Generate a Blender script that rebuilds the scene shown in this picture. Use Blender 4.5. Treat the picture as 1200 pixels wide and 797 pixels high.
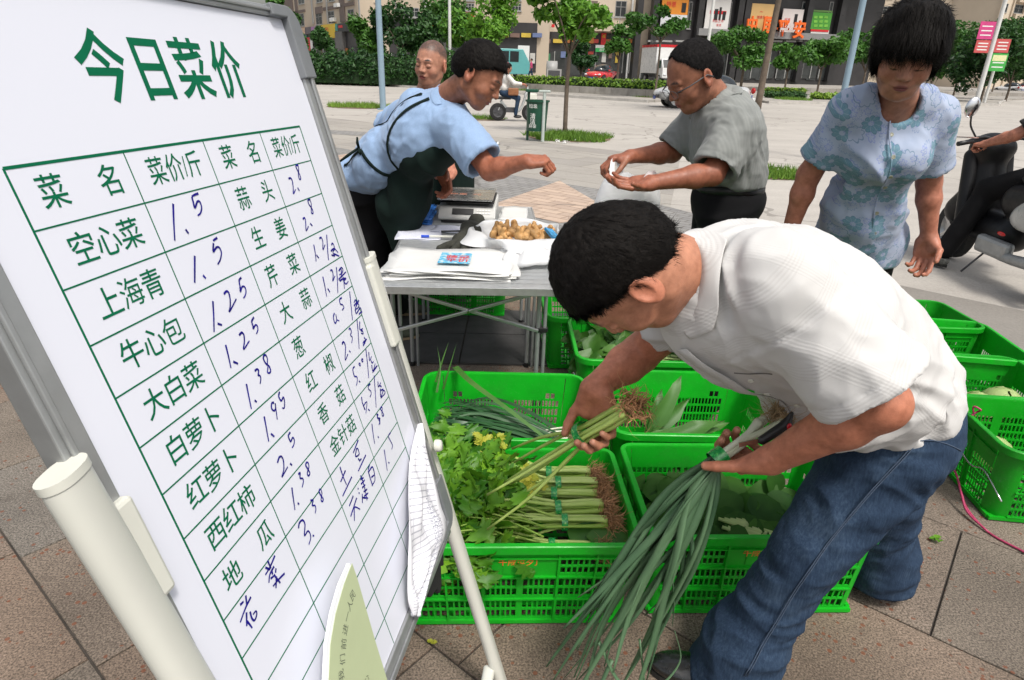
import bpy, bmesh, math, random
import numpy as np
from mathutils import Vector, Matrix, Euler, Quaternion
PI = math.pi
for _o in list(bpy.data.objects): bpy.data.objects.remove(_o)
SC = bpy.context.scene
COL = SC.collection
_p = math.atan(320 / 760.0); _r = math.radians(1.75)
_f = Vector((0, math.cos(_p), -math.sin(_p))); _u0 = Vector((0, math.sin(_p), math.cos(_p))); _x0 = Vector((1, 0, 0))
_rt = _x0 * math.cos(_r) + _u0 * math.sin(_r); _up = _u0 * math.cos(_r) - _x0 * math.sin(_r)
cam = bpy.data.cameras.new('camera'); camo = bpy.data.objects.new('camera', cam); COL.objects.link(camo)
camo.matrix_world = Matrix(((_rt.x, _up.x, -_f.x, 0), (_rt.y, _up.y, -_f.y, 0), (_rt.z, _up.z, -_f.z, 1.45), (0, 0, 0, 1)))
cam.sensor_width = 36; cam.lens = 36 * 760 / 1200.0; cam.clip_start = 0.02; cam.clip_end = 2000
SC.camera = camo
SUN_EL, SUN_AZ = math.radians(60), math.radians(152)     # azimuth clockwise from +Y: behind the camera, a little left
W = bpy.data.worlds.new('World'); SC.world = W; W.use_nodes = True
_nt = W.node_tree; _nt.nodes.clear()
_o = _nt.nodes.new('ShaderNodeOutputWorld'); _b = _nt.nodes.new('ShaderNodeBackground'); _s = _nt.nodes.new('ShaderNodeTexSky')
_s.sky_type = 'NISHITA'; _s.sun_disc = False; _s.sun_elevation = SUN_EL; _s.sun_rotation = SUN_AZ
_s.air_density = 1.4; _s.dust_density = 5.0; _s.ozone_density = 0.6
_h = _nt.nodes.new('ShaderNodeHueSaturation'); _h.inputs['Saturation'].default_value = 0.45
_nt.links.new(_s.outputs[0], _h.inputs['Color']); _nt.links.new(_h.outputs[0], _b.inputs[0]); _nt.links.new(_b.outputs[0], _o.inputs[0])
_b.inputs[1].default_value = 0.085
_l = bpy.data.lights.new('sun', 'SUN'); _l.energy = 1.5; _l.angle = math.radians(10); _l.color = (1.0, 0.96, 0.9)
suno = bpy.data.objects.new('sun', _l); COL.objects.link(suno)
_d = Vector((math.sin(SUN_AZ) * math.cos(SUN_EL), math.cos(SUN_AZ) * math.cos(SUN_EL), math.sin(SUN_EL)))
suno.rotation_euler = _d.to_track_quat('Z', 'Y').to_euler(); suno.location = _d * 30
SC.view_settings.view_transform = 'Standard'; SC.view_settings.look = 'None'; SC.view_settings.gamma = 1
SC.view_settings.use_curve_mapping = False; SC.view_settings.exposure = 0.92
def V(*a): return Vector(a if len(a) > 1 else a[0])
def link(o, parent=None):
    COL.objects.link(o)
    if parent is not None: o.parent = parent
    return o
def tag(o, label=None, cat=None, group=None, kind=None):
    if label: o['label'] = label
    if cat: o['category'] = cat
    if group: o['group'] = group
    if kind: o['kind'] = kind
    return o
def empty(name, loc=(0, 0, 0), rz=0.0, label=None, cat=None, group=None, rot=None):
    o = bpy.data.objects.new(name, None); COL.objects.link(o); o.location = loc; o.rotation_euler = rot or (0, 0, rz)
    o.empty_display_size = .05
    return tag(o, label, cat, group)
def copy_tree(o, parent=None):
    c = o.copy(); COL.objects.link(c)
    if parent is not None: c.parent = parent
    for ch in list(o.children): copy_tree(ch, c)
    return c
def dup(o, loc, rz=0.0, label=None, s=1.0, group=None):
    c = copy_tree(o); c.location = loc; c.rotation_euler = (0, 0, rz) if not isinstance(rz, (tuple, list)) else rz
    c.scale = (s, s, s) if not isinstance(s, (tuple, list)) else s
    if label: c['label'] = label
    if group: c['group'] = group
    return c
class MB:
    def __init__(s): s.v = []; s.f = []; s.m = []
    def add(s, vs, fs, mi=0):
        n = len(s.v); s.v += [tuple(v) for v in vs]; s.f += [tuple(i + n for i in f) for f in fs]; s.m += [mi] * len(fs); return s
    def box(s, c, d, R=None, mi=0, taper=1.0):
        hx, hy, hz = d[0] / 2, d[1] / 2, d[2] / 2; c = Vector(c); vs = []
        for z in (-1, 1):
            t = taper if z > 0 else 1
            for x, y in ((-1, -1), (1, -1), (1, 1), (-1, 1)):
                p = Vector((x * hx * t, y * hy * t, z * hz)); p = (R @ p if R is not None else p) + c; vs.append(p)
        return s.add(vs, [(0, 3, 2, 1), (4, 5, 6, 7), (0, 1, 5, 4), (1, 2, 6, 5), (2, 3, 7, 6), (3, 0, 4, 7)], mi)
    def bb(s, a, b, mi=0):
        return s.box([(a[i] + b[i]) / 2 for i in range(3)], [abs(b[i] - a[i]) for i in range(3)], None, mi)
    def tube(s, pts, r, n=8, mi=0, cap=True, flat=1.0, up=None):
        pts = [Vector(p) for p in pts]; N = len(pts)
        rs = list(r) if isinstance(r, (list, tuple)) else [r] * N
        if len(rs) == 2 and N > 2: rs = [rs[0] + (rs[1] - rs[0]) * i / (N - 1) for i in range(N)]
        vs = []; ref = None
        for i, p in enumerate(pts):
            t = (pts[min(i + 1, N - 1)] - pts[max(i - 1, 0)])
            t = t.normalized() if t.length > 1e-9 else Vector((0, 0, 1))
            if ref is None:
                ref = Vector(up) if up is not None else (Vector((0, 0, 1)) if abs(t.z) < .9 else Vector((1, 0, 0)))
            a = (ref - t * ref.dot(t))
            a = a.normalized() if a.length > 1e-6 else t.orthogonal().normalized()
            ref = a; b = t.cross(a)
            for k in range(n):
                w = 2 * PI * k / n; vs.append(p + (a * math.cos(w) * flat + b * math.sin(w)) * rs[i])
        fs = [(i * n + k, i * n + (k + 1) % n, (i + 1) * n + (k + 1) % n, (i + 1) * n + k) for i in range(N - 1) for k in range(n)]
        if cap: fs += [tuple(range(n))[::-1], tuple((N - 1) * n + k for k in range(n))]
        return s.add(vs, fs, mi)
    def bar(s, a, b, w, h, up=(0, 0, 1), mi=0):
        a = Vector(a); b = Vector(b); t = (b - a); L = t.length; t.normalize(); u = Vector(up); u = (u - t * u.dot(t)).normalized(); sd = t.cross(u)
        R = Matrix((sd, u, t)).transposed(); return s.box((a + b) / 2, (w, h, L), R, mi)
    def ell(s, c, r, n=12, m=8, R=None, mi=0):
        c = Vector(c); r = (r, r, r) if isinstance(r, (int, float)) else r; vs = []
        for j in range(m + 1):
            ph = PI * j / m
            for i in range(n):
                th = 2 * PI * i / n; p = Vector((r[0] * math.sin(ph) * math.cos(th), r[1] * math.sin(ph) * math.sin(th), r[2] * math.cos(ph)))
                vs.append((R @ p if R is not None else p) + c)
        fs = [(j * n + i, (j + 1) * n + i, (j + 1) * n + (i + 1) % n, j * n + (i + 1) % n) for j in range(m) for i in range(n)]
        return s.add(vs, fs, mi)
    def lathe(s, prof, n=24, c=(0, 0, 0), R=None, mi=0):
        c = Vector(c); vs = []
        for (r, z) in prof:
            for i in range(n):
                p = Vector((r * math.cos(2 * PI * i / n), r * math.sin(2 * PI * i / n), z)); vs.append((R @ p if R is not None else p) + c)
        fs = [(j * n + i, j * n + (i + 1) % n, (j + 1) * n + (i + 1) % n, (j + 1) * n + i) for j in range(len(prof) - 1) for i in range(n)]
        return s.add(vs, fs, mi)
    def prism(s, poly, z0, z1, M=None, mi=0):
        n = len(poly); vs = [Vector((p[0], p[1], z0)) for p in poly] + [Vector((p[0], p[1], z1)) for p in poly]
        if M is not None: vs = [M @ v for v in vs]
        return s.add(vs, [tuple(range(n))[::-1], tuple(range(n, 2 * n))] + [(i, (i + 1) % n, n + (i + 1) % n, n + i) for i in range(n)], mi)
    def mesh(s, name, mats, smooth=False):
        me = bpy.data.meshes.new(name); me.from_pydata(s.v, [], s.f)
        for m in (mats if isinstance(mats, (list, tuple)) else [mats]): me.materials.append(m)
        me.polygons.foreach_set('material_index', s.m)
        if smooth: me.polygons.foreach_set('use_smooth', [True] * len(s.f))
        me.update(); return me
    def build(s, name, mats, parent=None, smooth=False, loc=None, rot=None, bevel=0.0, auto=None):
        o = bpy.data.objects.new(name, s.mesh(name, mats, smooth)); link(o, parent)
        if loc is not None: o.location = loc
        if rot is not None: o.rotation_euler = rot
        if auto is not None: o.data.set_sharp_from_angle(angle=math.radians(auto))
        if bevel > 0:
            b = o.modifiers.new('bevel', 'BEVEL'); b.width = bevel; b.segments = 2; b.limit_method = 'ANGLE'; b.angle_limit = math.radians(40)
        return o
def np_mesh(name, v, f, mat, parent=None, smooth=True, col=None):
    v = np.asarray(v, np.float32); f = np.asarray(f, np.int32); k = f.shape[1]
    me = bpy.data.meshes.new(name); me.vertices.add(len(v)); me.vertices.foreach_set('co', v.ravel())
    me.loops.add(f.size); me.loops.foreach_set('vertex_index', f.ravel()); me.polygons.add(len(f))
    me.polygons.foreach_set('loop_start', np.arange(0, f.size, k, dtype=np.int32)); me.polygons.foreach_set('loop_total', np.full(len(f), k, np.int32))
    me.polygons.foreach_set('use_smooth', [smooth] * len(f)); me.update(calc_edges=True); me.validate()
    for m in (mat if isinstance(mat, (list, tuple)) else [mat]): me.materials.append(m)
    if col is not None:
        ca = me.color_attributes.new('tint', 'FLOAT_COLOR', 'POINT')
        c4 = np.ones((len(v), 4), np.float32); c4[:, :3] = col; ca.data.foreach_set('color', c4.ravel())
    o = bpy.data.objects.new(name, me); return link(o, parent)
class NT:
    def __init__(s, name):
        s.m = bpy.data.materials.new(name); s.m.use_nodes = True; s.t = s.m.node_tree; s.b = s.t.nodes['Principled BSDF']
    def n(s, typ, **k):
        nd = s.t.nodes.new('ShaderNode' + typ)
        for a, b in k.items():
            if a.startswith('i_'):
                key = a[2:]; key = int(key) if key.isdigit() else key
                nd.inputs[key].default_value = b
            else: setattr(nd, a, b)
        return nd
    def l(s, a, b): s.t.links.new(a, b)
    def math(s, op, a, b=None, c=None, clamp=False):
        nd = s.t.nodes.new('ShaderNodeMath'); nd.operation = op; nd.use_clamp = clamp
        for i, x in enumerate((a, b, c)):
            if x is None: continue
            if isinstance(x, (int, float)): nd.inputs[i].default_value = x
            else: s.l(x, nd.inputs[i])
        return nd.outputs[0]
    def mix(s, fac, a, b, mode='MIX'):
        nd = s.t.nodes.new('ShaderNodeMix'); nd.data_type = 'RGBA'; nd.blend_type = mode
        for i, x in ((0, fac), (6, a), (7, b)):
            if isinstance(x, (int, float)): nd.inputs[i].default_value = x
            elif isinstance(x, tuple): nd.inputs[i].default_value = (*x[:3], 1)
            else: s.l(x, nd.inputs[i])
        return nd.outputs[2]
    def ramp(s, x, stops):
        nd = s.t.nodes.new('ShaderNodeValToRGB'); e = nd.color_ramp.elements
        while len(e) < len(stops): e.new(0.5)
        for i, (p, c) in enumerate(stops):
            e[i].position = p; e[i].color = (*c, 1) if isinstance(c, tuple) else (c, c, c, 1)
        s.l(x, nd.inputs[0]); return nd.outputs[0]
    def coord(s, which='Object'): return s.n('TexCoord').outputs[which]
    def noise(s, vec, scale, detail=3, rough=.55, dist=0):
        nd = s.n('TexNoise'); nd.inputs['Scale'].default_value = scale; nd.inputs['Detail'].default_value = detail
        nd.inputs['Roughness'].default_value = rough; nd.inputs['Distortion'].default_value = dist
        s.l(vec, nd.inputs['Vector']); return nd.outputs['Fac']
    def bump(s, h, strength=.3, dist=.002):
        nd = s.n('Bump'); nd.inputs['Strength'].default_value = strength; nd.inputs['Distance'].default_value = dist
        s.l(h, nd.inputs['Height']); s.l(nd.outputs[0], s.b.inputs['Normal'])
    def set(s, **k):
        for a, v in k.items(): s.b.inputs[a.replace('_', ' ')].default_value = v
def mat(name, col, rough=.6, var=.12, scale=12., bump=.0, bscale=60., metal=0., spec=.5, dist=.002, alpha=1., sss=0., world=False, trans=0., coat=0.):
    k = NT(name); c = k.coord('Object')
    if world: c = k.n('NewGeometry').outputs['Position']
    k.set(Roughness=rough, Metallic=metal, Specular_IOR_Level=spec)
    if var > 0:
        f = k.noise(c, scale, 5, .6)
        lo = tuple(x * (1 - var) for x in col); hi = tuple(min(1, x * (1 + var)) for x in col)
        k.l(k.ramp(f, [(.3, lo), (.7, hi)]), k.b.inputs['Base Color'])
        rr = k.ramp(k.noise(c, scale * 2.3, 4), [(.3, max(0, rough - .08)), (.7, min(1, rough + .08))]); k.l(rr, k.b.inputs['Roughness'])
    else: k.b.inputs['Base Color'].default_value = (*col, 1)
    if bump > 0: k.bump(k.noise(c, bscale, 6, .65), bump, dist)
    if alpha < 1: k.set(Alpha=alpha)
    if trans > 0: k.set(Transmission_Weight=trans)
    if sss > 0: k.set(Subsurface_Weight=sss); k.b.inputs['Subsurface Radius'].default_value = (.012, .004, .002); k.b.inputs['Subsurface Scale'].default_value = 1.0
    if coat > 0: k.set(Coat_Weight=coat, Coat_Roughness=.08)
    return k.m
def leafmat(name, c1, c2, rough=.5, trans=.35, scale=9., spec=.4):
    k = NT(name); oi = k.n('ObjectInfo'); g = k.n('NewGeometry')
    f = k.noise(g.outputs['Position'], scale, 3); rnd = g.outputs['Random Per Island']
    x = k.math('ADD', k.math('ADD', k.math('MULTIPLY', f, .45), k.math('MULTIPLY', rnd, .3)), k.math('MULTIPLY', oi.outputs['Random'], .25))
    cc = k.ramp(x, [(.3, c1), (.7, c2)]); k.l(cc, k.b.inputs['Base Color']); k.set(Roughness=rough, Specular_IOR_Level=spec)
    if trans > 0:
        t = k.n('BsdfTranslucent'); k.l(cc, t.inputs[0]); mx = k.n('MixShader'); mx.inputs[0].default_value = trans
        k.l(k.b.outputs[0], mx.inputs[1]); k.l(t.outputs[0], mx.inputs[2]); k.l(mx.outputs[0], k.t.nodes['Material Output'].inputs[0])
    return k.m
# text and strokes as flat print
def text_mesh(body, size, bold=0.0, depth=0.0, align='CENTER'):
    c = bpy.data.curves.new('print', 'FONT'); c.body = body; c.size = size; c.align_x = align; c.align_y = 'CENTER'
    c.offset = bold; c.extrude = depth; c.resolution_u = 3
    o = bpy.data.objects.new('print', c); COL.objects.link(o); bpy.context.view_layer.update()
    me = bpy.data.meshes.new_from_object(o.evaluated_get(bpy.context.evaluated_depsgraph_get()))
    bpy.data.objects.remove(o); bpy.data.curves.remove(c); return me
_tc = {}
def text(name, body, size, M, material, parent=None, bold=0.0, sx=1.0, depth=0.0, label=None):
    key = (body, round(size, 5), bold, depth)
    if key not in _tc: _tc[key] = text_mesh(body, size, bold, depth)
    me = _tc[key]
    if not me.materials: me.materials.append(material)
    elif me.materials[0] != material: me = me.copy(); me.materials.clear(); me.materials.append(material)
    o = bpy.data.objects.new(name, me); link(o, parent); o.matrix_local = M @ Matrix.Diagonal((sx, 1, 1, 1))
    if label: o['label'] = label
    return o
rng = np.random.default_rng(7); random.seed(7)
# ================================================================== materials shared
M_alu = mat('brushed_aluminium', (.60, .61, .61), .38, .08, 30, .05, 300, metal=.85)
M_alu2 = mat('dull_aluminium', (.36, .37, .37), .5, .1, 20, .05, 300, metal=.6)
M_plwhite = mat('cream_plastic', (.62, .62, .55), .45, .05, 8, .02, 200)
M_black = mat('black_plastic', (.012, .012, .013), .45, .2, 20, .05, 100)
M_dark = mat('dark_grey_metal', (.06, .06, .065), .5, .2, 10)
M_white = mat('white_paint', (.72, .72, .70), .5, .06, 6)
M_chrome = mat('steel_wire', (.7, .7, .72), .2, .05, 30, metal=1.)
# ================================================================== ground and paving
def granite():
    k = NT('granite_paving'); g = k.n('NewGeometry').outputs['Position']; oi = k.n('ObjectInfo').outputs['Random']
    base = k.ramp(oi, [(0, (.190, .138, .102)), (.35, (.172, .144, .116)), (.65, (.202, .148, .110)), (1, (.168, .150, .128))])
    n1 = k.noise(g, 180, 3, .7); sp = k.ramp(n1, [(.36, .35), (.5, .95), (.66, 1.6)])
    n2 = k.noise(g, 3.0, 5, .6); st = k.ramp(n2, [(.3, .60), (.7, 1.22)])
    c = k.mix(1.0, base, sp, 'MULTIPLY'); c = k.mix(1.0, c, st, 'MULTIPLY')
    vo = k.n('TexVoronoi'); vo.inputs['Scale'].default_value = 38; k.l(g, vo.inputs['Vector'])
    rn = k.math('MULTIPLY', k.math('LESS_THAN', vo.outputs['Distance'], .24), k.math('GREATER_THAN', k.noise(g, 7, 3), .52))
    c = k.mix(k.math('MULTIPLY', rn, .75), c, (.16, .05, .022))
    d = k.math('MULTIPLY', k.ramp(k.noise(g, 6, 7, .8), [(.50, 0.), (.66, 1.)]), .5); c = k.mix(d, c, (.04, .032, .025))
    k.l(c, k.b.inputs['Base Color']); k.set(Roughness=.82, Specular_IOR_Level=.3); k.bump(k.math('SUBTRACT', n1, k.math('MULTIPLY', rn, .8)), .35, .003); return k.m
M_granite = granite()
M_dark_paving = mat('dark_paving', (.045, .043, .042), .8, .3, 6, .3, 150, world=True, dist=.003)
def concrete(name, c1, c2, bricks=None):
    k = NT(name); g = k.n('NewGeometry').outputs['Position']
    n = k.noise(g, .35, 6, .65); f = k.noise(g, 60, 4, .7)
    mp = k.n('Mapping'); mp.inputs['Scale'].default_value = (.25, 2.5, 1); mp.inputs['Rotation'].default_value = (0, 0, math.radians(12)); k.l(g, mp.inputs[0])
    n3 = k.noise(mp.outputs[0], .8, 4, .6)
    c = k.ramp(k.math('ADD', k.math('MULTIPLY', n, .6), k.math('MULTIPLY', n3, .4)), [(.32, c1), (.68, c2)]); c = k.mix(1.0, c, k.ramp(f, [(.3, .85), (.7, 1.12)]), 'MULTIPLY')
    vo = k.n('TexVoronoi'); vo.feature = 'DISTANCE_TO_EDGE'; vo.inputs['Scale'].default_value = .22; wv = k.n('VectorMath', operation='ADD'); k.l(g, wv.inputs[0]); nz = k.n('TexNoise'); nz.inputs['Scale'].default_value = 1.5; k.l(g, nz.inputs['Vector']); k.l(nz.outputs['Color'], wv.inputs[1]); k.l(wv.outputs[0], vo.inputs['Vector'])
    c = k.mix(k.math('MULTIPLY', k.math('LESS_THAN', vo.outputs['Distance'], .006), .45), c, (.10, .09, .08)); c = k.mix(k.math('MULTIPLY', k.ramp(k.noise(g, 1.1, 6, .75), [(.56, 0.), (.72, 1.)]), .35), c, (.17, .155, .135))
    if bricks:
        mp2 = k.n('Mapping'); mp2.inputs['Rotation'].default_value = (0, 0, math.radians(39)); k.l(g, mp2.inputs[0])
        b = k.n('TexBrick'); b.inputs['Scale'].default_value = 1; b.inputs['Brick Width'].default_value = bricks[0]; b.inputs['Row Height'].default_value = bricks[1]
        b.inputs['Mortar Size'].default_value = .008; b.inputs['Color1'].default_value = (1, 1, 1, 1); b.inputs['Color2'].default_value = (.8, .8, .82, 1); b.inputs['Mortar'].default_value = (.5, .48, .45, 1)
        k.l(mp2.outputs[0], b.inputs['Vector']); c = k.mix(1.0, c, b.outputs['Color'], 'MULTIPLY')
    k.l(c, k.b.inputs['Base Color']); k.set(Roughness=.85, Specular_IOR_Level=.3); k.bump(f, .2, .004); return k.m
M_road = concrete('worn_concrete_road', (.33, .305, .275), (.46, .43, .39))
M_plaza = concrete('pale_plaza_paving', (.31, .285, .25), (.40, .375, .335), (1.2, .6))
M_gbrick = concrete('grey_brick_paving', (.23, .225, .215), (.31, .30, .285), (.2, .1))
M_pbrick = concrete('pink_brick_paving', (.46, .34, .26), (.54, .42, .33), (.3, .15))
M_dark_conc = concrete('worn_grey_concrete', (.20, .185, .165), (.27, .25, .225))
M_kerb = mat('kerb_stone', (.42, .40, .37), .85, .15, 3, .2, 60, world=True)
M_joint = mat('joint_dirt', (.05, .042, .035), .95, .4, 8, .3, 80, world=True)
def sheet(name, poly, z, m, kind='structure'):
    b = MB(); b.add([(x, y, z) for x, y in poly], [tuple(range(len(poly)))]); o = b.build(name, m); tag(o, kind=kind); return o
sheet('ground', [(-600, -60), (600, -60), (600, 900), (-600, 900)], -.05, M_joint)
A39 = math.radians(-39.3); ua = Vector((math.cos(A39), math.sin(A39), 0)); ub = Vector((-math.sin(A39), math.cos(A39), 0))
def ab(a, b): p = ua * a + ub * b; return (p.x, p.y)
# concrete road sheet beyond the plaza, then the plaza, then coloured bricks
sheet('road', [(-400, 2), (400, 2), (400, 500), (-400, 500)], -.012, M_road)
b0 = ab(-60, 11.45); b1 = ab(60, 11.45)
sheet('plaza_paving', [ab(-40, 4.0), ab(-2.0, 4.0), ab(-5.5, 11.45), b0], -.008, M_plaza)
sheet('grey_brick_band', [ab(-25, 3.62), ab(-1.6, 3.62), ab(-2.2, 6.6), ab(-4.6, 7.4), ab(-25, 7.4)], -.004, M_gbrick)
sheet('side_paving', [ab(-1.6, 3.62), ab(25, 3.62), ab(25, 4.6), ab(-1.9, 5.6)], -.004, M_dark_conc)
sheet('grey_brick_strip', [(-14, 17.2), (-2.2, 14.2), (-2.0, 14.9), (-14, 18.3)], -.004, M_gbrick)
for i, tri in enumerate([[(-.32, 7.30), (.60, 9.25), (1.12, 7.05), (.45, 6.55)], [(-3.9, 9.2), (-2.4, 12.6), (-.5, 10.6), (-1.2, 9.4)], [(-7.5, 11.0), (-5.6, 14.6), (-3.4, 12.6), (-4.4, 10.6)], [(1.1, 4.9), (1.7, 6.2), (3.0, 5.2), (2.1, 4.1)]]):
    sheet('pink_brick_inlay', tri, 0.0, M_pbrick)
# granite slabs near the camera, each one a piece of the pavement
pv = sheet('pavement', [ab(-7, -3.5), ab(7, -3.5), ab(7, 3.63), ab(-7, 3.63)], -.002, M_joint)
def slab_mesh(w, h, name):
    b = MB(); g = .003; t = .012; e = .002
    v = [(g, g, -t), (w - g, g, -t), (w - g, h - g, -t), (g, h - g, -t), (g, g, .006 - e), (w - g, g, .006 - e), (w - g, h - g, .006 - e), (g, h - g, .006 - e),
         (g + e, g + e, .006), (w - g - e, g + e, .006), (w - g - e, h - g - e, .006), (g + e, h - g - e, .006)]
    b.add(v, [(0, 1, 5, 4), (1, 2, 6, 5), (2, 3, 7, 6), (3, 0, 4, 7), (4, 5, 9, 8), (5, 6, 10, 9), (6, 7, 11, 10), (7, 4, 8, 11), (8, 9, 10, 11)])
    return b.mesh(name, M_granite)
rows = [-1.6, -.96, -.34, .264, .88, 1.36, 1.83, 2.43, 3.03, 3.63]
offs = [.1, .45, .2, -2.16, -.87, .3, .06, .4, .15, .5]
rotm = Matrix.Rotation(A39, 4, 'Z'); _sm = {}
def in_mat(x, y): return -1.35 < x < .42 and 3.0 < y < 3.95
for ri in range(len(rows) - 1):
    h = rows[ri + 1] - rows[ri]; wd = .60 if ri != 3 else .31
    wds = .6
    key = round(h, 3)
    if key not in _sm: _sm[key] = slab_mesh(wds, h, 'slab')
    o0 = offs[ri] % wds
    for j in range(-7, 7):
        a = o0 + j * wds; c = ab(a + wds / 2, rows[ri] + h / 2)
        if c[1] < .1 or c[1] > 6.5 or abs(c[0]) > 1.0 + c[1] * .85: continue
        s = bpy.data.objects.new('slab', _sm[key]); link(s, pv); s.matrix_local = Matrix.Translation((*ab(a, rows[ri]), random.uniform(-.0008, .0008))) @ rotm
# band of slabs in a darker colour under the table
dk = sheet('dark_slab_band', [(-2.6, 3.02), (.9, 3.10), (.9, 3.92), (-2.6, 3.84)], .008, M_joint)
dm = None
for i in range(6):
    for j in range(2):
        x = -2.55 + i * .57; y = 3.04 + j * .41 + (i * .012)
        b = MB().bb((0, 0, 0), (.562, .402, .006)); s = bpy.data.objects.new('slab', dm) if dm else b.build('slab', M_dark_paving, dk)
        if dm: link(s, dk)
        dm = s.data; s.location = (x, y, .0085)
# ================================================================== price whiteboard on its stand
OB = Vector((-0.39565, 0.50658, 1.36681)); BX = Vector((.14321, .98960, -.01357)).normalized(); BY = Vector((-.25885, .05069, .96459)).normalized()
BN = BX.cross(BY).normalized(); U = .05
MBD = Matrix(((BX.x, BY.x, BN.x, OB.x), (BX.y, BY.y, BN.y, OB.y), (BX.z, BY.z, BN.z, OB.z), (0, 0, 0, 1)))
board = empty('whiteboard_stand', (OB.x, OB.y, 0), label='large white price board on a cream easel, handwritten blue prices beside green printed characters', cat='whiteboard')
IB = Matrix.Translation((-OB.x, -OB.y, 0)) @ MBD            # board plane -> parent space
M_face = mat('glossy_white_board', (.70, .715, .79), .25, 0, 3, spec=.3)
M_green = mat('green_print', (.0, .125, .055), .6, .1, 40, spec=.15)
M_ink = mat('blue_marker_ink', (.012, .008, .20), .6, .35, 60, spec=.1)
M_frame = mat('anodised_frame', (.42, .43, .43), .42, .08, 25, .04, 200, metal=.7)
M_corner = mat('grey_corner_plastic', (.17, .18, .19), .45, .1, 20, .05, 100)
M_cream = mat('cream_enamel_tube', (.60, .60, .54), .35, .04, 6, .02, 120)
x0, x1, y0, y1 = -.83 * U, 11.15 * U, -15.0 * U, 3.02 * U
def bpart(b, name, m, **k):
    o = b.build(name, m, board, **k); o.matrix_local = IB; return o
bpart(MB().bb((x0, y0, -.008), (x1, y1, 0)), 'board_face', M_face)
fw = .030
def rail(a, b, side):
    q = MB()
    # channel profile: raised outer lip, groove, inner lip
    q.bb((a[0], a[1], -.016), (b[0], b[1], .004))
    return q
bpart(MB().bb((x0 - fw, y0, -.016), (x0 - .001, y1, .005)).bb((x0 - fw + .006, y0, .005), (x0 - .018, y1, .009)), 'frame_rail', M_frame, bevel=.0015)
bpart(MB().bb((x1 + .001, y0, -.016), (x1 + fw, y1, .005)).bb((x1 + .016, y0, .005), (x1 + fw - .004, y1, .009)), 'frame_rail', M_frame, bevel=.0015)
bpart(MB().bb((x0, y1 + .001, -.016), (x1 - .02, y1 + fw * .5, .005)).bb((x0, y1 + .006, .005), (x1 - .02, y1 + .011, .009)), 'frame_rail', M_frame, bevel=.0015)
bpart(MB().bb((x0, y0 - fw, -.016), (x1, y0 - .001, .005)).bb((x0, y0 - fw + .004, .005), (x1, y0 - .016, .009)), 'frame_rail', M_frame, bevel=.0015)
def corner(cx, cy, sx, sy):
    pts = [(0, 0)]; R = .05
    poly = [(-.045 * sx, 0), (-.045 * sx, .017 * sy)]
    for i in range(7):
        t = PI / 2 * i / 6; poly.append(((.002 + .031 * math.sin(t)) * sx, (-.014 + .031 * math.cos(t)) * sy))
    poly += [(.033 * sx, -.085 * sy), (-.003 * sx, -.085 * sy), (-.003 * sx, 0)]
    if sx * sy < 0: poly = poly[::-1]
    b = MB().prism([(cx + p[0], cy + p[1]) for p in poly], -.019, .0115)
    bpart(b, 'corner_cap', M_corner, bevel=.002)
corner(x1, y1, 1, 1); corner(x0, y1, -1, 1); corner(x1, y0, 1, -1); corner(x0, y0, -1, -1)
# legs: oval tubes that carry the board, feet and cross bars
def oval(name, a, b, w, h, upv, m=M_cream, cap=True):
    a = Vector(a) - Vector((OB.x, OB.y, 0)); b_ = Vector(b) - Vector((OB.x, OB.y, 0)); q = MB(); t = (b_ - a).normalized(); u = Vector(upv); u = (u - t * u.dot(t)).normalized(); s = t.cross(u)
    def ring(p, k=1.0): return [p + u * math.cos(2 * PI * i / 24) * h / 2 * k + s * math.copysign(abs(math.sin(2 * PI * i / 24)) ** .75, math.sin(2 * PI * i / 24)) * w / 2 * k for i in range(24)]
    q.add(ring(a) + ring(b_), [(i, (i + 1) % 24, 24 + (i + 1) % 24, 24 + i) for i in range(24)] + [tuple(range(24))[::-1], tuple(range(24, 48))])
    o = q.build(name, m, board, smooth=True, auto=40); return o
LT, LB = Vector((-.338, .412, 1.150)), Vector((-.084, .462, .04))
RT, RBt = Vector((-.252, 1.075, 1.138)), Vector((.008, 1.125, .04))
for T, B_, yy in ((LT, LB, .43), (RT, RBt, 1.08)):
    oval('leg', T, B_, .044, .028, (-.9, 0, -.2))
    d = (B_ - T).normalized(); oval('leg_cap', T - d * .008, T - d * .0005, .046, .030, (-.9, 0, -.2), M_plwhite)
    s = -1 if T.y < .8 else 1
    oval('foot_bar', (B_.x - .72, B_.y - s * .01, .022), (B_.x + .06, B_.y, .022), .036, .034, (0, 0, 1))

    for e in ((B_.x + .055), (B_.x - .70)):
        oval('foot_pad', (e - .02, B_.y, .008), (e + .02, B_.y, .008), .04, .014, (0, 0, 1), M_black)
# sliding clamps joining the legs to the frame rails
q = MB().bb((x0 - .030, -.370, -.02), (x0 + .002, -.272, .014)); bpart(q, 'clamp_block', M_plwhite, bevel=.004)
q = MB().bb((x1 + .003, -.385, -.02), (x1 + .031, -.235, .014)); bpart(q, 'clamp_block', M_plwhite, bevel=.004)
q = MB().lathe([(0, .024), (.010, .023), (.012, .018), (.012, .012)], 16, (x1 + .045, -.610, 0)); bpart(q, 'knob', M_plwhite, smooth=True)
oval('cross_bar', (-.10, .462, .14), (-.03, 1.11, .14), .028, .02, (0, 0, 1))
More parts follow.
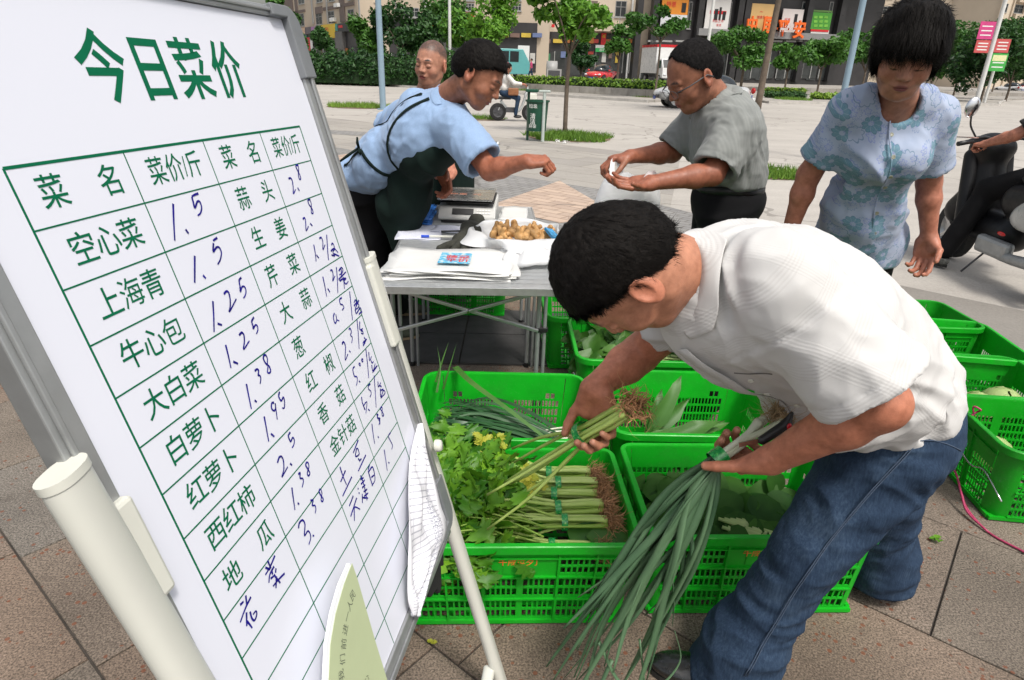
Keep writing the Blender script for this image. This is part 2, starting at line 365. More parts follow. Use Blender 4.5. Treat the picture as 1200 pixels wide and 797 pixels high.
# printed grid
ph = [0, 2.61146, 5.17661, 7.70836, 10.0305]; nrow = 14.98; q = MB(); z = .0003
lw = .0016
for i, x in enumerate(ph):
    w = lw * (1.3 if i in (0, 4) else .8); q.bb((x * U - w / 2, -nrow * U, 0), (x * U + w / 2, 0, z + (i % 2) * .00001))
for j in range(15):
    w = lw * (1.7 if j == 0 else .9); q.bb((0, -j * U - w / 2, 0), (ph[4] * U, -j * U + w / 2, z + .00006))
bpart(q, 'printed_grid', M_green)
def btext(s, cx, cy, size, sx=1.0, bold=.0, name='printed_text', m=M_green, rot=0.0):
    return text(name, s, size, IB @ Matrix.Translation((cx * U, cy * U, .0004)) @ Matrix.Rotation(rot, 4, 'Z'), m, board, bold, sx)
# title fitted to its box: columns 2.65..9.4 u, height about 1.5 u
for ch, x in zip('今日菜价', (3.03, 4.42, 5.80, 7.25)): btext(ch, x, 1.44, 1.40 * U, .93, .0011)
for r, s in enumerate(['菜　名', '空心菜', '上海青', '牛心包', '大白菜', '白萝卜', '红萝卜', '西红柿', '地　瓜']):
    for i, ch in enumerate(s):
        if ch != '　': btext(ch, 1.35 + (i - 1) * (.66 if '　' in s else .585), -r - .50, .60 * U, 1.0, 0 if ch in '包海' else .00014)
for i, ch in enumerate('菜价/斤'): btext(ch, 3.32 + (0, .56, .90, 1.24)[i], -.5, .60 * U, .92 if ch != '/' else .7, .00010); btext(ch, 8.33 + (0, .52, .82, 1.12)[i], -.5, .58 * U, .86 if ch != '/' else .7, .00010)
for r, s in enumerate(['菜　名', '蒜　头', '生　姜', '芹　菜', '大　蒜', '葱　　', '红　椒', '香　菇', '金针菇']):
    for i, ch in enumerate(s):
        if ch != '　': btext(ch, 6.5 + (i - 1) * (.585), -r - .50, .60 * U, .95, .00014)
STROKES = [[(3.39,-1.15),(3.2,-1.48),(3,-1.85)],[(3.45,-1.71),(3.49,-1.81)],[(4.31,-1.08),(4.16,-1.09),(4.05,-1.11)],[(4.05,-1.12),(4.03,-1.23),(4.01,-1.35),(4.17,-1.24),(4.25,-1.26),(4.23,-1.39),(4.12,-1.49),(4,-1.52)],[(3.4,-2.28),(3.07,-2.79)],[(3.41,-2.72),(3.46,-2.81)],[(4.36,-2.1),(4.18,-2.13)],[(4.16,-2.18),(4.04,-2.35),(4.2,-2.29),(4.3,-2.32),(4.3,-2.44),(4.17,-2.57),(4.02,-2.64)],[(3.39,-3.31),(3.24,-3.58),(3.04,-3.91)],[(3.25,-3.79),(3.37,-3.87)],[(3.83,-3.29),(3.96,-3.26),(4.01,-3.32),(3.97,-3.46),(3.88,-3.6),(3.78,-3.7),(4.19,-3.52)],[(4.66,-3.14),(4.54,-3.18),(4.49,-3.31),(4.43,-3.42),(4.56,-3.34),(4.65,-3.37),(4.65,-3.46),(4.56,-3.55),(4.45,-3.59)],[(3.23,-4.29),(3.17,-4.55),(3.1,-4.8)],[(3.25,-4.71),(3.38,-4.82)],[(3.79,-4.28),(3.92,-4.26),(3.95,-4.35),(3.87,-4.49),(3.75,-4.62),(4.06,-4.53)],[(4.56,-4.11),(4.42,-4.17),(4.4,-4.28),(4.37,-4.34),(4.5,-4.29),(4.56,-4.34),(4.52,-4.43),(4.41,-4.49)],[(4.47,-5.07),(4.38,-5.04),(4.31,-5.11),(4.34,-5.25),(4.41,-5.34),(4.41,-5.46),(4.33,-5.49),(4.27,-5.44),(4.35,-5.35),(4.39,-5.26),(4.46,-5.16),(4.46,-5.06)],[(3.83,-5.21),(3.94,-5.21),(3.97,-5.27),(3.89,-5.35),(3.95,-5.38),(3.93,-5.47),(3.84,-5.55)],[(3.38,-5.33),(3.29,-5.62),(3.21,-5.89)],[(3.43,-5.78),(3.48,-5.85)],[(3.53,-6.26),(3.45,-6.51),(3.34,-6.83)],[(3.52,-6.72),(3.6,-6.85)],[(4.07,-6.17),(3.98,-6.14),(3.9,-6.23),(3.95,-6.33),(4.05,-6.31),(4.1,-6.2),(4.03,-6.37),(3.94,-6.57)],[(4.43,-6.05),(4.33,-6.13),(4.36,-6.27),(4.49,-6.23),(4.48,-6.34),(4.37,-6.47),(4.29,-6.43)],[(4.24,-7.09),(4.11,-7.12),(4.1,-7.24),(4.12,-7.29),(4.25,-7.25),(4.27,-7.35),(4.16,-7.43),(4.07,-7.44)],[(3.34,-7.42),(3.48,-7.35),(3.57,-7.39),(3.57,-7.52),(3.46,-7.69),(3.29,-7.79),(3.64,-7.72)],[(3.77,-7.71),(3.82,-7.79)],[(3.49,-8.22),(3.38,-8.48),(3.28,-8.73)],[(3.47,-8.66),(3.51,-8.73)],[(3.91,-8.12),(4,-8.13),(3.92,-8.24),(4.01,-8.3),(3.99,-8.39),(3.86,-8.47)],[(4.43,-8.08),(4.33,-8.11),(4.35,-8.25),(4.37,-8.38),(4.27,-8.4),(4.27,-8.31),(4.42,-8.24),(4.46,-8.13),(4.43,-8.08)],[(3.97,-8.95),(4.08,-9.01),(3.97,-9.09),(4.07,-9.17),(4.05,-9.27),(3.96,-9.33)],[(4.54,-8.98),(4.45,-9),(4.46,-9.14),(4.5,-9.27),(4.42,-9.3),(4.4,-9.22),(4.53,-9.13),(4.56,-9.01)],[(3.14,-9.17),(3.25,-9.09),(3.4,-9.12),(3.42,-9.27),(3.24,-9.47),(3.43,-9.47),(3.47,-9.6),(3.41,-9.7),(3.27,-9.76)],[(3.53,-9.7),(3.59,-9.74)],[(8.36,-1.32),(8.49,-1.32),(8.52,-1.41),(8.45,-1.58),(8.34,-1.74),(8.54,-1.65)],[(8.69,-1.62),(8.73,-1.72)],[(9.17,-1.04),(9.01,-1.04),(9.01,-1.15),(9.06,-1.3),(9.04,-1.41),(8.96,-1.42),(8.97,-1.31),(9.11,-1.14),(9.14,-1.04)],[(8.38,-2.48),(8.5,-2.46),(8.49,-2.57),(8.34,-2.81),(8.56,-2.72)],[(8.71,-2.67),(8.79,-2.76)],[(9.19,-2.05),(9.04,-2.04),(9.01,-2.16),(9.11,-2.31),(9.08,-2.44),(8.99,-2.41),(9.06,-2.3),(9.16,-2.17),(9.16,-2.05)],[(8.5,-3.26),(8.43,-3.48),(8.31,-3.72)],[(8.94,-3.18),(9.08,-3.18),(9.08,-3.32),(8.93,-3.52),(9.16,-3.42)],[(9.46,-3.18),(9.11,-3.77),(9.07,-3.88)],[(9.54,-3.52),(9.67,-3.5),(9.67,-3.65),(9.45,-3.65)],[(9.38,-3.68),(9.64,-3.66),(9.81,-3.83)],[(9.34,-3.79),(9.53,-3.86),(9.49,-3.73),(9.72,-3.68)],[(9.53,-3.8),(9.81,-3.95)],[(8.45,-3.56),(8.53,-3.68)],[(8.39,-4.21),(8.32,-4.48),(8.22,-4.78)],[(8.43,-4.59),(8.5,-4.73)],[(8.95,-4.18),(9.06,-4.2),(9.04,-4.33),(8.88,-4.49),(9.12,-4.4)],[(9.39,-4.19),(9.19,-4.54),(8.94,-4.9)],[(9.46,-4.34),(9.68,-4.29),(9.76,-4.37),(9.63,-4.45),(9.41,-4.45)],[(9.27,-4.56),(9.74,-4.51),(9.91,-4.49)],[(9.65,-4.33),(9.52,-4.53)],[(9.61,-4.58),(9.52,-4.78),(9.44,-4.92)],[(9.3,-4.62),(9.56,-4.62),(9.77,-4.67),(9.59,-4.7),(9.64,-4.82),(9.86,-4.79)],[(8.34,-5.34),(8.19,-5.43),(8.17,-5.61),(8.33,-5.56),(8.39,-5.4),(8.35,-5.55),(8.46,-5.64)],[(9.09,-5.1),(8.92,-5.1),(8.87,-5.23),(8.98,-5.29),(9.02,-5.39),(8.85,-5.43)],[(9.72,-5.09),(9.49,-5.53),(9.28,-5.92)],[(9.69,-5.57),(9.97,-5.53),(9.91,-5.44),(9.76,-5.49)],[(9.91,-5.44),(10.03,-5.69),(9.64,-5.71)],[(10.15,-5.53),(9.76,-5.66),(9.67,-5.83),(10.06,-5.77),(10.06,-5.9),(9.82,-5.92)],[(10.11,-5.92),(9.86,-5.9)],[(9.59,-6.01),(9.39,-6.37),(9.09,-6.83)],[(8.85,-6.08),(8.96,-6.07),(8.97,-6.19),(8.84,-6.26),(8.91,-6.36),(8.75,-6.49)],[(9.73,-6.13),(9.56,-6.34),(9.78,-6.39)],[(9.59,-6.41),(9.7,-6.44),(9.69,-6.54),(9.56,-6.47)],[(9.66,-6.65),(9.72,-6.79),(9.52,-6.76),(9.81,-6.78)],[(9.41,-6.85),(9.64,-6.81),(9.45,-6.77)],[(8.18,-6.26),(8.3,-6.26),(8.31,-6.37)],[(8.15,-6.29),(8.3,-6.27),(8.3,-6.43),(8.02,-6.75),(8.3,-6.67)],[(8.44,-6.62),(8.49,-6.69)],[(8.44,-7.15),(8.28,-7.18),(8.23,-7.38),(8.36,-7.48),(8.31,-7.59),(8.16,-7.68)],[(8.4,-7.64),(8.46,-7.7)],[(8.82,-7.19),(8.75,-7.23),(8.81,-7.29),(8.85,-7.21)],[(9.09,-7.16),(8.99,-7.2),(9.05,-7.26),(9.12,-7.18)],[(9.53,-7),(9.31,-7.44),(9.08,-7.85)],[(9.65,-7.17),(9.52,-7.42),(9.74,-7.37)],[(9.64,-7.47),(9.61,-7.55),(9.76,-7.57)],[(9.55,-7.6),(9.5,-7.8),(9.83,-7.67)],[(9.58,-7.79),(9.93,-7.79),(9.45,-7.83)],[(8.23,-8.11),(8.16,-8.28),(8.18,-8.54),(8.17,-8.4),(8.45,-8.4),(8.15,-8.65)],[(8.37,-8.62),(8.44,-8.71)],[(9.05,-8.05),(8.87,-8.04),(8.83,-8.14),(8.92,-8.25),(8.87,-8.34),(8.73,-8.37)],[(9.49,-7.95),(9.22,-8.37),(8.91,-8.84)],[(9.61,-8.23),(9.51,-8.38),(9.78,-8.35)],[(9.62,-8.39),(9.75,-8.48)],[(9.61,-8.49),(9.44,-8.75),(9.76,-8.64),(9.84,-8.77),(9.42,-8.76)],[(9.55,-8.54),(9.81,-8.61)],[(9.32,-9.02),(9.16,-9.01),(9.21,-9.15),(9.24,-9.3),(9.14,-9.28),(9.16,-9.18),(9.28,-9.1),(9.3,-9.02)],[(8.77,-9.04),(8.88,-9.08),(8.75,-9.14),(8.88,-9.22),(8.85,-9.32),(8.7,-9.37)],[(8.29,-9.1),(8.15,-9.4)],[(8.29,-9.11),(8.14,-9.42),(8.04,-9.69)],[(8.38,-9.62),(8.43,-9.69)],[(8.94,-9.25),(8.8,-9.23),(8.83,-9.32),(8.78,-9.4)],[(8.5,-10.18),(8.38,-10.5),(8.24,-10.82)],[(8.48,-10.66),(8.55,-10.72)],[(9.3,-10),(9.07,-10.01),(9.1,-10.19),(9.14,-10.4),(8.99,-10.47)],[(5.76,-9.08),(5.74,-9.41),(5.76,-9.68)],[(5.96,-9.33),(5.53,-9.43)],[(6.16,-9.67),(5.38,-9.8)],[(7.18,-9.04),(6.66,-9.18)],[(6.93,-9.18),(6.72,-9.33),(6.95,-9.4),(6.99,-9.24),(6.93,-9.19)],[(6.82,-9.47),(6.87,-9.59)],[(6.83,-9.57),(6.99,-9.58)],[(7.3,-9.64),(6.58,-9.76)],[(5.88,-10.14),(5.51,-10.23)],[(6.01,-10.3),(5.39,-10.5)],[(5.39,-10.5),(5.72,-10.42),(5.97,-10.67)],[(5.72,-10.42),(5.49,-10.72)],[(6.23,-10.13),(6.27,-10.17)],[(6.19,-10.26),(6.24,-10.3)],[(6.36,-10.41),(6.2,-10.62)],[(6.62,-9.93),(6.62,-10.26),(6.49,-10.73)],[(6.54,-10.02),(6.74,-10.09)],[(6.48,-10.15),(6.75,-10.18)],[(6.47,-10.27),(6.69,-10.31)],[(6.47,-10.41),(6.71,-10.48)],[(6.42,-10.53),(6.68,-10.6)],[(6.29,-10.49),(6.58,-10.71)],[(7.31,-10),(7.13,-10.07)],[(7.11,-10.09),(7.07,-10.53),(7.06,-10.61)],[(7.15,-10.13),(7.44,-10.17),(7.33,-10.54),(7.03,-10.57)],[(7.16,-10.36),(7.36,-10.41)],[(0.54,-9.1),(0.66,-9.12)],[(0.78,-9.07),(0.7,-9.24)],[(0.89,-9.21),(0.63,-9.27),(0.35,-9.38)],[(0.61,-9.36),(0.46,-9.59)],[(0.52,-9.51),(0.55,-9.64),(0.57,-9.75)],[(0.7,-9.43),(0.67,-9.58),(0.71,-9.68),(0.83,-9.64),(0.85,-9.56),(0.74,-9.55)],[(2.03,-9.07),(1.76,-9.15),(1.52,-9.18)],[(1.76,-8.98),(1.76,-9.2)],[(1.61,-9.05),(1.72,-9.2)],[(1.87,-9.24),(1.65,-9.28),(1.52,-9.4)],[(1.9,-9.32),(1.83,-9.39)],[(1.75,-9.26),(1.73,-9.35)],[(2.09,-9.63),(1.82,-9.58),(1.59,-9.56)],[(1.76,-9.38),(1.84,-9.69)],[(1.81,-9.47),(1.65,-9.67)],[(1.62,-9.37),(1.74,-9.4)]]
def smooth_poly(p, n=4):
    p = [Vector((a, b, 0)) for a, b in p]
    if len(p) < 3: return p
    q = [p[0] * 2 - p[1]] + p + [p[-1] * 2 - p[-2]]; out = []
    for i in range(1, len(q) - 2):
        for k in range(n):
            t = k / n; out.append(.5 * ((2 * q[i]) + (-q[i - 1] + q[i + 1]) * t + (2 * q[i - 1] - 5 * q[i] + 4 * q[i + 1] - q[i + 2]) * t * t + (-q[i - 1] + 3 * q[i] - 3 * q[i + 1] + q[i + 2]) * t ** 3))
    return out + [p[-1]]
groups = {}
for st in STROKES:
    c = sum(p[0] for p in st) / len(st); r = sum(p[1] for p in st) / len(st)
    groups.setdefault((0 if c < 2.6 else 1 if c < 5.2 else 2 if c < 7.7 else 3, int(-r)), []).append(st)
for key, sts in groups.items():
    q = MB()
    for si, st in enumerate(sts):
        P = smooth_poly([(a * U, b * U) for a, b in st]); n = len(P); vs = []
        for i, p in enumerate(P):
            t = (P[min(i + 1, n - 1)] - P[max(i - 1, 0)]).normalized(); s = Vector((-t.y, t.x, 0)); w = .00112 * (1.25 - .45 * i / n)
            vs += [p + s * w + Vector((0, 0, .00055 + si * 1e-5)), p - s * w + Vector((0, 0, .00055 + si * 1e-5))]
        q.add(vs, [(2 * i, 2 * i + 1, 2 * i + 3, 2 * i + 2) for i in range(n - 1)])
    bpart(q, 'handwriting', M_ink)
# crumpled price list hung on the right edge of the board
M_paper = NT('written_paper'); k = M_paper; uvc = k.n('TexCoord').outputs['UV']; sx = k.n('SeparateXYZ'); k.l(uvc, sx.inputs[0])
ln = k.math('FRACT', k.math('MULTIPLY', sx.outputs[1], 34)); row = k.math('LESS_THAN', ln, .22); cl = k.math('LESS_THAN', k.math('FRACT', k.math('MULTIPLY', sx.outputs[0], 6)), .05)
wr = k.math('MULTIPLY', k.math('GREATER_THAN', k.noise(uvc, 90, 2), .55), k.math('LESS_THAN', k.math('ABSOLUTE', k.math('SUBTRACT', sx.outputs[0], .72)), .1))
ink = k.math('MAXIMUM', k.math('MULTIPLY', k.math('MAXIMUM', row, cl), .5), k.math('MULTIPLY', wr, .85))
edge = k.math('MULTIPLY', k.math('GREATER_THAN', sx.outputs[0], .1), k.math('LESS_THAN', sx.outputs[0], .93)); ink = k.math('MULTIPLY', ink, k.math('MULTIPLY', edge, k.math('LESS_THAN', sx.outputs[1], .9)))
k.l(k.mix(ink, (.76, .76, .80), (.14, .15, .22)), k.b.inputs['Base Color']); k.set(Roughness=.8); M_paper = k.m
PL = [(0.5633, -0.541, 0.006), (0.473, -0.5709, 0.014), (0.3923, -0.61, 0.022), (0.3297, -0.6606, 0.024), (0.3119, -0.7115, 0.02), (0.314, -0.751, 0.016)]
PR = [(0.5763, -0.5446, 0.006), (0.5466, -0.6176, 0.012), (0.5172, -0.6828, 0.02), (0.4982, -0.7304, 0.03), (0.368, -0.7288, 0.03), (0.317, -0.7559, 0.018)]
def grid_surface(name, L, R_, nu, nv, m, parent, M=None, disp=None, thick=0.0):
    L = [Vector(p) for p in L]; R_ = [Vector(p) for p in R_]
    def at(C, t):
        q = [C[0] * 2 - C[1]] + C + [C[-1] * 2 - C[-2]]; x = t * (len(C) - 1); i = min(int(x), len(C) - 2); t = x - i; i += 1
        return .5 * ((2 * q[i]) + (-q[i - 1] + q[i + 1]) * t + (2 * q[i - 1] - 5 * q[i] + 4 * q[i + 1] - q[i + 2]) * t * t + (-q[i - 1] + 3 * q[i] - 3 * q[i + 1] + q[i + 2]) * t ** 3)
    b = MB(); vs = []
    for j in range(nv + 1):
        a = at(L, j / nv); c = at(R_, j / nv)
        for i in range(nu + 1):
            p = a.lerp(c, i / nu)
            if disp: p = p + disp(i / nu, j / nv)
            vs.append(p)
    b.add(vs, [(j * (nu + 1) + i, j * (nu + 1) + i + 1, (j + 1) * (nu + 1) + i + 1, (j + 1) * (nu + 1) + i) for j in range(nv) for i in range(nu)])
    o = b.build(name, m, parent, smooth=True); uv = o.data.uv_layers.new(name='UVMap')
    for lp in o.data.loops:
        vi = lp.vertex_index; uv.data[lp.index].uv = ((vi % (nu + 1)) / nu, 1 - (vi // (nu + 1)) / nv)
    if thick: s = o.modifiers.new('thickness', 'SOLIDIFY'); s.thickness = thick
    if M is not None: o.matrix_local = M
    return o
pp = grid_surface('price_paper', PL, PR, 14, 40, M_paper, None, MBD, lambda u, v: Vector((0, 0, .006 * math.sin(u * 9 + v * 14) * math.sin(PI * u) + .004 * math.sin(u * 17 - v * 9))), .0003)
tag(pp, 'creased white sheet of small handwritten lines hung over the right edge of the price board', 'paper sheet')
gl = MB()
pts = [(0.5591, -0.7883), (0.5689, -0.8169), (.545, -.845), (.533, -.835), (.51, -.862), (.492, -.867), (.488, -.850), (.4718, -.846), (.456, -.842), (.4415, -.8145), (.452, -.795), (.4502, -.7776), (.50, -.772)]
gl.prism(pts[::-1], -.032, -.022); g_ = gl.build('black_cloth', mat('black_cloth', (.006, .006, .006), .9, .3, 30, .5, 200), None, bevel=.003); g_.matrix_world = MBD
tag(g_, 'black rag hanging from the knob behind the white paper sheet', 'rag')
# pale green card leaning against the board
card = empty('green_card', (OB.x, OB.y, 0), label='pale green pointed card with white edge and small curved lettering leaning on the board', cat='card')
M_cg = mat('pale_green_card', (.44, .50, .30), .6, .04, 10); M_cw = mat('white_card_edge', (.80, .82, .84), .5, .02)
IC = IB @ Matrix.Translation((0, 0, .014)) @ Matrix.Rotation(math.radians(-1.2), 4, 'X')
def cpoly(off): return [(3.72 * U, -10.78 * U), (3.05 * U, (-10.86 - off) * U), (2.35 * U, (-11.1 - off) * U), (1.75 * U, (-11.45 - off) * U), (1.2 * U, (-12.0 - off) * U), (.75 * U, (-12.9 - off) * U), (.5 * U, -14.6 * U), (3.25 * U, -14.6 * U), (3.45 * U, -13.2 * U), (3.78 * U, -11.3 * U)]
o = MB().prism(cpoly(0)[::-1], 0, .004).build('backing', M_cw, card); o.matrix_local = IC
o = MB().prism([(p[0] + .004 * (1 if i < 7 else -.2), p[1] - .004 * (1 if i < 6 else 0)) for i, p in enumerate(cpoly(.05))][::-1], .0042, .0048).build('face', M_cg, card); o.matrix_local = IC
M_cink = mat('grey_print', (.12, .14, .10), .6, 0)
for i, ch in enumerate('我们前进一人民'):
    t = i / 6.0; x = (1.75 + 1.55 * t) * U; y = (-12.45 + 1.0 * math.sin(t * 1.35)) * U
    text('printed_text', ch, .27 * U, IC @ Matrix.Translation((x, y, .0052)) @ Matrix.Rotation(math.radians(62 - 60 * t), 4, 'Z'), M_cink, card)
for i, ch in enumerate('业，人'):
    text('printed_text', ch, .24 * U, IC @ Matrix.Translation(((1.22 + .09 * i) * U, (-13.6 + .35 * i) * U, .0052)) @ Matrix.Rotation(math.radians(70), 4, 'Z'), M_cink, card)
for i, ch in enumerate('三心'):
    text('printed_text', ch, .27 * U, IC @ Matrix.Translation(((2.25 + .25 * i) * U, (-13.7 + .22 * i) * U, .0052)) @ Matrix.Rotation(math.radians(35), 4, 'Z'), M_cink, card)
# ================================================================== green plastic crates
def plastic(name, c):
    k = NT(name); g = k.coord('Object'); n = k.noise(g, 9, 4); k.l(k.ramp(n, [(.3, tuple(x * .85 for x in c)), (.7, tuple(min(1, x * 1.1) for x in c))]), k.b.inputs['Base Color'])
    dz = k.math('MULTIPLY', k.ramp(k.noise(k.n('NewGeometry').outputs['Position'], 5, 6, .75), [(.50, 0.), (.70, 1.)]), .40); sc = k.math('MULTIPLY', k.ramp(k.noise(g, 130, 3, .8), [(.60, 0.), (.68, 1.)]), .22)
    cc = k.mix(sc, k.mix(dz, k.b.inputs['Base Color'].links[0].from_socket, (.045, .16, .04)), (.20, .55, .20)); k.l(cc, k.b.inputs['Base Color'])
    k.l(k.ramp(k.noise(g, 40, 5, .7), [(.3, .3), (.7, .5)]), k.b.inputs['Roughness']); k.set(Specular_IOR_Level=.5); k.bump(k.noise(g, 90, 4), .08, .001)
    t = k.n('BsdfTranslucent'); t.inputs[0].default_value = (*c, 1); mx = k.n('MixShader'); mx.inputs[0].default_value = .22
    k.l(k.b.outputs[0], mx.inputs[1]); k.l(t.outputs[0], mx.inputs[2]); k.l(mx.outputs[0], k.t.nodes['Material Output'].inputs[0]); return k.m
M_gp = plastic('green_crate_plastic', (.008, .50, .018)); M_gp2 = plastic('deeper_green_crate_plastic', (.006, .40, .012))
M_orange = mat('orange_paint', (.65, .16, .02), .6, .2, 60)
def crate_wall(q, p0, p1, Hh, rows_, out, tap=.018, th=.0035, z0=.012, pitch=.0135, bar=.0050, ribs=(), corner=.03):
    """p0->p1 bottom line; out = outward unit vector; rows_: list of (za, zb, [(sa, sb)...]) slot rows in metres / fraction along the wall"""
    p0 = Vector(p0); p1 = Vector(p1); out = Vector(out); L = (p1 - p0).length; d = (p1 - p0) / L
    def pt(s, z, off=0.0): return p0 + d * (s * (1 + 2 * tap / L) - tap) * 1.0 * 1 + Vector((0, 0, z)) + out * (tap * z / Hh + off) if False else p0 + d * (L / 2 + (s - L / 2) * (1 + 2 * tap / L * z / Hh)) + Vector((0, 0, z)) + out * (tap * z / Hh + off)
    def blk(s0, s1, za, zb, o0, o1):
        if s1 - s0 < 1e-5 or zb - za < 1e-5: return
        v = [pt(s0, za, o0), pt(s1, za, o0), pt(s1, za, o1), pt(s0, za, o1), pt(s0, zb, o0), pt(s1, zb, o0), pt(s1, zb, o1), pt(s0, zb, o1)]
        q.add(v, [(0, 3, 2, 1), (4, 5, 6, 7), (0, 1, 5, 4), (1, 2, 6, 5), (2, 3, 7, 6), (3, 0, 4, 7)])
    c = corner; zc = z0
    for (za, zb, rng_) in rows_:
        blk(c, L - c, zc, za, -th, 0)
        s = c
        for (a, b) in rng_:
            a = max(a * L, c); b = min(b * L, L - c); blk(s, a, za, zb, -th, 0)
            n = max(1, int((b - a) / pitch)); w = (b - a) / n
            for i in range(1, n): blk(a + i * w - bar / 2, a + i * w + bar / 2, za, zb, -th + .0003, -.0003)
            s = b
        blk(s, L - c, za, zb, -th, 0); zc = zb
    blk(c, L - c, zc, Hh, -th, 0)
    for r in ribs: blk(r * L - .0025, r * L + .0025, z0 - .008, Hh - .002, .0002, .007)
def make_crate(name, Lx, Wy, Hh, style, mt):
    root = empty(name, (0, 0, 0))
    tap = .018; hx, hy = Lx / 2 - tap, Wy / 2 - tap; r = .03 if style == 'slat' else .06
    if style == 'slat':
        A = [(0, 1)]; R6 = [(.02, .046), (.054, .080), (.102, .128), (.136, .162), (.184, .205), (.212, .236)]
        seg = [(.03, .165), (.175, .325), (.345, .485), (.515, .655), (.675, .825), (.835, .97)]
        Lw = [(a, b, seg if b < .17 else [x for x in seg if not (.34 < x[0] < .66)] if True else seg) for a, b in R6]
        segS = [(.05, .25), (.27, .48), (.52, .73), (.75, .95)]; Sw = [(a, b, segS) for a, b in R6[:5]]
        ribsL = (.17, .335, .50, .665, .83); ribsS = (.26, .5, .74)
        Lw = [(a, b, sg if b < .17 else [seg[0], seg[1], seg[4], seg[5]]) for a, b, sg in Lw]; ribsL = (.17, .335, .665, .83)
        Lb = [(a, b, seg) for a, b in R6[:5]]
    elif style == 'solid':
        s1 = [(.13, .43), (.57, .87)]; Lw = [(.03, .06, s1), (.068, .098, s1), (.106, .136, s1), (.145, .172, s1), (.18, .205, [(.16, .22), (.78, .84)])]
        Lb = Lw; Sw = [(.03, .06, [(.18, .82)]), (.07, .10, [(.18, .82)]), (.15, .18, [(.2, .36), (.64, .8)])]; ribsL = ribsS = ()
    else:
        s1 = [(.08, .3), (.36, .64), (.70, .92)]; Lw = [(.02 + .033 * i, .045 + .033 * i, s1) for i in range(6)]; Lb = Lw
        Sw = [(.02 + .033 * i, .045 + .033 * i, [(.12, .45), (.55, .88)]) for i in range(5)]; ribsL = (.33, .67); ribsS = (.5,)
    B = [(-hx, -hy), (hx, -hy), (hx, hy), (-hx, hy)]; outs = [(0, -1, 0), (1, 0, 0), (0, 1, 0), (-1, 0, 0)]
    for i in range(4):
        q = MB(); p0 = (*B[i], 0); p1 = (*B[(i + 1) % 4], 0)
        crate_wall(q, p0, p1, Hh, (Lw if i == 0 else Lb if i == 2 else Sw), outs[i], tap, ribs=(ribsL if i % 2 == 0 else ribsS), corner=r)
        # horizontal stiffeners, proud of the wall
        if style != 'solid':
            pp0, pp1 = Vector(p0), Vector(p1); d = (pp1 - pp0).normalized(); L = (pp1 - pp0).length; ov = Vector(outs[i])
            for z in ((.091, .173, Hh - .045) if style == 'slat' else (.015, .12, Hh - .05)):
                off = tap * z / Hh + .0035; q.bar(pp0 + d * (r - off) + ov * off + Vector((0, 0, z)), pp1 - d * (r - off) + ov * off + Vector((0, 0, z)), .0065, .004)
        q.build('side_wall', mt, root)
    # rounded corner posts
    for i, (cx, cy, a0) in enumerate([(-hx + r, -hy + r, PI), (hx - r, -hy + r, 1.5 * PI), (hx - r, hy - r, 0), (-hx + r, hy - r, .5 * PI)]):
        q = MB(); n = 5; vs = []
        for z in (.0, Hh):
            t = tap * z / Hh; sx = math.copysign(t, cx); sy = math.copysign(t, cy)
            for j in range(n + 1):
                a = a0 + PI / 2 * j / n
                for rr in (r, r - .0035): vs.append((cx + sx + rr * math.cos(a), cy + sy + rr * math.sin(a), z))
        m = 2 * (n + 1); fs = []
        for j in range(n):
            a = 2 * j; fs += [(a, a + 2, m + a + 2, m + a), (a + 1, m + a + 1, m + a + 3, a + 3), (m + a, m + a + 2, m + a + 3, m + a + 1)]
        q.add(vs, fs); q.build('corner_post', mt, root, smooth=True, auto=50)
    # rim: flange sweeping round the top with a turned-down lip
    def loop(off, z, n=5):
        pts = []; rr = r + off
        for (sx, sy, a0) in ((-1, -1, PI), (1, -1, 1.5 * PI), (1, 1, 0), (-1, 1, .5 * PI)):
            cx = sx * (hx + tap - r); cy = sy * (hy + tap - r)
            for j in range(n + 1): a = a0 + PI / 2 * j / n; pts.append((cx + rr * math.cos(a), cy + rr * math.sin(a), z))
        return pts
    rings = [loop(-.0040, Hh - .012), loop(-.0045, Hh + .0), loop(-.003, Hh + .0035), loop(.010, Hh + .0035), loop(.013, Hh + .001), loop(.013, Hh - .022), loop(.010, Hh - .022), loop(.010, Hh - .003), loop(.0008, Hh - .003)]
    q = MB(); n = len(rings[0]); q.add([p for rg in rings for p in rg], [(a * n + i, a * n + (i + 1) % n, (a + 1) * n + (i + 1) % n, (a + 1) * n + i) for a in range(len(rings) - 1) for i in range(n)])
    q.build('rim', mt, root, smooth=True, auto=35)
    q = MB()
    for i in range(9): y = -hy + .012 + i * (2 * hy - .024) / 8; q.bb((-hx + .004, y - .006, .004), (hx - .004, y + .006, .008))
    for i in range(13): x = -hx + .012 + i * (2 * hx - .024) / 12; q.bb((x - .006, -hy + .004, .0045), (x + .006, hy - .004, .0085))
    for s in (-1, 1):
        q.bb((-hx - .003, s * (hy + .001) - .006, 0), (hx + .003, s * (hy + .001) + .006, .012)); q.bb((s * (hx + .001) - .006, -hy + .006, 0), (s * (hx + .001) + .006, hy - .006, .0119))
    q.build('base', mt, root)
    if style == 'slat':
        tl = math.atan(tap / Hh)
        y = -(hy + tap * (Hh - .075) / Hh) - .0045
        pan = MB().box((0, 0, 0), (.094 * 1.0, .0015, .058)).build('label_panel', mt, root); pan.location = (0, y + .003, Hh - .072); pan.rotation_euler = (tl, 0, 0)
        MO = Matrix.Translation((0, y + .0016, Hh - .062)) @ Matrix.Rotation(PI / 2 + tl, 4, 'X')
        text('stencilled_text', '千成菜夕〕', .024, MO, M_orange, root, .0005)
    return root
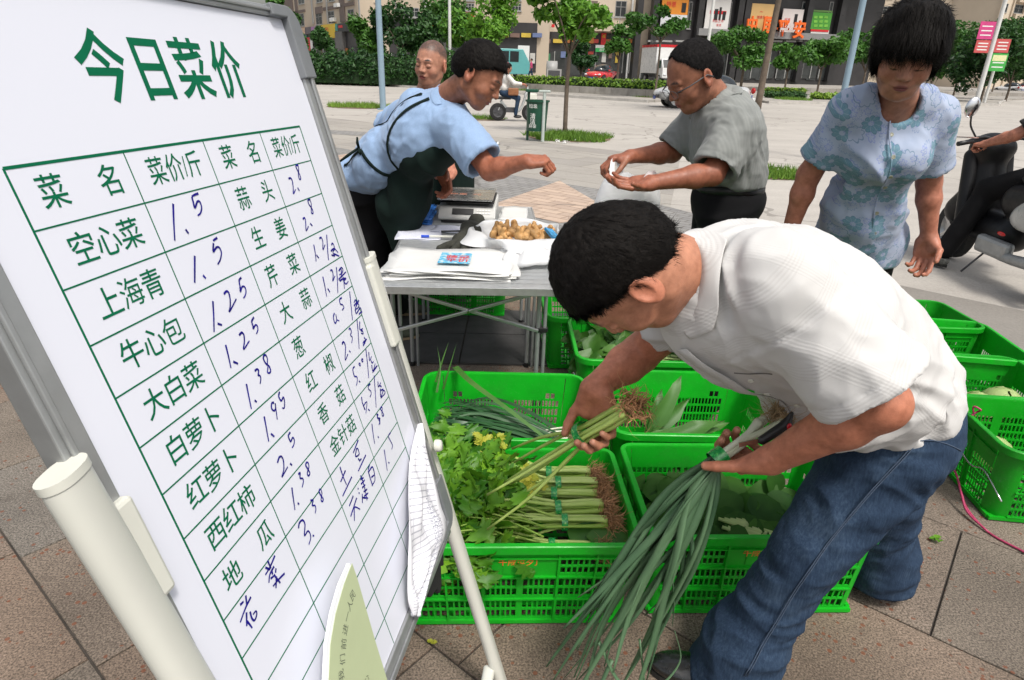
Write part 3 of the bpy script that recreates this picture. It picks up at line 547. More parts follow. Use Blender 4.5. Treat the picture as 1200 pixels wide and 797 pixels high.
def wire(pts, r=.0025, name='wire_handle', parent=None):
    return MB().tube(smooth3(pts, 4), r, 6).build(name, M_chrome, parent, smooth=True)
def smooth3(p, n=4):
    p = [Vector(a) for a in p]
    if len(p) < 3: return p
    q = [p[0] * 2 - p[1]] + p + [p[-1] * 2 - p[-2]]; out = []
    for i in range(1, len(q) - 2):
        for k in range(n):
            t = k / n; out.append(.5 * ((2 * q[i]) + (-q[i - 1] + q[i + 1]) * t + (2 * q[i - 1] - 5 * q[i] + 4 * q[i + 1] - q[i + 2]) * t * t + (-q[i - 1] + 3 * q[i] - 3 * q[i + 1] + q[i + 2]) * t ** 3))
    return out + [p[-1]]
HB = .285
cr_slat = make_crate('vegetable_crate', .625, .455, HB, 'slat', M_gp)
cr_solid = make_crate('vegetable_crate', .625, .50, HB, 'solid', M_gp)
cr_mesh = make_crate('vegetable_crate', .60, .42, HB, 'mesh', M_gp2)
GC = 'green plastic vegetable crates'
def place(src, loc, rz, label, first=False, s=1.0):
    if first: o = src
    else: o = copy_tree(src)
    o.location = loc; o.rotation_euler = (0, 0, math.radians(rz)); o.scale = (s, s, s) if not isinstance(s, tuple) else s
    o['label'] = label; o['category'] = 'crate'; o['group'] = GC
    if 'hy' in o: pass
    return o
cA = place(cr_slat, (.030, 1.585, .012), 3.0, 'slatted green crate full of celery bunches, nearest the price board', True)
cC = place(cr_slat, (.702, 1.650, .012), 2.6, 'slatted green crate of dark cabbage leaves in front of the stooping man\'s legs')
cB = place(cr_solid, (-.022, 2.130, .012), 1.0, 'green crate of flat garlic chives between the celery crate and the table', True)
cD = place(cr_solid, (.672, 2.195, .012), 1.2, 'green crate with a few long pointed lettuce leaves under the man\'s chest')
cE = place(cr_solid, (.600, 2.800, .012), 1.0, 'green crate heaped with leafy greens below the stooping man\'s upper arm')
cF = place(cr_mesh, (.480, 3.290, .012), 3.5, 'mesh-sided green crate partly hidden behind the stooping man\'s head', True, (1.05, 1.1, 1))
cG = place(cr_mesh, (-.345, 3.985, .012), 1.0, 'mesh-sided green crate standing on the dark slabs behind the table legs')
cH = place(cr_mesh, (2.10, 3.28, .012), 0.0, 'small corner of a green crate at the back of the right-hand row')
cI = place(cr_solid, (2.08, 2.955, .012), -8, 'empty green crate with an open grip hole in its far wall')
cJ = place(cr_mesh, (1.96, 2.52, .012), -4, 'green crate holding a pale cabbage in the right-hand row')
cK = place(cr_mesh, (2.02, 2.07, .012), -6, 'nearest green crate of the right-hand row, tied with pink string')
# ================================================================== signed-distance modelling for bodies and clothes
def _len(a): return np.sqrt((a * a).sum(-1))
class S:
    """list of primitives blended smoothly; meshed with surface nets"""
    def __init__(s, k=.02): s.p = []; s.k = k
    def cone(s, a, b, r1, r2, k=None, op='u'): s.p.append(('c', np.array(a, float), np.array(b, float), r1, r2, s.k if k is None else k, op)); return s
    def ell(s, c, r, R=None, k=None, op='u'):
        R = np.eye(3) if R is None else np.array(R)[:3, :3]; s.p.append(('e', np.array(c, float), np.array(r, float), R, None, s.k if k is None else k, op)); return s
    def plane(s, c, n, k=.004): s.p.append(('p', np.array(c, float), np.array(Vector(n).normalized()), None, None, k, 's')); return s
    def chain(s, pts, rs, k=None):
        for i in range(len(pts) - 1): s.cone(pts[i], pts[i + 1], rs[i], rs[i + 1], k)
        return s
    def bounds(s, m=.03):
        lo = np.full(3, 1e9); hi = -lo
        for q in s.p:
            if q[6] != 'u': continue
            if q[0] == 'c':
                for c, r in ((q[1], q[3]), (q[2], q[4])): lo = np.minimum(lo, c - r); hi = np.maximum(hi, c + r)
            elif q[0] == 'e': r = q[2].max(); e = np.sqrt(((q[3] * q[2]) ** 2).sum(1)); lo = np.minimum(lo, q[1] - e); hi = np.maximum(hi, q[1] + e)
        return lo - m, hi + m
    def __call__(s, P, clo=None, chi=None):
        d = np.full(P.shape[:-1], 1e3, np.float32)
        for q in s.p:
            if q[0] == 'c':
                if clo is not None and q[6] == 'u':
                    lo = np.minimum(q[1] - q[3], q[2] - q[4]) - .06; hi = np.maximum(q[1] + q[3], q[2] + q[4]) + .06
                    if (lo > chi).any() or (hi < clo).any(): continue
                ab = q[2] - q[1]; pa = P - q[1].astype(np.float32); h = np.clip((pa @ ab.astype(np.float32)) / max(1e-12, float(ab @ ab)), 0, 1)
                e = _len(pa - h[..., None] * ab.astype(np.float32)) - (q[3] + (q[4] - q[3]) * h)
            elif q[0] == 'e':
                pa = (P - q[1].astype(np.float32)) @ q[3].astype(np.float32); r = q[2].astype(np.float32)
                k0 = _len(pa / r); k1 = _len(pa / (r * r)); e = k0 * (k0 - 1) / np.maximum(k1, 1e-6)
            elif q[0] == 'f': e = q[1](P)
            else: e = (P - q[1].astype(np.float32)) @ q[2].astype(np.float32)
            k = q[5]; op = q[6]
            if op == 'u':
                if k > 0: h = np.clip(.5 + .5 * (e - d) / k, 0, 1); d = e * (1 - h) + d * h - k * h * (1 - h)
                else: d = np.minimum(d, e)
            else:                                   # 's' subtract region where e>0 for planes, inside for solids
                e2 = e if q[0] == 'p' else -e
                h = np.clip(.5 - .5 * (e2 - d) / max(k, 1e-6) * -1, 0, 1) if False else None
                m = np.maximum(d, e2); kk = max(k, 1e-6); g = np.maximum(kk - np.abs(d - e2), 0) / kk; d = m + g * g * kk * .25
        return d.astype(np.float32)
def surface_nets(f, lo, hi, h):
    lo = np.asarray(lo, float); hi = np.asarray(hi, float); n = np.maximum(np.ceil((hi - lo) / h).astype(int) + 1, 3)
    ax = [lo[i] + h * np.arange(n[i]) for i in range(3)]
    D = np.empty(tuple(n), np.float32); step = max(1, int(900000 / (n[1] * n[2])))
    for i in range(0, n[0], step):
        P = np.stack(np.meshgrid(ax[0][i:i + step], ax[1], ax[2], indexing='ij'), -1).astype(np.float32)
        D[i:i + step] = f(P, P[0, 0, 0], P[-1, -1, -1])
    I = D < 0; cnt = np.zeros(tuple(n - 1), np.int8); acc = np.zeros(tuple(n - 1) + (3,), np.float32); num = np.zeros(tuple(n - 1), np.float32)
    cor = [(a, b, c) for a in (0, 1) for b in (0, 1) for c in (0, 1)]
    def sl(o): return tuple(slice(o[i], n[i] - 1 + o[i]) for i in range(3))
    for a in cor:
        for d in range(3):
            if a[d]: continue
            b = list(a); b[d] = 1; b = tuple(b); da = D[sl(a)]; db = D[sl(b)]; x = (da < 0) != (db < 0)
            den = da - db; t = np.where(x, da / np.where(den == 0, 1, den), 0)
            for e in range(3): acc[..., e] += np.where(x, a[e] + (t if e == d else 0), 0)
            num += x
    act = num > 0; idx = -np.ones(act.shape, np.int64); idx[act] = np.arange(act.sum())
    pos = acc[act] / num[act][:, None]; ijk = np.argwhere(act); v = lo + (ijk + pos) * h
    fs = []
    for d in range(3):
        a, b = (d + 1) % 3, (d + 2) % 3; s0 = [slice(None)] * 3; s1 = [slice(None)] * 3; s0[d] = slice(0, -1); s1[d] = slice(1, None)
        I0 = I[tuple(s0)]; I1 = I[tuple(s1)]; x = I0 != I1; q = np.argwhere(x); q = q[(q[:, a] > 0) & (q[:, b] > 0) & (q[:, a] < n[a] - 1) & (q[:, b] < n[b] - 1)]
        if not len(q): continue
        def at(da, db): w = q.copy(); w[:, a] += da; w[:, b] += db; return idx[w[:, 0], w[:, 1], w[:, 2]]
        f4 = np.stack([at(-1, -1), at(0, -1), at(0, 0), at(-1, 0)], 1); fl = ~I0[q[:, 0], q[:, 1], q[:, 2]]; f4[fl] = f4[fl][:, ::-1]; fs.append(f4)
    F4 = np.concatenate(fs) if fs else np.zeros((0, 4), int); F4 = F4[(F4 >= 0).all(1)]
    return v, F4
def normals(f, v, e=.002):
    g = np.zeros_like(v)
    for i in range(3):
        d = np.zeros(3); d[i] = e; g[:, i] = f((v + d).astype(np.float32)) - f((v - d).astype(np.float32))
    return g / np.maximum(_len(g)[:, None], 1e-9)
_perm = np.random.default_rng(3).random(4096).astype(np.float32)
def vnoise(p):
    p = np.asarray(p); i = np.floor(p).astype(np.int64); f = p - i; f = f * f * (3 - 2 * f); r = 0
    for a in (0, 1):
        for b in (0, 1):
            for c in (0, 1):
                hsh = ((i[..., 0] + a) * 73856093 ^ (i[..., 1] + b) * 19349663 ^ (i[..., 2] + c) * 83492791) & 4095
                r = r + _perm[hsh] * (f[..., 0] if a else 1 - f[..., 0]) * (f[..., 1] if b else 1 - f[..., 1]) * (f[..., 2] if c else 1 - f[..., 2])
    return r * 2 - 1
def fbm(p, o=3): return sum(vnoise(p * 2 ** i + i * 7.3) * .5 ** i for i in range(o))
def sdf_obj(name, f, mat_, parent, h=.008, boxes=None, disp=None, col=None, m=.03, base=None):
    """mesh one SDF, optionally with finer boxes, then displace along normals"""
    vs = []; fs = []; n = 0; done = []
    for (lo, hi, hh) in (boxes or [(*f.bounds(m), h)]):
        v, F = surface_nets(f, lo, hi, hh)
        for (l2, h2, _h2) in done:
            ins = ((v > np.array(l2) + hh * .8) & (v < np.array(h2) - hh * .8)).all(1); F = F[~ins[F].all(1)]
        done.append((lo, hi, hh))
        if len(v): vs.append(v); fs.append(F + n); n += len(v)
    v = np.concatenate(vs); F = np.concatenate(fs)
    for _ in range(1):
        N = normals(f, v); v = v - N * f(v.astype(np.float32))[:, None] * .8
    if disp is not None: v = v + N * disp(v)[:, None]
    c = col(v) if col is not None else None
    if base is not None: v = v - np.array(base)
    return np_mesh(name, v, F, mat_, parent, True, c)
def basis(fwd, up):
    f_ = Vector(fwd).normalized(); u = Vector(up); u = (u - f_ * u.dot(f_)).normalized(); r = f_.cross(u)      # x right, y forward, z up
    return Matrix((r, f_, u)).transposed()
def skin_mat(name, base, rough=.5, spec=.45):
    k = NT(name); t = k.n('VertexColor'); t.layer_name = 'tint'; g = k.coord('Object')
    n = k.noise(g, 45, 5, .6); c = k.mix(1.0, t.outputs[0], k.ramp(n, [(.3, (.74, .66, .62)), (.7, (1.18, 1.14, 1.12))]), 'MULTIPLY')
    k.l(c, k.b.inputs['Base Color']); k.l(k.ramp(k.noise(g, 70, 3), [(.3, rough - .1), (.7, rough + .1)]), k.b.inputs['Roughness'])
    k.set(Specular_IOR_Level=spec, Subsurface_Weight=.06, Subsurface_Scale=.6); k.b.inputs['Subsurface Radius'].default_value = (.010, .004, .002)
    k.bump(k.noise(g, 330, 5, .75), .5, .0014); return k.m
M_skin = skin_mat('tanned_skin', None)
SK_A = np.array((.43, .200, .122)); SK_B = np.array((.31, .135, .080)); SK_C = np.array((.42, .210, .140)); SK_D = np.array((.33, .160, .105))
def T(R, o, p): return np.array(R @ Vector(p) + Vector(o))
def head_prims(f, o, R, s=1.0, ear=True, mouth=0.0):
    """o = centre of head at eye level, R basis (x right, y forward, z up)"""
    t = lambda *p: T(R, o, Vector(p) * s); Rm = np.array(R)
    f.ell(t(0, -.012, .030), np.array((.074, .094, .088)) * s, Rm, .01)
    f.ell(t(0, .020, -.022), np.array((.062, .068, .080)) * s, Rm, .03)
    f.ell(t(0, .052, -.075), np.array((.034, .030, .030)) * s, Rm, .03)
    f.ell(t(0, .060, -.092), np.array((.018, .018, .015)) * s, Rm, .02)
    for sg in (-1, 1):
        f.ell(t(sg * .038, .052, -.030), np.array((.026, .026, .026)) * s, Rm, .02)
        f.cone(t(sg * .050, -.005, -.060), t(sg * .028, .050, -.085), .014 * s, .014 * s, .025)
        f.cone(t(sg * .010, .082, .024), t(sg * .038, .072, .022), .010 * s, .009 * s, .012)
    for sg in (-1, 1):
        f.ell(t(sg * .031, .094, .004), np.array((.019, .014, .012)) * s, Rm, .012, 's')
        f.ell(t(sg * .031, .073, .001), np.array((.0165, .0135, .0120)) * s, Rm, .004)
    f.cone(t(0, .084, .012), t(0, .101, -.022), .0075 * s, .0105 * s, .012)
    for sg in (-1, 1): f.ell(t(sg * .0125, .091, -.026), np.array((.0085, .011, .0085)) * s, Rm, .007)
    for sg in (-1, 1): f.ell(t(sg * .0075, .0995, -.034), np.array((.004, .006, .0035)) * s, Rm, .003, 's')
    f.ell(t(0, .079, -.050), np.array((.026, .013, .016)) * s, Rm, .012)
    f.ell(t(0, .088, -.0515), np.array((.021, .009, .0052)) * s, Rm, .004)
    f.ell(t(0, .085, -.0625), np.array((.018, .009, .0060)) * s, Rm, .004)
    f.ell(t(0, .098, -.0572), np.array((.020, .012, .0012 + .005 * mouth)) * s, Rm, .0025, 's')
    if ear:
        for sg in (-1, 1):
            Re = np.array(R @ Matrix.Rotation(sg * math.radians(-22), 3, 'Z') @ Matrix.Rotation(math.radians(8), 3, 'X'))
            f.ell(t(sg * .079, -.014, -.006), np.array((.0085, .021, .033)) * s, Re, .006)
            f.ell(t(sg * .088, -.011, .000), np.array((.007, .0125, .021)) * s, Re, .004, 's')
            f.ell(t(sg * .080, -.006, -.028), np.array((.006, .010, .010)) * s, Re, .006)
            f.ell(t(sg * .0835, .002, -.006), np.array((.003, .004, .006)) * s, Re, .004)
def head_col(v, o, R, sk, s=1.0, brow=1.0, stub=0.0, lip=(.30, .085, .07)):
    c = np.tile(sk, (len(v), 1)); L = (v - np.array(o)) @ np.array(R) / s; x, y, z = L.T; w = np.array(lip)
    def blend(m, k): m = np.clip(m, 0, 1)[:, None]; return c * (1 - m) + np.array(k) * m
    c = blend((1 - ((x / .021) ** 2 + ((z + .057) / .0105) ** 2)) * 3 * (y > .07), w)
    bz = .030 - ((np.abs(x) - .028) / .022) ** 2 * .006; m = (1 - ((np.abs(x) - .029) / .021) ** 2 - ((z - bz) / .0055) ** 2) * 2.2 * (y > .05); c = blend(m * brow * (.6 + .5 * vnoise(L * 500)), (.012, .009, .008))
    lz = -.006 - (1 - ((np.abs(x) - .031) / .015) ** 2) * .002; m = (1 - ((np.abs(x) - .031) / .0155) ** 2 - ((z - lz) / .0022) ** 2) * 3 * (y > .06); c = blend(m, (.012, .008, .007))
    m = np.exp(-(((np.abs(x) - .04) / .02) ** 2 + ((z + .03) / .018) ** 2)) * .25 * (y > .03); c = blend(m, sk * (1.1, .75, .7))
    m = (np.abs(x) > .075) * .35; c = blend(m, sk * (1.15, .7, .62))
    m = stub * (.80 + .2 * vnoise(L * 300)) * np.clip((z - .045 + np.clip(y, -1, .09) * -.35) / .02 + (y < .02) * .6, 0, 1) * (z > -.03); c = blend(m, (.040, .034, .032))
    return c
def nails(v, c, tips):
    for p in tips:
        m = np.clip(1.6 - _len(v - np.array(p)) / .0075, 0, 1)[:, None] * .55; c = c * (1 - m) + np.array((.50, .27, .20)) * m
    return c
def neck_prims(f, o, R, base, r=.056, s=1.0):
    f.cone(T(R, o, (0, -.022 * s, -.045 * s)), base, r * s * .96, r * 1.08 * s, .03)
def hand_prims(f, wrist, d, palm, side, curl=(.5, .5, .5, .5), thumb=(.5, .4), s=1.0, spread=.06, k=.006, bent=None):
    """d: direction wrist->knuckles, palm: palm normal, side=+1 right hand, -1 left; curl in radians per joint"""
    y = Vector(d).normalized(); z = Vector(palm); z = (z - y * z.dot(y)).normalized(); x = y.cross(z) * side      # x points to the thumb side
    w = Vector(wrist); tips = []
    P = lambda a, b, c: w + (x * a + y * b + z * c) * s
    f.ell(P(0, .045, .0), np.array((.040, .052, .0155)) * s, np.array(Matrix((x, y, z)).transposed()), .014)
    f.cone(P(.010, .005, 0), P(-.008, .01, 0), .022 * s, .021 * s, .02)
    f.cone(P(.025, .020, .006), P(.034, .050, .010), .018 * s, .014 * s, .015)
    f.cone(P(-.028, .020, .004), P(-.030, .065, .003), .014 * s, .012 * s, .015)
    ln = [(.040, .024, .020), (.044, .028, .021), (.041, .026, .020), (.032, .019, .018)]; xs = [.029, .009, -.011, -.030]; ys = [.087, .091, .087, .079]
    for i in range(4):
        a = P(xs[i], ys[i] - .012, .0); dirv = (y + x * spread * (1.5 - i)).normalized(); ang = 0; axis = x; r = (.0095, .0098, .0093, .0082)[i] * s; c0 = curl[i] if isinstance(curl, (list, tuple)) else curl
        p = a; rr = r * 1.08
        for j in range(3):
            ang += c0 * (.8, 1.15, .8)[j]; dv = (dirv * math.cos(ang) + z * math.sin(ang)).normalized(); q = p + dv * (ln[i][j] + (.012 if j == 0 else 0)) * s
            f.cone(p, q, rr, rr * .9, k * .6 if j == 0 else .003); p = q; rr *= .92
        tips.append(p)
    t0 = P(.030, .022, .006); td = (x * .85 + y * .65 + z * thumb[0]).normalized(); t1 = t0 + td * .038 * s; td2 = (td * math.cos(thumb[1]) + (z * .75 + y * .6 - x * .5).normalized() * math.sin(thumb[1])).normalized(); t2 = t1 + td2 * .030 * s; td3 = (td2 * .8 + (z * .5 + y * .8).normalized() * thumb[1] * .8).normalized(); t3 = t2 + td3 * .022 * s
    f.cone(t0, t1, .0145 * s, .0118 * s, .012); f.cone(t1, t2, .0115 * s, .0105 * s, .003); f.cone(t2, t3, .0105 * s, .0088 * s, .003); tips.append(t3)
    return tips
def arm_prims(f, sh, el, wr, s=1.0, r=(.050, .043, .041, .027)):
    sh, el, wr = Vector(sh), Vector(el), Vector(wr)
    f.cone(sh, el, r[0] * s, r[1] * s, .02); m = el.lerp(wr, .3); f.cone(el, m, r[2] * s, r[2] * s * 1.04, .02); f.cone(m, wr, r[2] * s * 1.02, r[3] * s, .02)
def folds(v, c, d, n, amp, width, radius, seed=0):
    """soft irregular cloth folds: ridges running along d, following one another along n, fading out from the centre c"""
    c = np.array(c); d = Vector(d).normalized(); n = Vector(n); n = (n - d * n.dot(d)).normalized(); x = d.cross(n); q = v - c
    u, w, t = q @ np.array(n), q @ np.array(d), q @ np.array(x); wp = .35 * width * vnoise(v * 7 + seed)
    co = np.stack([(u + wp) / width + seed, w / (width * 4.5), t / (width * 3.0)], -1)
    r = 1 - 2.2 * np.abs(vnoise(co)); m = np.exp(-(q * q).sum(1) / (radius * radius)); return amp * m * r
def cloth_mat(name, col, lines=None, rough=.85, sheen=.3, bump=.35, scale=900, var=.08, col2=None, trans=0.0):
    k = NT(name); g = k.coord('Object'); w = k.n('TexWave'); w.inputs['Scale'].default_value = scale / 3; w.wave_type = 'BANDS'; w.bands_direction = 'Z'; k.l(g, w.inputs[0]); w2 = k.n('TexWave'); w2.inputs['Scale'].default_value = scale / 3; w2.bands_direction = 'X'; k.l(g, w2.inputs[0])
    h = k.math('ADD', w.outputs['Fac'], w2.outputs['Fac']); n = k.noise(g, 14, 5, .6)
    c = k.ramp(n, [(.3, tuple(x * (1 - var) for x in col)), (.7, tuple(min(1, x * (1 + var)) for x in col))])
    f2 = k.ramp(k.noise(g, 160, 4, .7), [(.3, .93), (.7, 1.05)]); c = k.mix(1.0, c, f2, 'MULTIPLY')
    k.l(c, k.b.inputs['Base Color']); k.set(Roughness=rough, Sheen_Weight=sheen, Specular_IOR_Level=.25)
    hh = k.math('ADD', k.math('MULTIPLY', h, .25), k.noise(g, 60, 6, .7))
    if lines: lw = k.n('TexWave'); lw.inputs['Scale'].default_value = lines; lw.bands_direction = 'DIAGONAL'; lw.inputs['Distortion'].default_value = 2; k.l(g, lw.inputs[0]); hh = k.math('ADD', hh, k.math('MULTIPLY', lw.outputs['Fac'], 1.5))
    k.bump(hh, bump, .0015); return k
def button(parent, p, n, r=.006, m=None):
    R = Vector(n).to_track_quat('Z', 'Y').to_matrix()
    return MB().lathe([(0, 0), (r, 0), (r, .0018), (r * .7, .0024), (r * .6, .0014), (0, .0014)], 12, p, R).build('button', m or M_plwhite, parent, smooth=True, auto=40)
# ================================================================== helper: world point on the sight line of photo pixel (px,py) at distance Y
CM = camo.matrix_world.to_3x3(); CP = Vector((0, 0, 1.45))
def at(px, py, Y):
    d = CM @ Vector(((px - 600) / 760.0, (398.5 - py) / 760.0, -1.0)); return CP + d * (Y / d.y)
def gr_(px, py, z=0.0):
    d = CM @ Vector(((px - 600) / 760.0, (398.5 - py) / 760.0, -1.0)); return CP + d * ((z - 1.45) / d.z)
# ================================================================== raised terrace, kerbs and far pavements
M_rw = mat('retaining_wall_stone', (.30, .28, .25), .85, .25, 2, .3, 30, world=True); M_kerbred = mat('brown_kerb', (.20, .11, .075), .85, .2, 3, world=True)
e0, e1 = Vector((*ab(-33, 35.3), 0)), Vector((*ab(-17.2, 35.3), 0))
q = MB(); P4 = [e0.to_2d(), e1.to_2d(), Vector((14, 60)), Vector((70, 78)), Vector((70, 180)), Vector((-80, 180)), Vector((-60, 62))]
q.prism([tuple(p) for p in P4], -.02, .42); tag(q.build('terrace', M_plaza), kind='structure')
rw = empty('retaining_wall', (0, 0, 0), label='low stone retaining wall under the clipped bright hedge', cat='wall')
N_ = 14
for i in range(N_):
    a = e0.lerp(e1, i / N_); b = e0.lerp(e1, (i + 1) / N_); d = (b - a).normalized(); MB().bar(a + d * .01 - Vector((.1, .13, -.24)), b - d * .01 - Vector((.1, .13, -.24)), .22, .48, (0, 0, 1)).build('coping_block' if False else 'stone_block', M_rw, rw)
def kerb(pts, w=.15, h=.12, m=None):
    q = MB()
    for a, b in zip(pts, pts[1:]): q.bar(Vector((*a, h / 2 - .01)), Vector((*b, h / 2 - .01)), w, h + .02, (0, 0, 1))
    return tag(q.build('kerb', m or M_kerb), kind='structure')
kerb([ab(-40, 30.9), ab(-17, 30.9)]); kerb([(13.7, 38.15), (22.9, 40.8), (27.9, 43.45), (31.8, 46.0), (34.5, 50), (41, 58.6)]); kerb([(-22, 48.6), (-3.0, 47.9)], .2, .15, M_kerbred)
q = MB(); q.prism([(-3.0, 47.6), (-22, 48.8), (-30, 62), (-60, 61), (-3, 56)][::-1], -.02, .09); tag(q.build('planting_bed', M_joint), kind='structure')
q = MB(); q.prism([(13.7, 38.25), (22.9, 40.9), (27.9, 43.55), (31.7, 46.1), (34.4, 50), (40.9, 58.7), (60, 77), (14.2, 59.5)], -.02, .10); tag(q.build('pavement', M_plaza), kind='structure')
q = MB(); q.prism([ab(-40, 31), ab(-17, 31), ab(-17, 35.2), ab(-40, 35.2)], -.02, .09); tag(q.build('pavement', M_plaza), kind='structure')
M_mark = mat('white_road_marking', (.6, .6, .58), .8, .1, 3, world=True)
for pts in ([(44, 58), (60, 62), (60.2, 61.6), (44.2, 57.6)], [(40, 52), (60, 55.5), (60.1, 55.1), (40.1, 51.6)]): tag(MB().add([(x, y, -.006) for x, y in pts], [(0, 1, 2, 3)]).build('road_marking', M_mark), kind='structure')
# ================================================================== foliage
M_tree = [leafmat('bright_tree_leaf', (.045, .16, .012), (.15, .33, .03), .5, .3, 1.2), leafmat('mid_tree_leaf', (.028, .10, .012), (.085, .22, .028), .5, .3, 1.0), leafmat('dark_tree_leaf', (.014, .055, .012), (.045, .125, .022), .5, .25, 1.0)]
M_bark = mat('grey_brown_bark', (.13, .10, .075), .9, .3, 6, .6, 25, dist=.01); M_hedge = leafmat('clipped_hedge_leaf', (.10, .22, .018), (.24, .38, .04), .5, .3, 1.5)
def leaf_mass(name, clumps, n, size, m, parent, seed=1, aspect=.55, base=(0, 0, 0), shell=.55):
    """clumps: (cx,cy,cz,rx,ry,rz); leaf-sized diamond faces scattered in them"""
    r = np.random.default_rng(seed); C_ = np.array(clumps, float); w = (C_[:, 3] * C_[:, 4] * C_[:, 5]) ** .66; k = r.choice(len(C_), n, p=w / w.sum()); u = r.normal(size=(n, 3)); u /= _len0(u); rad = (shell + (1 - shell) * r.random(n)) ** .8; rad *= 1 + .12 * r.normal(size=n)
    p = C_[k, :3] + u * rad[:, None] * C_[k, 3:]; nn = u * .6 + r.normal(0, .55, (n, 3)) + np.array([0, 0, .45]); nn /= _len0(nn); t = np.cross(nn, r.normal(size=(n, 3))); t /= _len0(t); b = np.cross(nn, t); s = size * r.uniform(.6, 1.35, (n, 1))
    v = np.stack([p - t * s, p + b * s * aspect - nn * s * .12, p + t * s, p - b * s * aspect - nn * s * .12], 1).reshape(-1, 3) - np.array(base); f = np.arange(n * 4).reshape(-1, 4); return np_mesh(name, v, f, m, parent, False)
def _len0(a): return np.sqrt((a * a).sum(-1))[:, None]
def tree(base, top, crown, mt, label, n=2600, size=.11, r0=.08, lean=(0, 0), group='trees around the square', seed=1, clumps=None, name='street_tree', forks=5, spars=1.0):
    """base (x,y,z), top = height where limbs start, crown = (cx,cy,cz,rx,ry,rz)"""
    r = random.Random(seed); base = Vector(base); root = empty(name, base, label=label, cat='tree', group=group); cc = Vector(crown[:3]) - base; cr = crown[3:]
    tp = Vector((lean[0], lean[1], top)); q = MB(); q.tube(smooth3([(0, 0, -.05), tp * .5 + Vector((r.uniform(-.03, .03), 0, 0)), tp], 4), [r0 * 1.25, r0 * 1.0, r0 * .97, r0 * .93, r0 * .9, r0 * .86, r0 * .83, r0 * .8, r0 * .78], 8); q.build('trunk', M_bark, root, smooth=True)
    cl = []
    for i in range(forks):
        a = 2 * PI * i / forks + r.uniform(-.4, .4); e = cc + Vector((cr[0] * .72 * math.cos(a), cr[1] * .72 * math.sin(a), cr[2] * r.uniform(-.35, .75))); MB().tube(smooth3([tp - Vector((0, 0, .05)), tp.lerp(e, .5) + Vector((0, 0, cr[2] * .12)), e], 3), [r0 * .55, r0 * .12], 5).build('limb', M_bark, root, smooth=True)
        for k in range(3): t = r.uniform(.55, 1.05); p = tp.lerp(e, t); s = r.uniform(.26, .42) * spars; cl.append((p.x + r.uniform(-.2, .2) * cr[0], p.y + r.uniform(-.2, .2) * cr[1], p.z + r.uniform(-.1, .25) * cr[2], cr[0] * s, cr[1] * s, cr[2] * s * .8))
    for k in range(4): cl.append((cc.x + r.uniform(-.45, .45) * cr[0], cc.y, cc.z + r.uniform(-.3, .8) * cr[2], cr[0] * .35 * spars, cr[1] * .35 * spars, cr[2] * .3 * spars))
    leaf_mass('crown', cl, n, size, mt, root, seed); return root
def tree_px(px, yb, Y, ytop_trunk, cx, cy, rx, ry, mt, label, **k):
    z = k.pop('z', 0.0); b = at(px, yb, Y); b.z = z; c = at(cx, cy, Y); s = Y * 1.04 / 760; t = at(px, ytop_trunk, Y).z; k.setdefault('n', int(900 + rx * ry * 2.0)); k.setdefault('size', .055 + .0022 * Y); return tree(b, t - z, (c.x, c.y, c.z, rx * s, min(rx, ry) * s, ry * s), mt, label, **k)
T_ = tree_px
T_(662, 157, 16.2, 62, 664, 22, 50, 40, M_tree[0], 'slender young tree with bright leaves in the round grass patch behind the bin', r0=.055, seed=3, n=2500, size=.085, spars=.72, z=0)
T_(679, 111, 44, 86, 682, 68, 17, 17, M_tree[2], 'small dark round-headed tree left of the red car', r0=.06, seed=4, z=.09)
T_(723, 95, 57, 70, 723, 52, 14, 18, M_tree[1], 'small ball-crowned tree right of the red car', r0=.1, seed=5, z=.42)
T_(767, 115, 38, 48, 776, 30, 36, 26, M_tree[1], 'thin sparse young tree in front of the white truck', r0=.06, seed=6, spars=.62, n=1500, z=.09)
T_(868, 103, 56, 78, 866, 60, 34, 25, M_tree[1], 'spreading tree below the orange sign letters', r0=.12, seed=7, z=.10, n=3200)
T_(886, 135, 26.5, -60, 915, -95, 90, 60, M_tree[1], 'tall leaning trunk behind the older man, its crown above the view', r0=.13, seed=8, lean=(.2, 0), n=3000, size=.12)
T_(921, 96, 60, 84, 921, 68, 15, 14, M_tree[1], 'small round tree just right of the leaning trunk', r0=.09, seed=9, z=.10)
T_(958, 105, 54, 82, 962, 62, 27, 24, M_tree[1], 'tree left of the blue grey lamp post beside the woman', r0=.09, seed=10, z=.10, n=2800)
T_(1010, 104, 58, 84, 1008, 66, 26, 24, M_tree[1], 'tree right of the blue grey lamp post beside the woman', r0=.09, seed=11, z=.10, n=2600)
for i, (px, yb, Y, cx, cy, rx, ry, mi, lb) in enumerate([(1118, 108, 62, 1112, 66, 24, 34, 1, 'leafy tree right behind the woman\'s hair'), (1150, 116, 50, 1147, 78, 24, 36, 2, 'dense tree behind the pole with coloured banners'), (1180, 112, 56, 1178, 62, 26, 34, 2, 'dark tree at the right edge of the picture'), (1163, 105, 75, 1160, 45, 36, 18, 2, 'tall tree showing between the banner pole and right edge'), (1090, 104, 70, 1086, 72, 20, 20, 1, 'pale green tree showing left of the banner pole'), (1205, 108, 90, 1205, 80, 26, 16, 2, 'distant tree cut by the right edge')]):
    T_(px, yb, Y, yb - 14, cx, cy, rx, ry, M_tree[mi], lb, r0=.09, seed=20 + i, z=.08, n=3000, spars=1.25)
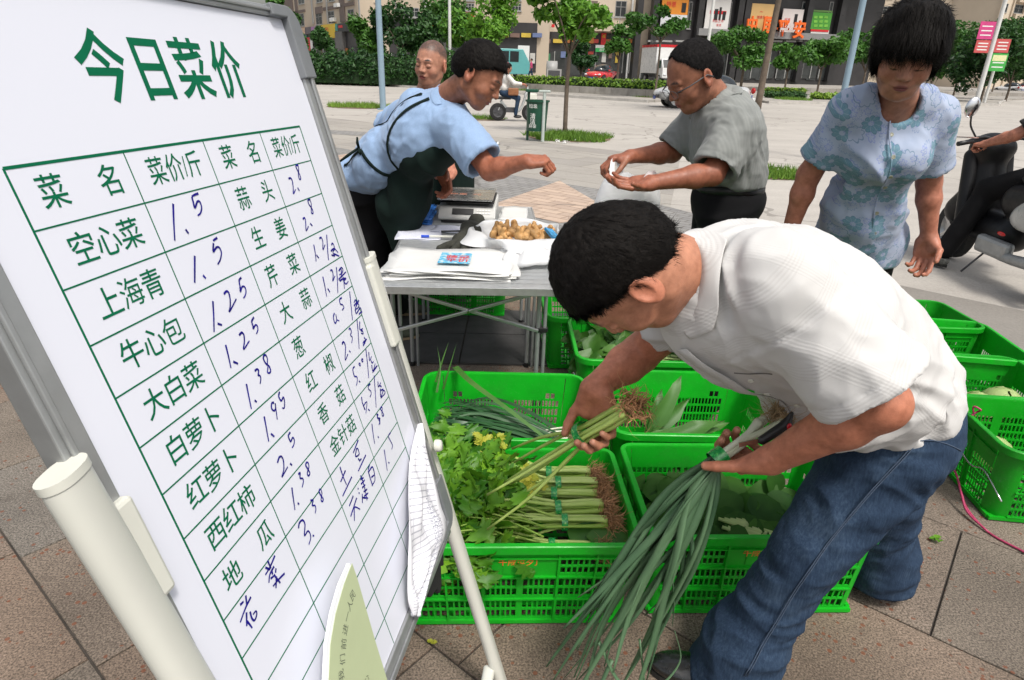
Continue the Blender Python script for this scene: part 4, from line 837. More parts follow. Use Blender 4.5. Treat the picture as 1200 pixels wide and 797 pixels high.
for i, (px, yb, Y, cx, cy, rx, ry, mi, lb) in enumerate([(347, 72, 70, 346, 42, 12, 20, 2, 'dark narrow tree at the corner of the price board'), (378, 72, 62, 377, 50, 11, 15, 2, 'small tree under the yellow shop sign'), (436, 82, 56, 433, 48, 17, 24, 1, 'tree left of the blue grey lamp post over the hedge'), (470, 84, 55, 470, 40, 24, 30, 2, 'dense tree right of the blue grey lamp post'), (505, 84, 56, 503, 46, 22, 26, 2, 'dense tree left of the white lamp post'),
    (553, 86, 50, 548, 38, 24, 26, 0, 'bright tree right of the white lamp post'), (580, 86, 44, 575, 22, 28, 36, 0, 'tall bright tree above the leaning vendor\'s head'), (335, 70, 80, 322, 8, 12, 14, 1, 'tree whose tip shows over the price board corner'), (527, 84, 60, 524, 24, 22, 24, 1, 'tree directly behind the white lamp post')]):
    T_(px, yb, Y, yb - 22, cx, cy, rx, ry, M_tree[mi], lb, r0=.10, seed=40 + i, z=.1, n=3000, spars=1.15)
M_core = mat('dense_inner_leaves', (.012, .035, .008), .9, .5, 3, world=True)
def hedge(name, a, b, w, z0, z1, m, label, cat='hedge', dens=420, size=.09, seed=1, lump=.0, group=None):
    a, b = Vector(a), Vector(b); L = (b - a).length; d = (b - a).normalized(); s = Vector((-d.y, d.x, 0)); root = empty(name, (a + b) / 2 * 1.0, label=label, cat=cat, group=group); base = (a + b) / 2; n = max(3, int(L / .6)); r = random.Random(seed); cl = []
    for i in range(n):
        p = a.lerp(b, (i + .5) / n) - base; h = (z1 - z0) * (1 + r.uniform(-lump, lump)); cl.append((p.x, p.y, z0 + h * .5, L / n * .75, w * .55, h * .52))
    ob = leaf_mass('foliage', cl, int(dens * L), size, m, root, seed, shell=.75); q = MB()
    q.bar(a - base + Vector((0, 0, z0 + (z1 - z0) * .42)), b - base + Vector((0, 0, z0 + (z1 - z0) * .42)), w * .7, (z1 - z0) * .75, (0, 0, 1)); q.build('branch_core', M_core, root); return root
up_ = Vector((.1, .12, 0))
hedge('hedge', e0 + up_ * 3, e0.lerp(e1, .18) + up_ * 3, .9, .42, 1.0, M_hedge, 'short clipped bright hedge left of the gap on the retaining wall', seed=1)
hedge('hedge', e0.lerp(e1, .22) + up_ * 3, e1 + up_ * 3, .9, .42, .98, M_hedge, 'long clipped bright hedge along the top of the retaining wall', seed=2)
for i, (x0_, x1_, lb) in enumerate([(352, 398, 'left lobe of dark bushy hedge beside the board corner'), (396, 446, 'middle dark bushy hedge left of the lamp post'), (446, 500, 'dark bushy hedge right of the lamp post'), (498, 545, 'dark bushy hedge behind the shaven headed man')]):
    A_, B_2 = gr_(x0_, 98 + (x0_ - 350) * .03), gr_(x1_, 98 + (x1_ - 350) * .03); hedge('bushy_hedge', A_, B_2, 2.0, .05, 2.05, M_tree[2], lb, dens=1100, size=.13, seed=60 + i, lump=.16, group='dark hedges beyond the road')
for px0, px1, y0_, y1_, Y, m_, lb in ((898, 942, 105, 112, 44, M_tree[2], 'low dark clipped hedge behind the grass strip'), (952, 985, 106, 113, 44, M_hedge, 'low bright clipped hedge left of the lamp post'), (900, 945, 92, 97, 58, M_hedge, 'thin bright hedge at the foot of the dark building'), (1040, 1100, 100, 106, 60, M_hedge, 'thin hedge behind the woman')):
    p = at(px0, y1_, Y); q_ = at(px1, y1_, Y); z1 = (y1_ - y0_) * Y * 1.04 / 760; p.z = q_.z = 0; hedge('hedge', p, q_, .8, .1, .1 + z1, m_, lb, seed=int(px0))
M_grass = leafmat('grass_blade', (.09, .20, .02), (.22, .36, .05), .6, .3, 3.0)
def grass(c, rx, ry, n, h, label, seed=1):
    r = np.random.default_rng(seed); a = r.uniform(0, 2 * PI, n); q = np.sqrt(r.random(n)) * (1 + .15 * np.sin(a * 5)); p = np.stack([q * rx * np.cos(a), q * ry * np.sin(a), np.zeros(n)], 1); d = np.stack([r.normal(0, .4, n), r.normal(0, .4, n), np.ones(n)], 1); hh = h * r.uniform(.4, 1.2, (n, 1)); s = np.cross(d, r.normal(size=(n, 3))); s /= _len0(s); w = .008 + h * .03
    v = np.stack([p - s * w, p + s * w, p + d * hh], 1).reshape(-1, 3); o = np_mesh('grass_tuft', v, np.arange(n * 3).reshape(-1, 3), M_grass, None, False); o.location = c; return tag(o, label, 'grass', 'grass growing through the paving')
g = gr_(667, 162); M_soil = mat('bare_soil', (.16, .11, .07), .95, .3, 3, .4, 40)
for (px, py, rx, ry, n, h, lb) in ((667, 161, .95, 1.0, 2600, .13, 'round grass patch at the foot of the slender young tree'), (420, 125, 1.1, .9, 1500, .16, 'grass patch left of the blue grey lamp post base'), (565, 139, .7, .5, 500, .13, 'grass tuft below the vendor\'s chin'), (906, 205, .45, .5, 900, .14, 'grass tuft right behind the older man\'s waist'), (930, 119, 1.1, 1.0, 900, .18, 'grass strip beside the low dark hedge'), (623, 108, 1.0, .8, 500, .12, 'thin grass on the pavement below the retaining wall'), (760, 116, .9, .6, 250, .10, 'sparse weeds at the foot of the thin sparse tree')):
    c = gr_(px, py); c.z = .09 if py < 121 else 0; grass(c, rx, ry, n, h, lb, int(px)); MB().lathe([(0, .0), (rx * .75, .0), (rx * 1.0, -.012)], 20, (0, 0, .006)).build('soil_patch', M_soil, None, loc=c); tag(bpy.data.objects[[o.name for o in COL.objects if o.name.startswith('soil_patch')][-1]], kind='structure')
# ================================================================== lamp posts, signs
M_bpole = mat('blue_grey_painted_steel', (.22, .31, .38), .45, .06, 5); M_wpole = mat('white_pole_paint', (.60, .60, .58), .5, .06, 5)
def pole(base, h, r, m, label, cat='lamp post', arm=True, seg=10):
    o = empty('lamp_post', base, label=label, cat=cat); MB().tube([(0, 0, 0), (0, 0, h)], [r, r * .8], 16).build('shaft', m, o, smooth=True, auto=40); MB().tube([(0, 0, -.01), (0, 0, .02)], r * 1.9, 12).build('base_plate', m, o, smooth=True, auto=40)
    if arm: MB().tube(smooth3([(0, 0, h - .2), (.2, 0, h + .5), (1.4, 0, h + .7)], 4), r * .5, 8).build('arm', m, o, smooth=True); MB().box((1.7, 0, h + .7), (.7, .25, .12)).build('lamp_head', M_dark, o, bevel=.03)
    return o
pole(gr_(449, 128), 8.5, .105, M_bpole, 'blue grey lamp post standing left of the vendors'); pole(gr_(972, 188), 7, .058, M_bpole, 'blue grey post behind the floral bloused woman\'s shoulder', 'post', arm=False)
pole(Vector((-4.9, 49.0, .05)), 9, .115, M_wpole, 'white lamp post between the trees behind the vendors'); pole(at(822, 110, 46) * Vector((1, 1, 0)), 9, .11, M_wpole, 'white lamp post rising behind the older man\'s head')
bp_ = Vector((31.0, 47.2, .08)); bpo = pole(bp_, 8.5, .15, M_wpole, 'white lamp post hung with pink, red and green banners', arm=False)
def sy(py, Y=47.2): return at(1150, py, Y).z
for (sx_, w, yt, yb_, cols) in ((-1, 1.0, 25, 46, (.55, .05, .20)), (-1, .95, 47, 62, (.50, .08, .08)), (1, .95, 45, 61, (.50, .08, .08)), (1, 1.05, 62, 83, (.05, .35, .06))):
    zt, zb = sy(yt) - bp_.z, sy(yb_) - bp_.z; x0b, x1b = (.17, .17 + w) if sx_ > 0 else (-.17 - w, -.17); MB().bb((x0b, -.015, zb), (x1b, .015, zt)).build('banner', mat('banner_cloth', cols, .7, .15, 2), bpo)
    for k in range(3): MB().bb((x0b + .15, -.019, zb + (zt - zb) * (.2 + .25 * k)), (x1b - .15, -.0155, zb + (zt - zb) * (.2 + .25 * k) + .07)).build('banner_print', M_white, bpo)
MB().bb((.24, -.020, sy(71) - bp_.z), (.24 + .9, -.016, sy(64) - bp_.z)).build('banner_print', mat('pale_yellow_print', (.65, .65, .35), .6), bpo)
for px, yb, h, lb in ((1109, 98, 1.5, 'short white post left of the banner pole'), (1122, 108, 2.6, 'thin white post just left of the banner pole'), (1153, 122, 3.2, 'thin speckled post just right of the banner pole')):
    o = empty('marker_post', gr_(px, yb), label=lb, cat='post', group='thin white posts'); MB().tube([(0, 0, 0), (0, 0, h)], .09, 8).build('shaft', M_wpole, o, smooth=True, auto=40)
# litter bin
bg_ = gr_(631, 165); bn = empty('litter_bin', bg_, math.radians(-8), 'green metal litter bin hung between two posts near the slender tree', 'litter bin'); M_bin = mat('dark_green_bin_paint', (.004, .060, .032), .45, .15, 6); M_glaz = mat('grey_post', (.40, .45, .42), .5, .08, 8)
MB().tube([(-.25, .05, 0), (-.25, .05, .98)], .028, 10).build('post', M_bin, bn, smooth=True, auto=40); MB().tube([(.10, -.12, 0), (.10, -.12, .98)], .035, 10).build('post', M_glaz, bn, smooth=True, auto=40)
MB().lathe([(0, 0), (.20, 0), (.235, .58), (.26, .585), (.26, .62), (.22, .62), (.2, .1), (0, .1)], 20, (-.06, .06, .20)).build('bucket', M_bin, bn, smooth=True, auto=40)
MB().box((-.18, .04, 1.0), (.26, .16, .06)).build('cap', M_bin, bn, bevel=.015); MB().box((.10, -.10, 1.0), (.24, .12, .05)).build('cap', M_glaz, bn, bevel=.015)
for t, z, s in (('垃圾', .70, .09), ('清', .50, .12), ('洁', .39, .12), ('环保', .30, .08)): text('printed_text', t, s, Matrix.Translation((-.12, -.185, z)) @ Matrix.Rotation(PI / 2, 4, 'X'), M_white, bn)
for px, py, s, lb in ((653, 166, .05, 'scrap of white paper left in front of the grass patch'), (664, 167, .07, 'largest scrap of white litter before the grass patch'), (673, 165, .05, 'scrap of white litter right in front of the grass patch'), (583, 169, .06, 'scrap of white paper on the plaza right of the vendor\'s face')):
    o = leaf_mass('litter_scrap', [(0, 0, .02, s, s, .02)], 9, s * .8, M_white, None, int(px)); o.location = gr_(px, py); tag(o, lb, 'litter')
# ================================================================== buildings
M_beige = mat('beige_render', (.47, .39, .30), .85, .06, .3, world=True); M_beige2 = mat('pale_cream_render', (.54, .46, .36), .85, .05, .3, world=True); M_brown = mat('grey_brown_tile_band', (.15, .115, .10), .8, .1, .5, world=True)
M_dstone = mat('dark_stone_cladding', (.035, .033, .034), .4, .2, .6, world=True); M_glass = mat('dark_window_glass', (.025, .030, .034), .12, .3, .8, spec=.6, world=True); M_glass2 = mat('shop_glass', (.05, .055, .055), .15, .4, .5, spec=.6, world=True); M_wfr = mat('window_frame_grey', (.30, .30, .29), .5, .05, 5); M_slab = mat('grey_canopy_slab', (.20, .20, .20), .6, .1, 1)
class Facade:
    def __init__(s, name, A, B, z0, z1, m, label, depth=12, cat='building'):
        s.A = Vector((A[0], A[1], 0)); s.B = Vector((B[0], B[1], 0)); s.L = (s.B - s.A).length; s.d = (s.B - s.A).normalized(); s.n = Vector((s.d.y, -s.d.x, 0)); s.root = empty(name, s.A, math.atan2(s.d.y, s.d.x), label, cat); s.m = m; s.cache = {}
        MB().bb((0, 0, z0), (s.L, depth, z1)).build('wall', m, s.root)
    def hit(s, px, py):
        d = CM @ Vector(((px - 600) / 760.0, (398.5 - py) / 760.0, -1.0)); t = (s.A - CP).dot(s.n) / d.dot(s.n); w = CP + d * t; return (w - s.A).dot(s.d), w.z
    def rect(s, px0, py0, px1, py1): pm = (py0 + py1) / 2; a, _ = s.hit(px0, pm); b, _ = s.hit(px1, pm); xm = (px0 + px1) / 2; _, zt = s.hit(xm, py0); _, zb = s.hit(xm, py1); return min(a, b), zb, max(a, b), zt
    def panel(s, name, r, m, out=.05, th=.1, b=0): x0, z0, x1, z1 = r; return MB().bb((x0, -out, z0), (x1, -out + th, z1)).build(name, m, s.root)
    def window(s, r, m=None, frame=True, mull=1):
        x0, z0, x1, z1 = r; w, h = x1 - x0, z1 - z0; key = (round(w, 2), round(h, 2), mull)
        if key not in s.cache:
            q = MB(); t = .07
            q.bb((0, 0, 0), (w, .05, t)).bb((0, 0, h - t), (w, .05, h)).bb((0, .001, t), (t, .05, h - t)).bb((w - t, .001, t), (w, .05, h - t))
            for i in range(mull): x = w * (i + 1) / (mull + 1); q.bb((x - .03, .002, t), (x + .03, .05, h - t))
            q.bb((t, .003, h * .62 - .025), (w - t, .05, h * .62 + .025)); s.cache[key] = (q.mesh('window', M_wfr), MB().bb((t, .03, t), (w - t, .045, h - t)).mesh('pane', m or M_glass), MB().bb((-.06, -.10, -.08), (w + .06, .0, -.001)).mesh('sill', M_wfr))
        o = bpy.data.objects.new('window', s.cache[key][0]); link(o, s.root); o.location = (x0, -.045, z0)
        for nme, me in (('pane', s.cache[key][1]), ('sill', s.cache[key][2])): p = bpy.data.objects.new(nme, me); link(p, o)
        return o
    def txt(s, body, px, py, hpx, m, out=.12, sx=1.0, bold=0.0, depth=0.0): x, z = s.hit(px, py); _, z2 = s.hit(px, py - hpx); h = z2 - z; return text('sign_text', body, h, Matrix.Translation((x, -out, z)) @ Matrix.Rotation(PI / 2, 4, 'X'), m, s.root, bold, sx, depth)
# left block
FA = Facade('apartment_block', (-34, 106), (-18.6, 82), 0, 40, M_beige, 'beige apartment block with brown bands above a row of small shop signs')
for x in (353, 374, 388.5, 411.5): FA.window(FA.rect(x - 3.6, 16 - (x - 353) * .09, x + 3.6, 31 - (x - 353) * .09), mull=1); FA.window(FA.rect(x - 3.6, -9 - (x - 353) * .09, x + 3.6, 5 - (x - 353) * .09), mull=1)
for x0_, x1_, y0_, y1_ in ((346, 358, 12, 15), (379, 402, 7, 11), (398, 404, -20, 26), (404, 416, 3, 7), (370, 378, 8, 16), (346, 349, -20, 30), (334, 344, -20, 40)): FA.panel('brick_band', FA.rect(x0_, y0_, x1_, y1_), M_brown, .12, .2)
for x in (365.5, 383, 421): FA.panel('downpipe', FA.rect(x, -20, x + 1.2, 28), M_wfr, .15, .1)
for x0_, y0_ in ((390, 21), (395, 4)): FA.panel('air_conditioner', FA.rect(x0_, y0_, x0_ + 4.5, y0_ + 4.5), M_white, .45, .45)
FA.panel('shop_front', FA.rect(346, 36, 430, 80), M_dstone, .06, .1)
SG = [((353, 33, 361, 40), (.55, .38, .26), ''), ((361.5, 32, 368.5, 40), (.10, .08, .09), ''), ((369, 31.5, 375.5, 39), (.35, .15, .36), ''), ((376, 29, 397, 45), (.62, .42, .02), ''), ((397.3, 28.2, 400, 36.5), (.05, .26, .22), ''), ((400.3, 27, 421, 37), (.02, .02, .022), '')]
for r_, c_, _ in SG: FA.panel('shop_sign', FA.rect(*r_), mat('shop_sign_board', c_, .5, .06, .5, world=True), .5, .4)
M_rsg = mat('red_sign_paint', (.55, .015, .02), .5, .1, 3); M_ysg = mat('yellow_sign_paint', (.62, .42, .02), .5, .05, 3)
FA.txt('生活超市', 387, 35, 5, M_rsg, .53); FA.txt('百货', 388, 41.5, 3.6, M_rsg, .53); FA.txt('茶', 413, 31.5, 4, M_white, .53); FA.txt('庄', 418, 31, 4, M_white, .53); FA.panel('red_logo', FA.rect(401.5, 30, 406, 33), M_rsg, .53, .03)
FA.panel('pillar', FA.rect(398, 37, 406.5, 80), mat('grey_stone_pillar', (.13, .125, .12), .7, .15, 1, world=True), .5, .45); FA.panel('poster', FA.rect(356, 41, 361, 51), mat('blue_poster', (.06, .2, .45), .5, .2, 2), .2, .1); FA.panel('poster', FA.rect(362.5, 44, 366, 60), M_rsg, .3, .1); FA.panel('poster', FA.rect(366.2, 44, 368.5, 60), M_white, .3, .1); FA.panel('doorway', FA.rect(386, 50, 397, 70), mat('black_opening', (.004, .004, .004), .9, 0), .1, .05)
# middle block
FB = Facade('apartment_block', (-18.6, 84), (3.3, 84), 0, 40, M_beige, 'cream apartment block with long balcony window behind the left trees')
FB.window(FB.rect(470, 9, 491, 20), mull=3); FB.panel('balcony_slab', FB.rect(465, 20, 495, 22), M_wfr, .8, .8); FB.window(FB.rect(499, 11, 505.5, 20.5)); FB.panel('air_conditioner', FB.rect(497.5, 3.5, 502, 8), M_white, .5, .45); FB.panel('air_conditioner', FB.rect(503.5, 3.5, 508, 8), M_white, .5, .45); FB.panel('ledge', FB.rect(496.5, 8.5, 509, 10), M_wfr, .6, .6)
for y0_ in (7, 22, -8): FB.window(FB.rect(430, y0_ + 1, 442, y0_ + 10), mull=2); FB.panel('balcony_slab', FB.rect(428, y0_ + 10, 445, y0_ + 12), M_beige2, 1.0, 1.0)
for x in (463, 496): FB.panel('downpipe', FB.rect(x, -30, x + 1.1, 22), M_wfr, .15, .1)
FB.panel('shop_front', FB.rect(424, 24, 629, 82), M_dstone, .06, .1); FB.panel('shop_sign', FB.rect(499, 20.5, 512.5, 36.5), M_rsg, .5, .4); FB.txt('烧烤', 506, 25, 5.5, M_white, .53); FB.txt('快餐', 506, 31, 4.5, M_ysg, .53); FB.panel('shop_sign', FB.rect(494.5, 22, 498.5, 36), M_white, .5, .4); FB.panel('shop_sign', FB.rect(536, 17, 556, 33), M_rsg, .5, .4); FB.txt('火锅', 548, 25, 7, M_white, .53)
FB.panel('shop_front_glass', FB.rect(512, 55, 540, 80), M_glass2, .1, .05); FB.panel('poster', FB.rect(453, 59, 458.5, 73), mat('orange_purple_poster', (.6, .16, .05), .5, .6, 1.5), 8, .1)
for x in (475, 495, 520, 545, 570): FB.panel('shop_pillar', FB.rect(x, 37, x + 3, 82), mat('dark_pillar', (.07, .068, .066), .6, .1, 1), .3, .25)
# balcony block in the centre
FC = Facade('balcony_block', (3.4, 86), (15.8, 86), 0, 40, M_beige2, 'cream block with a deep corner balcony over a dark shop floor')
FC.panel('wall_recess', FC.rect(617, -10, 624, 22), M_brown, .05, .1); FC.window(FC.rect(721, 1, 734, 20), mull=1); FC.window(FC.rect(696, 14, 706, 29), mull=1); FC.window(FC.rect(707, 14, 718, 29), mull=1); FC.panel('balcony_slab', FC.rect(679, 29.5, 744, 37.5), M_beige, 1.6, 1.6); FC.panel('downpipe', FC.rect(737, -10, 739, 92), M_white, .2, .15); FC.panel('dark_doorway', FC.rect(684, 1, 700, 18), M_brown, .05, .1)
for x in (700, 712, 724, 736): FC.panel('baluster', FC.rect(x, 22, x + .8, 29.5), M_wfr, 1.5, .1)
FC.panel('handrail', FC.rect(700, 21, 744, 22.2), M_wfr, 1.55, .1); FC.panel('air_conditioner', FC.rect(732, 23.5, 739, 30), M_white, 1.3, .6); FC.panel('shop_front', FC.rect(600, 38, 746, 92), M_dstone, .06, .1)
for r_, m_ in (((704, 39, 709.5, 53), M_rsg), ((690, 40, 695.5, 51), mat('orange_panel', (.55, .20, .05), .5, .2, 2)), ((742.5, 52, 748, 64), M_rsg), ((697.5, 53, 712, 56.5), M_white), ((697.5, 56.5, 712, 61), mat('green_sign', (.04, .40, .10), .5, .1, 2)), ((680, 39, 686.5, 45), M_white)): FC.panel('shop_sign', FC.rect(*r_), m_, .5, .4)
FC.txt('福', 707, 43, 4.5, M_ysg, .53); FC.txt('超市', 705, 58.8, 3.6, M_white, .53)
for x in (628, 648, 668, 716): FC.panel('shop_glass', FC.rect(x, 60, x + 14, 88), M_glass2, .1, .05)
for x, y in ((646, 29), (670, 34)): FC.panel('red_lantern', FC.rect(x, y, x + 3.5, y + 3.5), M_rsg, 1.0, .5)
# dark commercial building with billboards
FD = Facade('shopping_building', (15.9, 85), (45.5, 92), 0, 13.3, M_dstone, 'dark commercial building with billboards and large orange sign letters')
FD.panel('balcony_slab', FD.rect(812, 37.5, 984, 45.5), M_slab, 1.4, 1.4); 
for x in (742, 760, 812, 858, 866, 938, 976): FD.panel('column', FD.rect(x, -30, x + 6.5, 96), mat('black_granite_column', (.028, .027, .028), .35, .2, 1, world=True), .9, .85)
for x0_ in (766, 806, 818, 852, 908, 938, 970): FD.window(FD.rect(x0_, 2, x0_ + 4.2, 34), mull=0)
BBs = [((773, -4, 804, 17.5), (.62, .22, .02)), ((771.5, 17.5, 802, 32), (.55, .56, .58)), ((824, -2, 852, 35.5), (.62, .60, .58)), ((876, 5, 906, 38), (.60, .40, .16)), ((912, 11, 936, 45), (.60, .56, .54)), ((946.5, 15, 970, 35), (.06, .26, .03)), ((946, 35.5, 967, 46), (.62, .60, .58)), ((948.5, 12.5, 972, 14.5), (.1, .2, .05))]
for r_, c_ in BBs: FD.panel('billboard', FD.rect(*r_), mat('billboard_print', c_, .45, .06, .5, world=True), .62, .1)
FD.txt('特惠', 784, 6, 7, M_rsg, .66); FD.panel('figure_print', FD.rect(796, 4, 801, 15), M_black, .66, .03); FD.txt('新品上市', 838, 25, 4.2, M_rsg, .66); FD.txt('美酒', 839, 30, 3.5, M_rsg, .66)
for b_ in ((834, 11, 838, 24), (839.5, 9, 842, 24), (843.5, 14, 847, 24), (927, 17, 930.5, 28)): FD.panel('bottle_print', FD.rect(*b_), M_black, .66, .03)
FD.panel('red_band_print', FD.rect(829, 13, 848, 17), M_rsg, .65, .025); FD.panel('red_stripe_print', FD.rect(946, 35, 967, 37.5), M_rsg, .66, .05); FD.txt('~', 889, 14, 8, M_rsg, .66); FD.txt('健康生活', 890, 21, 4.2, M_rsg, .66); FD.txt('惊喜', 919, 24, 4.5, M_rsg, .66)
for i in range(9): FD.panel('green_print', FD.rect(950 + (i % 3) * 6, 19 + (i // 3) * 5, 954 + (i % 3) * 6, 22 + (i // 3) * 5), mat('light_green_print', (.16, .42, .05), .5, .3, 2), .66, .03)
M_osign = mat('orange_sign_letters', (.75, .13, .015), .4, .03, 3)
for ch, x, y, h in (('中', 871.5, 31, 20), ('国', 891, 32, 22), ('平', 907.5, 35, 21), ('安', 926, 37, 22)): FD.txt(ch, x, y, h, M_osign, 1.75, .82, .05, .12)
MB().bb((-1.2, -3.2, 13.3), (FD.L + 3.2, 12, 13.9)).build('roof', M_slab, FD.root); FD.panel('fascia_light', FD.rect(760, 53.5, 800, 56), M_rsg, .5, .3)
for x in (752, 780, 824, 840, 872, 888, 912, 930, 948, 960): FD.panel('shop_glass', FD.rect(x, 52, x + 10, 94), M_glass2, .1, .05)
# distant apartment towers to the right
for (A_, B_3, px0, px1, cols, rows_, off, lb) in (((62, 168), (96, 160), 985, 1052, 11, 8, 0, 'left distant beige tower with rows of windows behind the woman'), ((98, 150), (165, 176), 1088, 1215, 20, 9, 2, 'right distant beige tower with rows of windows behind the trees')):
    FT = Facade('apartment_tower', A_, B_3, 0, 58, M_beige2, lb, 14)
    x0_, zb_ = FT.hit(px0, 60); 
    for c_ in range(cols):
        xx = FT.L * (c_ + .5) / cols - 1.3
        for r_ in range(rows_ + 4):
            z = 5.5 + r_ * 3.05
            if z < 34: FT.window((xx, z, xx + (2.6 if c_ % 3 else 1.5), z + 1.6), mull=1)
        if c_ % 4 == 1:
            for r_ in range(10): FT.panel('balcony', (xx - .3, 4.4 + r_ * 3.05, xx + 3.2, 5.3 + r_ * 3.05), M_beige, .9, .9)
        MB().bb((xx - 1.0, -.35, 0), (xx - .6, 0, 40)).build('pilaster', M_beige, FT.root)
o = empty('roof_sign', at(1012, 44, 100), label='small red roof sign left of the woman\'s hair', cat='sign'); text('sign_text', '富康花园', 1.5, Matrix.Rotation(PI / 2, 4, 'X'), M_rsg, o, .03, .62, .05); MB().bb((-2.6, .1, -1.2), (2.6, .3, -.9)).build('frame', M_rsg, o); MB().bb((-3, .3, -12), (3, 6, -1.2)).build('backing', M_beige2, o)
# standing signboard, kiosk bits by the shops
o = empty('signboard', at(613, 81, 74) * Vector((1, 1, 0)) + Vector((0, 0, .42)), label='tall white standing signboard left of the walking man', cat='signboard'); MB().bb((-.6, 0, .15), (.6, .12, 3.1)).build('panel', M_white, o); MB().bb((-.45, -.012, .4), (.45, -.001, .8)).build('print', mat('pale_blue_print', (.4, .5, .58), .5, .3, 3), o)
o = empty('cooling_unit', at(651, 88, 66) * Vector((1, 1, 0)) + Vector((0, 0, .42)), label='grey cooling unit with curved hood beside the shops', cat='cooling unit'); MB().bb((-.85, 0, 0), (.55, .9, .95)).build('housing', M_wfr, o); MB().lathe([(.0, 0), (.75, 0), (.75, 1.0), (0, 1.0)], 20, (-.85, .75, .9), Matrix.Rotation(PI / 2, 3, 'Y')).build('hood', M_wfr, o, smooth=True); MB().bb((-.7, -.01, .12), (.4, -.001, .82)).build('grille', M_dark, o)

_r = random.Random(77); PC = [mat('shop_panel', c, .5, .2, 1, world=True) for c in ((.45, .05, .04), (.5, .36, .05), (.12, .16, .30), (.48, .47, .44), (.05, .22, .10), (.35, .12, .03), (.16, .10, .08))]
for F_, xs, y0, y1 in ((FB, range(432, 626, 9), 60, 80), (FC, range(633, 742, 8), 58, 86), (FD, range(750, 976, 10), 58, 92), (FA, range(348, 428, 8), 52, 74)):
    for x in xs:
        t = _r.random()
        if t < .45: F_.panel('shop_display', F_.rect(x, y0 + _r.uniform(0, 5), x + _r.uniform(3, 7), y0 + _r.uniform(9, 16)), _r.choice(PC), .22, .08)
        if t > .3: F_.panel('shop_glass', F_.rect(x + 1, y0 + 3, x + 7.5, y1), M_glass2, .14, .05)
        if t > .6: F_.panel('door_frame', F_.rect(x, y0 + 2, x + .9, y1), M_wfr, .2, .08)
for x in range(520, 628, 13): FB.panel('shop_sign', FB.rect(x, 39, x + 11, 44), _r.choice(PC), .45, .3)
for x in range(634, 738, 14): FC.panel('shop_sign', FC.rect(x, 46, x + 11, 50.5), _r.choice(PC), .4, .3)
for x in range(756, 975, 16): FD.panel('lit_soffit', FD.rect(x, 47.5, x + 12, 49.5), M_wfr, .9, .5)
for y0_ in (-8, 4): 
    for x in (520, 545, 575, 600): FB.window(FB.rect(x, y0_, x + 11, y0_ + 9), mull=2)
for x in (636, 654): FC.window(FC.rect(x, 2, x + 9, 16), mull=1)
# ================================================================== people
def box_round(c, r, h): c = np.array(c, float); return (c - r, c + r, h)
M_hair = NT('black_hair'); _g = M_hair.coord('Object'); _w = M_hair.noise(_g, 320, 4, .7)
M_hair.l(M_hair.ramp(_w, [(.3, (.0015, .0013, .0012)), (.8, (.012, .009, .007))]), M_hair.b.inputs['Base Color']); M_hair.set(Roughness=.6, Specular_IOR_Level=.12); M_hair.bump(_w, .6, .003); M_hair = M_hair.m
def strands(name, pts, nrm, dirs, ln, wd, m, parent, base, seg=3, droop=0.0, seed=1):
    """thin tapered hair strands as small triangles strips; pts, nrm, dirs: (n,3)"""
    r = np.random.default_rng(seed); n = len(pts); d = dirs - nrm * (dirs * nrm).sum(1)[:, None]; d /= np.maximum(_len(d)[:, None], 1e-6)
    d = d + nrm * (.05 + .16 * r.random((n, 1))) + r.normal(0, .16, (n, 3)); d /= _len(d)[:, None]; s = np.cross(d, nrm); s /= np.maximum(_len(s)[:, None], 1e-6)
    L = ln * (.6 + .8 * r.random((n, 1))); vs = []; p = pts - nrm * .001
    for j in range(seg + 1):
        w = wd * (1 - j / seg) + wd * .12; vs += [p - s * w / 2, p + s * w / 2]; p = p + d * L / seg; d = d - nrm * .16 + np.array([0, 0, -droop]); d /= _len(d)[:, None]
    v = np.stack(vs, 1).reshape(-1, 3) - np.array(base); k = 2 * (seg + 1); o = np.arange(n)[:, None] * k
    f = np.concatenate([np.stack([o + 2 * j, o + 2 * j + 1, o + 2 * j + 3, o + 2 * j + 2], -1).reshape(-1, 4) for j in range(seg)])
    ob = np_mesh(name, v, f, m, parent, True); ob['kind'] = 'stuff'; return ob
def hair_cap(parent, o, R, s, base, fn, name='hair', h=.004, amp=.0025, fr=160, grow=.011):
    """hair volume: cranium grown by a few mm, cut by the hairline fn(local)->positive outside hair"""
    f = S(.02); Rm = np.array(R); t = lambda *p: T(R, o, Vector(p) * s)
    g = grow / .09
    f.ell(t(0, -.012, .030), np.array((.074 + grow, .094 + grow, .088 + grow)) * s, Rm, .01); f.cone(t(0, -.06, -.01), t(0, -.058, -.045), .050 * s + grow, .040 * s + grow * .3, .03)
    def cut(P): return fn(((P - np.array(o, np.float32)) @ Rm.astype(np.float32)) / s).astype(np.float32) * s
    f.p.append(('f', cut, None, None, None, .006, 's'))
    ob = sdf_obj(name, f, M_hair, parent, h, None, lambda v: amp * vnoise(v * fr), m=.02, base=base); return ob, f
def scalp_points(f, n, o, r, seed=2):
    rr = np.random.default_rng(seed); q = rr.normal(size=(n * 3, 3)); q /= _len(q)[:, None]; p = np.array(o) + q * r
    for _ in range(6): N = normals(f, p); p = p - N * f(p.astype(np.float32))[:, None] * .9
    ok = np.abs(f(p.astype(np.float32))) < .002; p = p[ok][:n]; return p, normals(f, p)
k = NT('blue_denim'); c = k.coord('Object'); mp = k.n('Mapping'); mp.inputs['Rotation'].default_value = (0, math.radians(38), 0); mp.inputs['Scale'].default_value = (260, 260, 22); k.l(c, mp.inputs[0])
